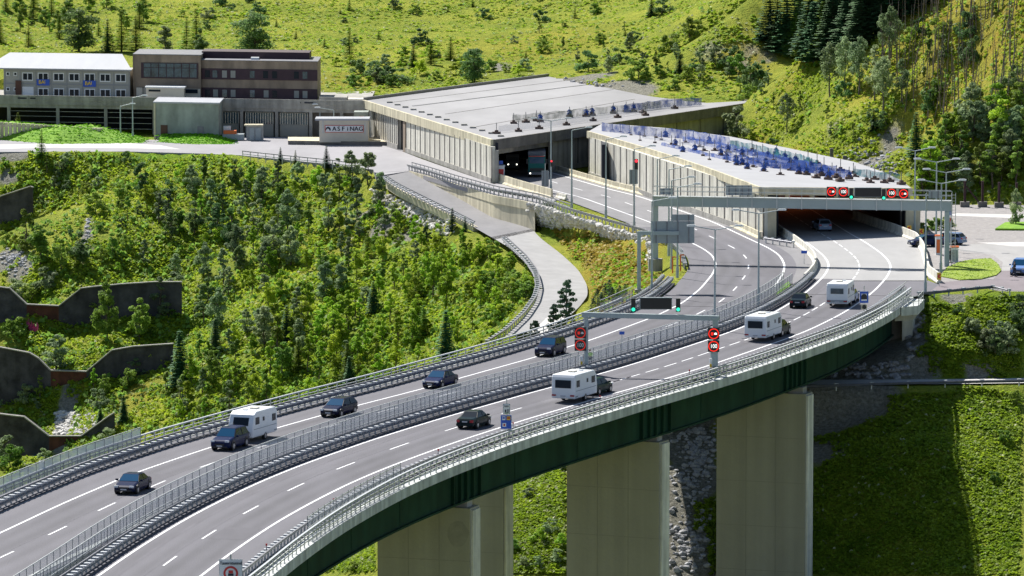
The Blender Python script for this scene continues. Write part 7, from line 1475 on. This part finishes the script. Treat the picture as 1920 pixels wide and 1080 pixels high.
for u, v in scatter([(1650,60),(1760,0),(1920,0),(1920,215),(1800,250),(1680,215),(1640,150)], 150, 6, rnd): plant('bare', G(u, v), rnd.uniform(5, 8.5), 'bare grey trunk on the steep upper right slope', 'bare trunks on the steep right slope', .8)
for u, v in scatter([(1700,40),(1920,20),(1920,200),(1740,230)], 16, 16, rnd): plant(rnd.choice(['slim_mid', 'slim_grey', 'bush_mid', 'bush_dark']), G(u, v), rnd.uniform(1.8, 4.5), 'thin green sapling among the bare trunks', 'saplings among the bare trunks')
for u, v in scatter([(1700,335),(1760,300),(1800,240),(1930,220),(1930,372),(1730,374)], 42, 15, rnd): plant(rnd.choice(['broad_mid', 'broad_grey', 'slim_mid', 'broad_bright']), G(u, v), rnd.uniform(4, 7), 'leafy tree of the dense stand behind the rockfall posts', 'trees behind the rockfall posts', 1.1)
plant('broad_grey', G(1905, 425), 5.0, 'loose grey-green tree at the right edge beside the gravel path', None, .8); 
for u, v, h in ((1748,431,1.7),(1762,430,1.9),(1780,431,1.5),(1730,434,1.3)): plant('bush_mid', P(u, v, 0), h, 'low green bush behind the parked estate car', 'bushes at the rest area', 1.4)
for u, v, h, k in ((1818,624,1.6,'bush_grey'),(1830,632,1.8,'bush_grey'),(1868,640,2.2,'bush_grey'),(1885,650,2.4,'bush_grey'),(1850,665,2.4,'bush_grey'),(1865,672,2.2,'bush_dark'),(1890,672,2.0,'bush_grey'),(1915,630,2.6,'bush_dark'),(1918,600,2.6,'bush_dark'),(1795,590,1.0,'bush_dark'),(1905,760,1.5,'bush_mid'),(1880,830,1.4,'bush_mid'),(1862,905,1.2,'bush_mid')): plant(k, G(u, v), h, 'silvery shrub on the sunny slope right of the abutment', 'shrubs right of the abutment', 1.2)
for u, v in scatter([(580,1000),(690,930),(690,1080),(580,1080)], 6, 14, rnd) + scatter([(955,880),(1055,860),(1055,1080),(955,1080)], 10, 16, rnd): plant(rnd.choice(['bush_mid', 'bush_grey', 'bush_bright']), G(u, v), rnd.uniform(.8, 1.5), 'low shrub on the slope between the piers', 'shrubs between the piers', 1.3)
for mv, nm_ in zip(MV, 'ab'):
    rs = np.random.RandomState(9); q = mv[rs.randint(0, len(mv), 2600)] + np.stack([rs.normal(size=2600) * .35, rs.normal(size=2600) * .4, np.zeros(2600)], 1); a = rs.uniform(0, 6.28, 2600); d_ = np.stack([np.cos(a), np.sin(a), 0 * a], 1) * .2; up_ = np.stack([rs.uniform(-.1, .1, 2600), rs.uniform(-.15, .1, 2600), rs.uniform(.03, .16, 2600)], 1); q[:, 2] -= .03
    q = q[mv[:, 2].max() > 0] if False else q
    ob = bpy.data.objects.new('mound_grass', quads('mound_grass', np.stack([q - d_, q + d_, q + d_ * .6 + up_, q - d_ * .6 + up_], 1).reshape(-1, 3), M['herb_lush'])); COL.objects.link(ob); tag(ob, 'lush grass tufts on the mound beside the depot', 'grass', None, 'stuff')
# ground cover: one clump mesh per kind of plant
GDu, GDv = np.arange(-4, 1930, 12), np.arange(-4, 1086, 8)
GDY = np.array([[(lambda g: g.y if g else np.nan)(G(u, v)) for u in GDu] for v in GDv])
def tufts(name, label, n, regions, h, w, m, seed, blades=4, cat='ground cover'):
    """regions: list of (polygon in picture, weight)"""
    rs = np.random.RandomState(seed); allp = []
    A = [abs(sum(p[i][0] * p[(i + 1) % len(p)][1] - p[(i + 1) % len(p)][0] * p[i][1] for i in range(len(p)))) / 2 * wt for p, wt in regions]
    for (p, wt), a in zip(regions, A):
        k = int(n * a / sum(A)); us = [q[0] for q in p]; vs = [q[1] for q in p]; box = (max(us) - min(us)) * (max(vs) - min(vs)); kk = int(k * box / (a / wt) * 1.05) + 10
        u = rs.uniform(min(us), max(us), kk); v = rs.uniform(min(vs), max(vs), kk); ok = inside(p, u, v); u, v = u[ok], v[ok]
        iu = np.clip(((u + 4) / 12).astype(int), 0, len(GDu) - 1); iv = np.clip(((v + 4) / 8).astype(int), 0, len(GDv) - 1); f = np.clip((v + 4) / 8 - iv, 0, 1); iv2 = np.clip(iv + 1, 0, len(GDv) - 1); y1, y2 = GDY[iv, iu], GDY[iv2, iu]
        y = y1 + np.where(abs(y2 - y1) < 14, y2 - y1, 0) * f; good = ~np.isnan(y); y = y[good]; x = (u[good] - 960) / FPX * y; allp.append(np.stack([x, y], 1))
    Q = np.concatenate(allp); fl = FLAT[np.clip(np.searchsorted(gy, Q[:, 1]), 0, len(gy) - 1), np.clip(np.searchsorted(gx, Q[:, 0]), 0, len(gx) - 1)] > .5; Q = Q[~fl]; gvm = gravel_m[np.clip(np.searchsorted(gy, Q[:, 1]), 0, len(gy) - 1), np.clip(np.searchsorted(gx, Q[:, 0]), 0, len(gx) - 1)]; Q = Q[gvm < .45]
    dn = fbm(Q[:, 0] + 500, Q[:, 1], 9, seed + 5, 3); Q = Q[dn > (-.28 if name != 'slope_grass' else -9)]; z = H(Q[:, 0], Q[:, 1]); N_ = len(Q)
    C = np.repeat(np.c_[Q, z], blades, 0); K = len(C); a = rs.uniform(0, 6.28, K); s = rs.uniform(.5, 1.4, K) * (1 + .5 * np.repeat(rs.rand(N_), blades)); C = C + np.stack([rs.normal(size=K) * w * .45, rs.normal(size=K) * w * .45, np.zeros(K)], 1)
    d = np.stack([np.cos(a), np.sin(a), np.zeros(K)], 1); e = np.stack([-np.sin(a), np.cos(a), np.zeros(K)], 1); up = np.array([0, 0, 1.0]) * (h * s)[:, None]; o = e * (rs.uniform(.2, 1.0, K) * w * .5)[:, None]
    C = C + up * .5; o = o * 1.6; nr = (w * .42 * s)[:, None]; V = np.stack([C - d * nr - o, C + d * nr - o, C + d * nr * .6 + up * .8 + o, C - d * nr * .6 + up * .6 + o], 1).reshape(-1, 3)
    ob = bpy.data.objects.new(name, quads(name, V, m)); COL.objects.link(ob); return tag(ob, label, cat, None, 'stuff')
SL = [(0,290),(460,292),(720,340),(980,460),(1010,560),(960,640),(560,800),(300,830),(90,900),(0,930)]
ME = [(0,0),(1420,0),(1440,200),(1240,185),(1030,142),(690,185),(600,185),(600,100),(0,100)]
RB = [(1740,560),(1920,560),(1920,1080),(1240,1080),(1240,960),(1500,900),(1520,760),(1700,735)]
RH = [(1440,190),(1500,100),(1640,0),(1920,0),(1920,380),(1720,380),(1700,330),(1560,300),(1370,260)]
VG = [(1010,418),(1100,436),(1230,480),(1260,520),(1200,560),(1130,600),(1110,560),(1105,520),(1060,465)]
UB = [(560,1080),(690,900),(700,1080)]; UB2 = [(950,870),(1060,840),(1060,1080),(950,1080)]
tufts('herb_clumps', 'knee-high green herbs covering the slopes', 36000, [(SL, 1.2), (RH, .6)], .2, .27, M['herb'], 1)
tufts('slope_grass', 'short green grass on the slopes under and beside the viaduct', 34000, [(RB, .8), (UB, 1.4), (UB2, 1.4)], .14, .22, M['herb'], 11)
tufts('herb_clumps', 'low green meadow herbs behind the buildings', 6000, [(ME, 1.0)], .15, .38, M['herb'], 2)
tufts('pale_herbs', 'pale silvery herbs and thistles scattered over meadow and slopes', 4200, [(ME, .8), (SL, .5), (RH, .4), (UB, 2), (UB2, 2), (RB, .25)], .16, .24, M['herb_pale'], 3)
tufts('dry_grass', 'orange-brown dry grass on the verge below the boulder wall', 2600, [(VG, 1.0)], .16, .3, M['herb_ochre'], 4)
tufts('verge_grass', 'green grass on the verge below the boulder wall', 900, [(VG, 1.0)], .18, .3, M['herb'], 5)
tufts('slope_bushes', 'knee-high darker leafy growth on the slopes', 3600, [(SL, 1.2), (RH, .3), (ME, .08)], .38, .38, M['leaf_mid'], 6)
tufts('willow_herb', 'pink flowering willow herb at the foot of the second check dam', 60, [([(34,608),(66,618),(64,628),(36,622)], 1)], .5, .12, mat('pink_flower', (.4, .05, .16), .7), 7, cat='flowers')
def lawn(name, label, poly, zf, n, seed):
    rs = np.random.RandomState(seed); V = []; mb = []
    xs = [p[0] for p in poly]; yy = [p[1] for p in poly]; x = rs.uniform(min(xs), max(xs), n * 3); y = rs.uniform(min(yy), max(yy), n * 3); ok = inside(poly, x, y); x, y = x[ok][:n], y[ok][:n]; z = np.array([zf(a, b) for a, b in zip(x, y)]); K = len(x); a = rs.uniform(0, 6.28, K); s = rs.uniform(.03, .12, K)
    C = np.stack([x, y, z - .05], 1); d = np.stack([np.cos(a), np.sin(a), 0 * a], 1) * .09; up = np.stack([rs.uniform(-.1, .1, K), rs.uniform(-.1, .1, K), s], 1)
    ob = bpy.data.objects.new(name, quads(name, np.stack([C - d, C + d, C + d * .6 + up, C - d * .6 + up], 1).reshape(-1, 3), M['herb'])); COL.objects.link(ob); tag(ob, label, 'grass', None, 'stuff')
lawn('lawn_grass', 'lush grass tufts on the island at the rest area', pix([(1763,519),(1775,503),(1800,492),(1830,487),(1858,486),(1872,497),(1877,509),(1868,517),(1840,524),(1800,526)]), lambda a, b: .12, 1500, 1)

# ------------------------------------------------------------------ tell look-alikes apart by their row and place
def _px(o):
    p = o.matrix_world.translation if False else Vector(o.location); d = p - Vector((0, 0, CAM_H)); k = d.y * cP - d.z * sP; return 960 + d.x / k * FPX, 540 - (d.z * cP + d.y * sP) / k * FPX
def _ord(n): return '%d%s' % (n, 'th' if 10 <= n % 100 <= 20 else {1: 'st', 2: 'nd', 3: 'rd'}.get(n % 10, 'th'))
_sets = {}
for o in COL.objects:
    if o.parent is None and o.get('category') and o.get('label') and o.get('kind') is None: _sets.setdefault(o['label'], []).append(o)
_rows = {1: [''], 2: ['upper', 'lower'], 3: ['upper', 'middle', 'lower'], 4: ['topmost', 'upper', 'lower', 'bottom'], 5: ['topmost', 'upper', 'middle', 'lower', 'bottom']}
for lab, obs in _sets.items():
    if len(obs) < 2: continue
    n = len(obs); k = 1 if n <= 9 else 2 if n <= 24 else 3 if n <= 45 else 4 if n <= 80 else 5
    obs = sorted(obs, key=lambda o: _px(o)[1]); per = math.ceil(n / k)
    for r in range(k):
        row = sorted(obs[r * per:(r + 1) * per], key=lambda o: _px(o)[0])
        for i, o in enumerate(row):
            o['label'] = lab + ', ' + ('leftmost' if i == 0 else 'rightmost' if i == len(row) - 1 else _ord(i + 1) + ' from left') + (' in %s row' % _rows[k][r] if k > 1 else '')
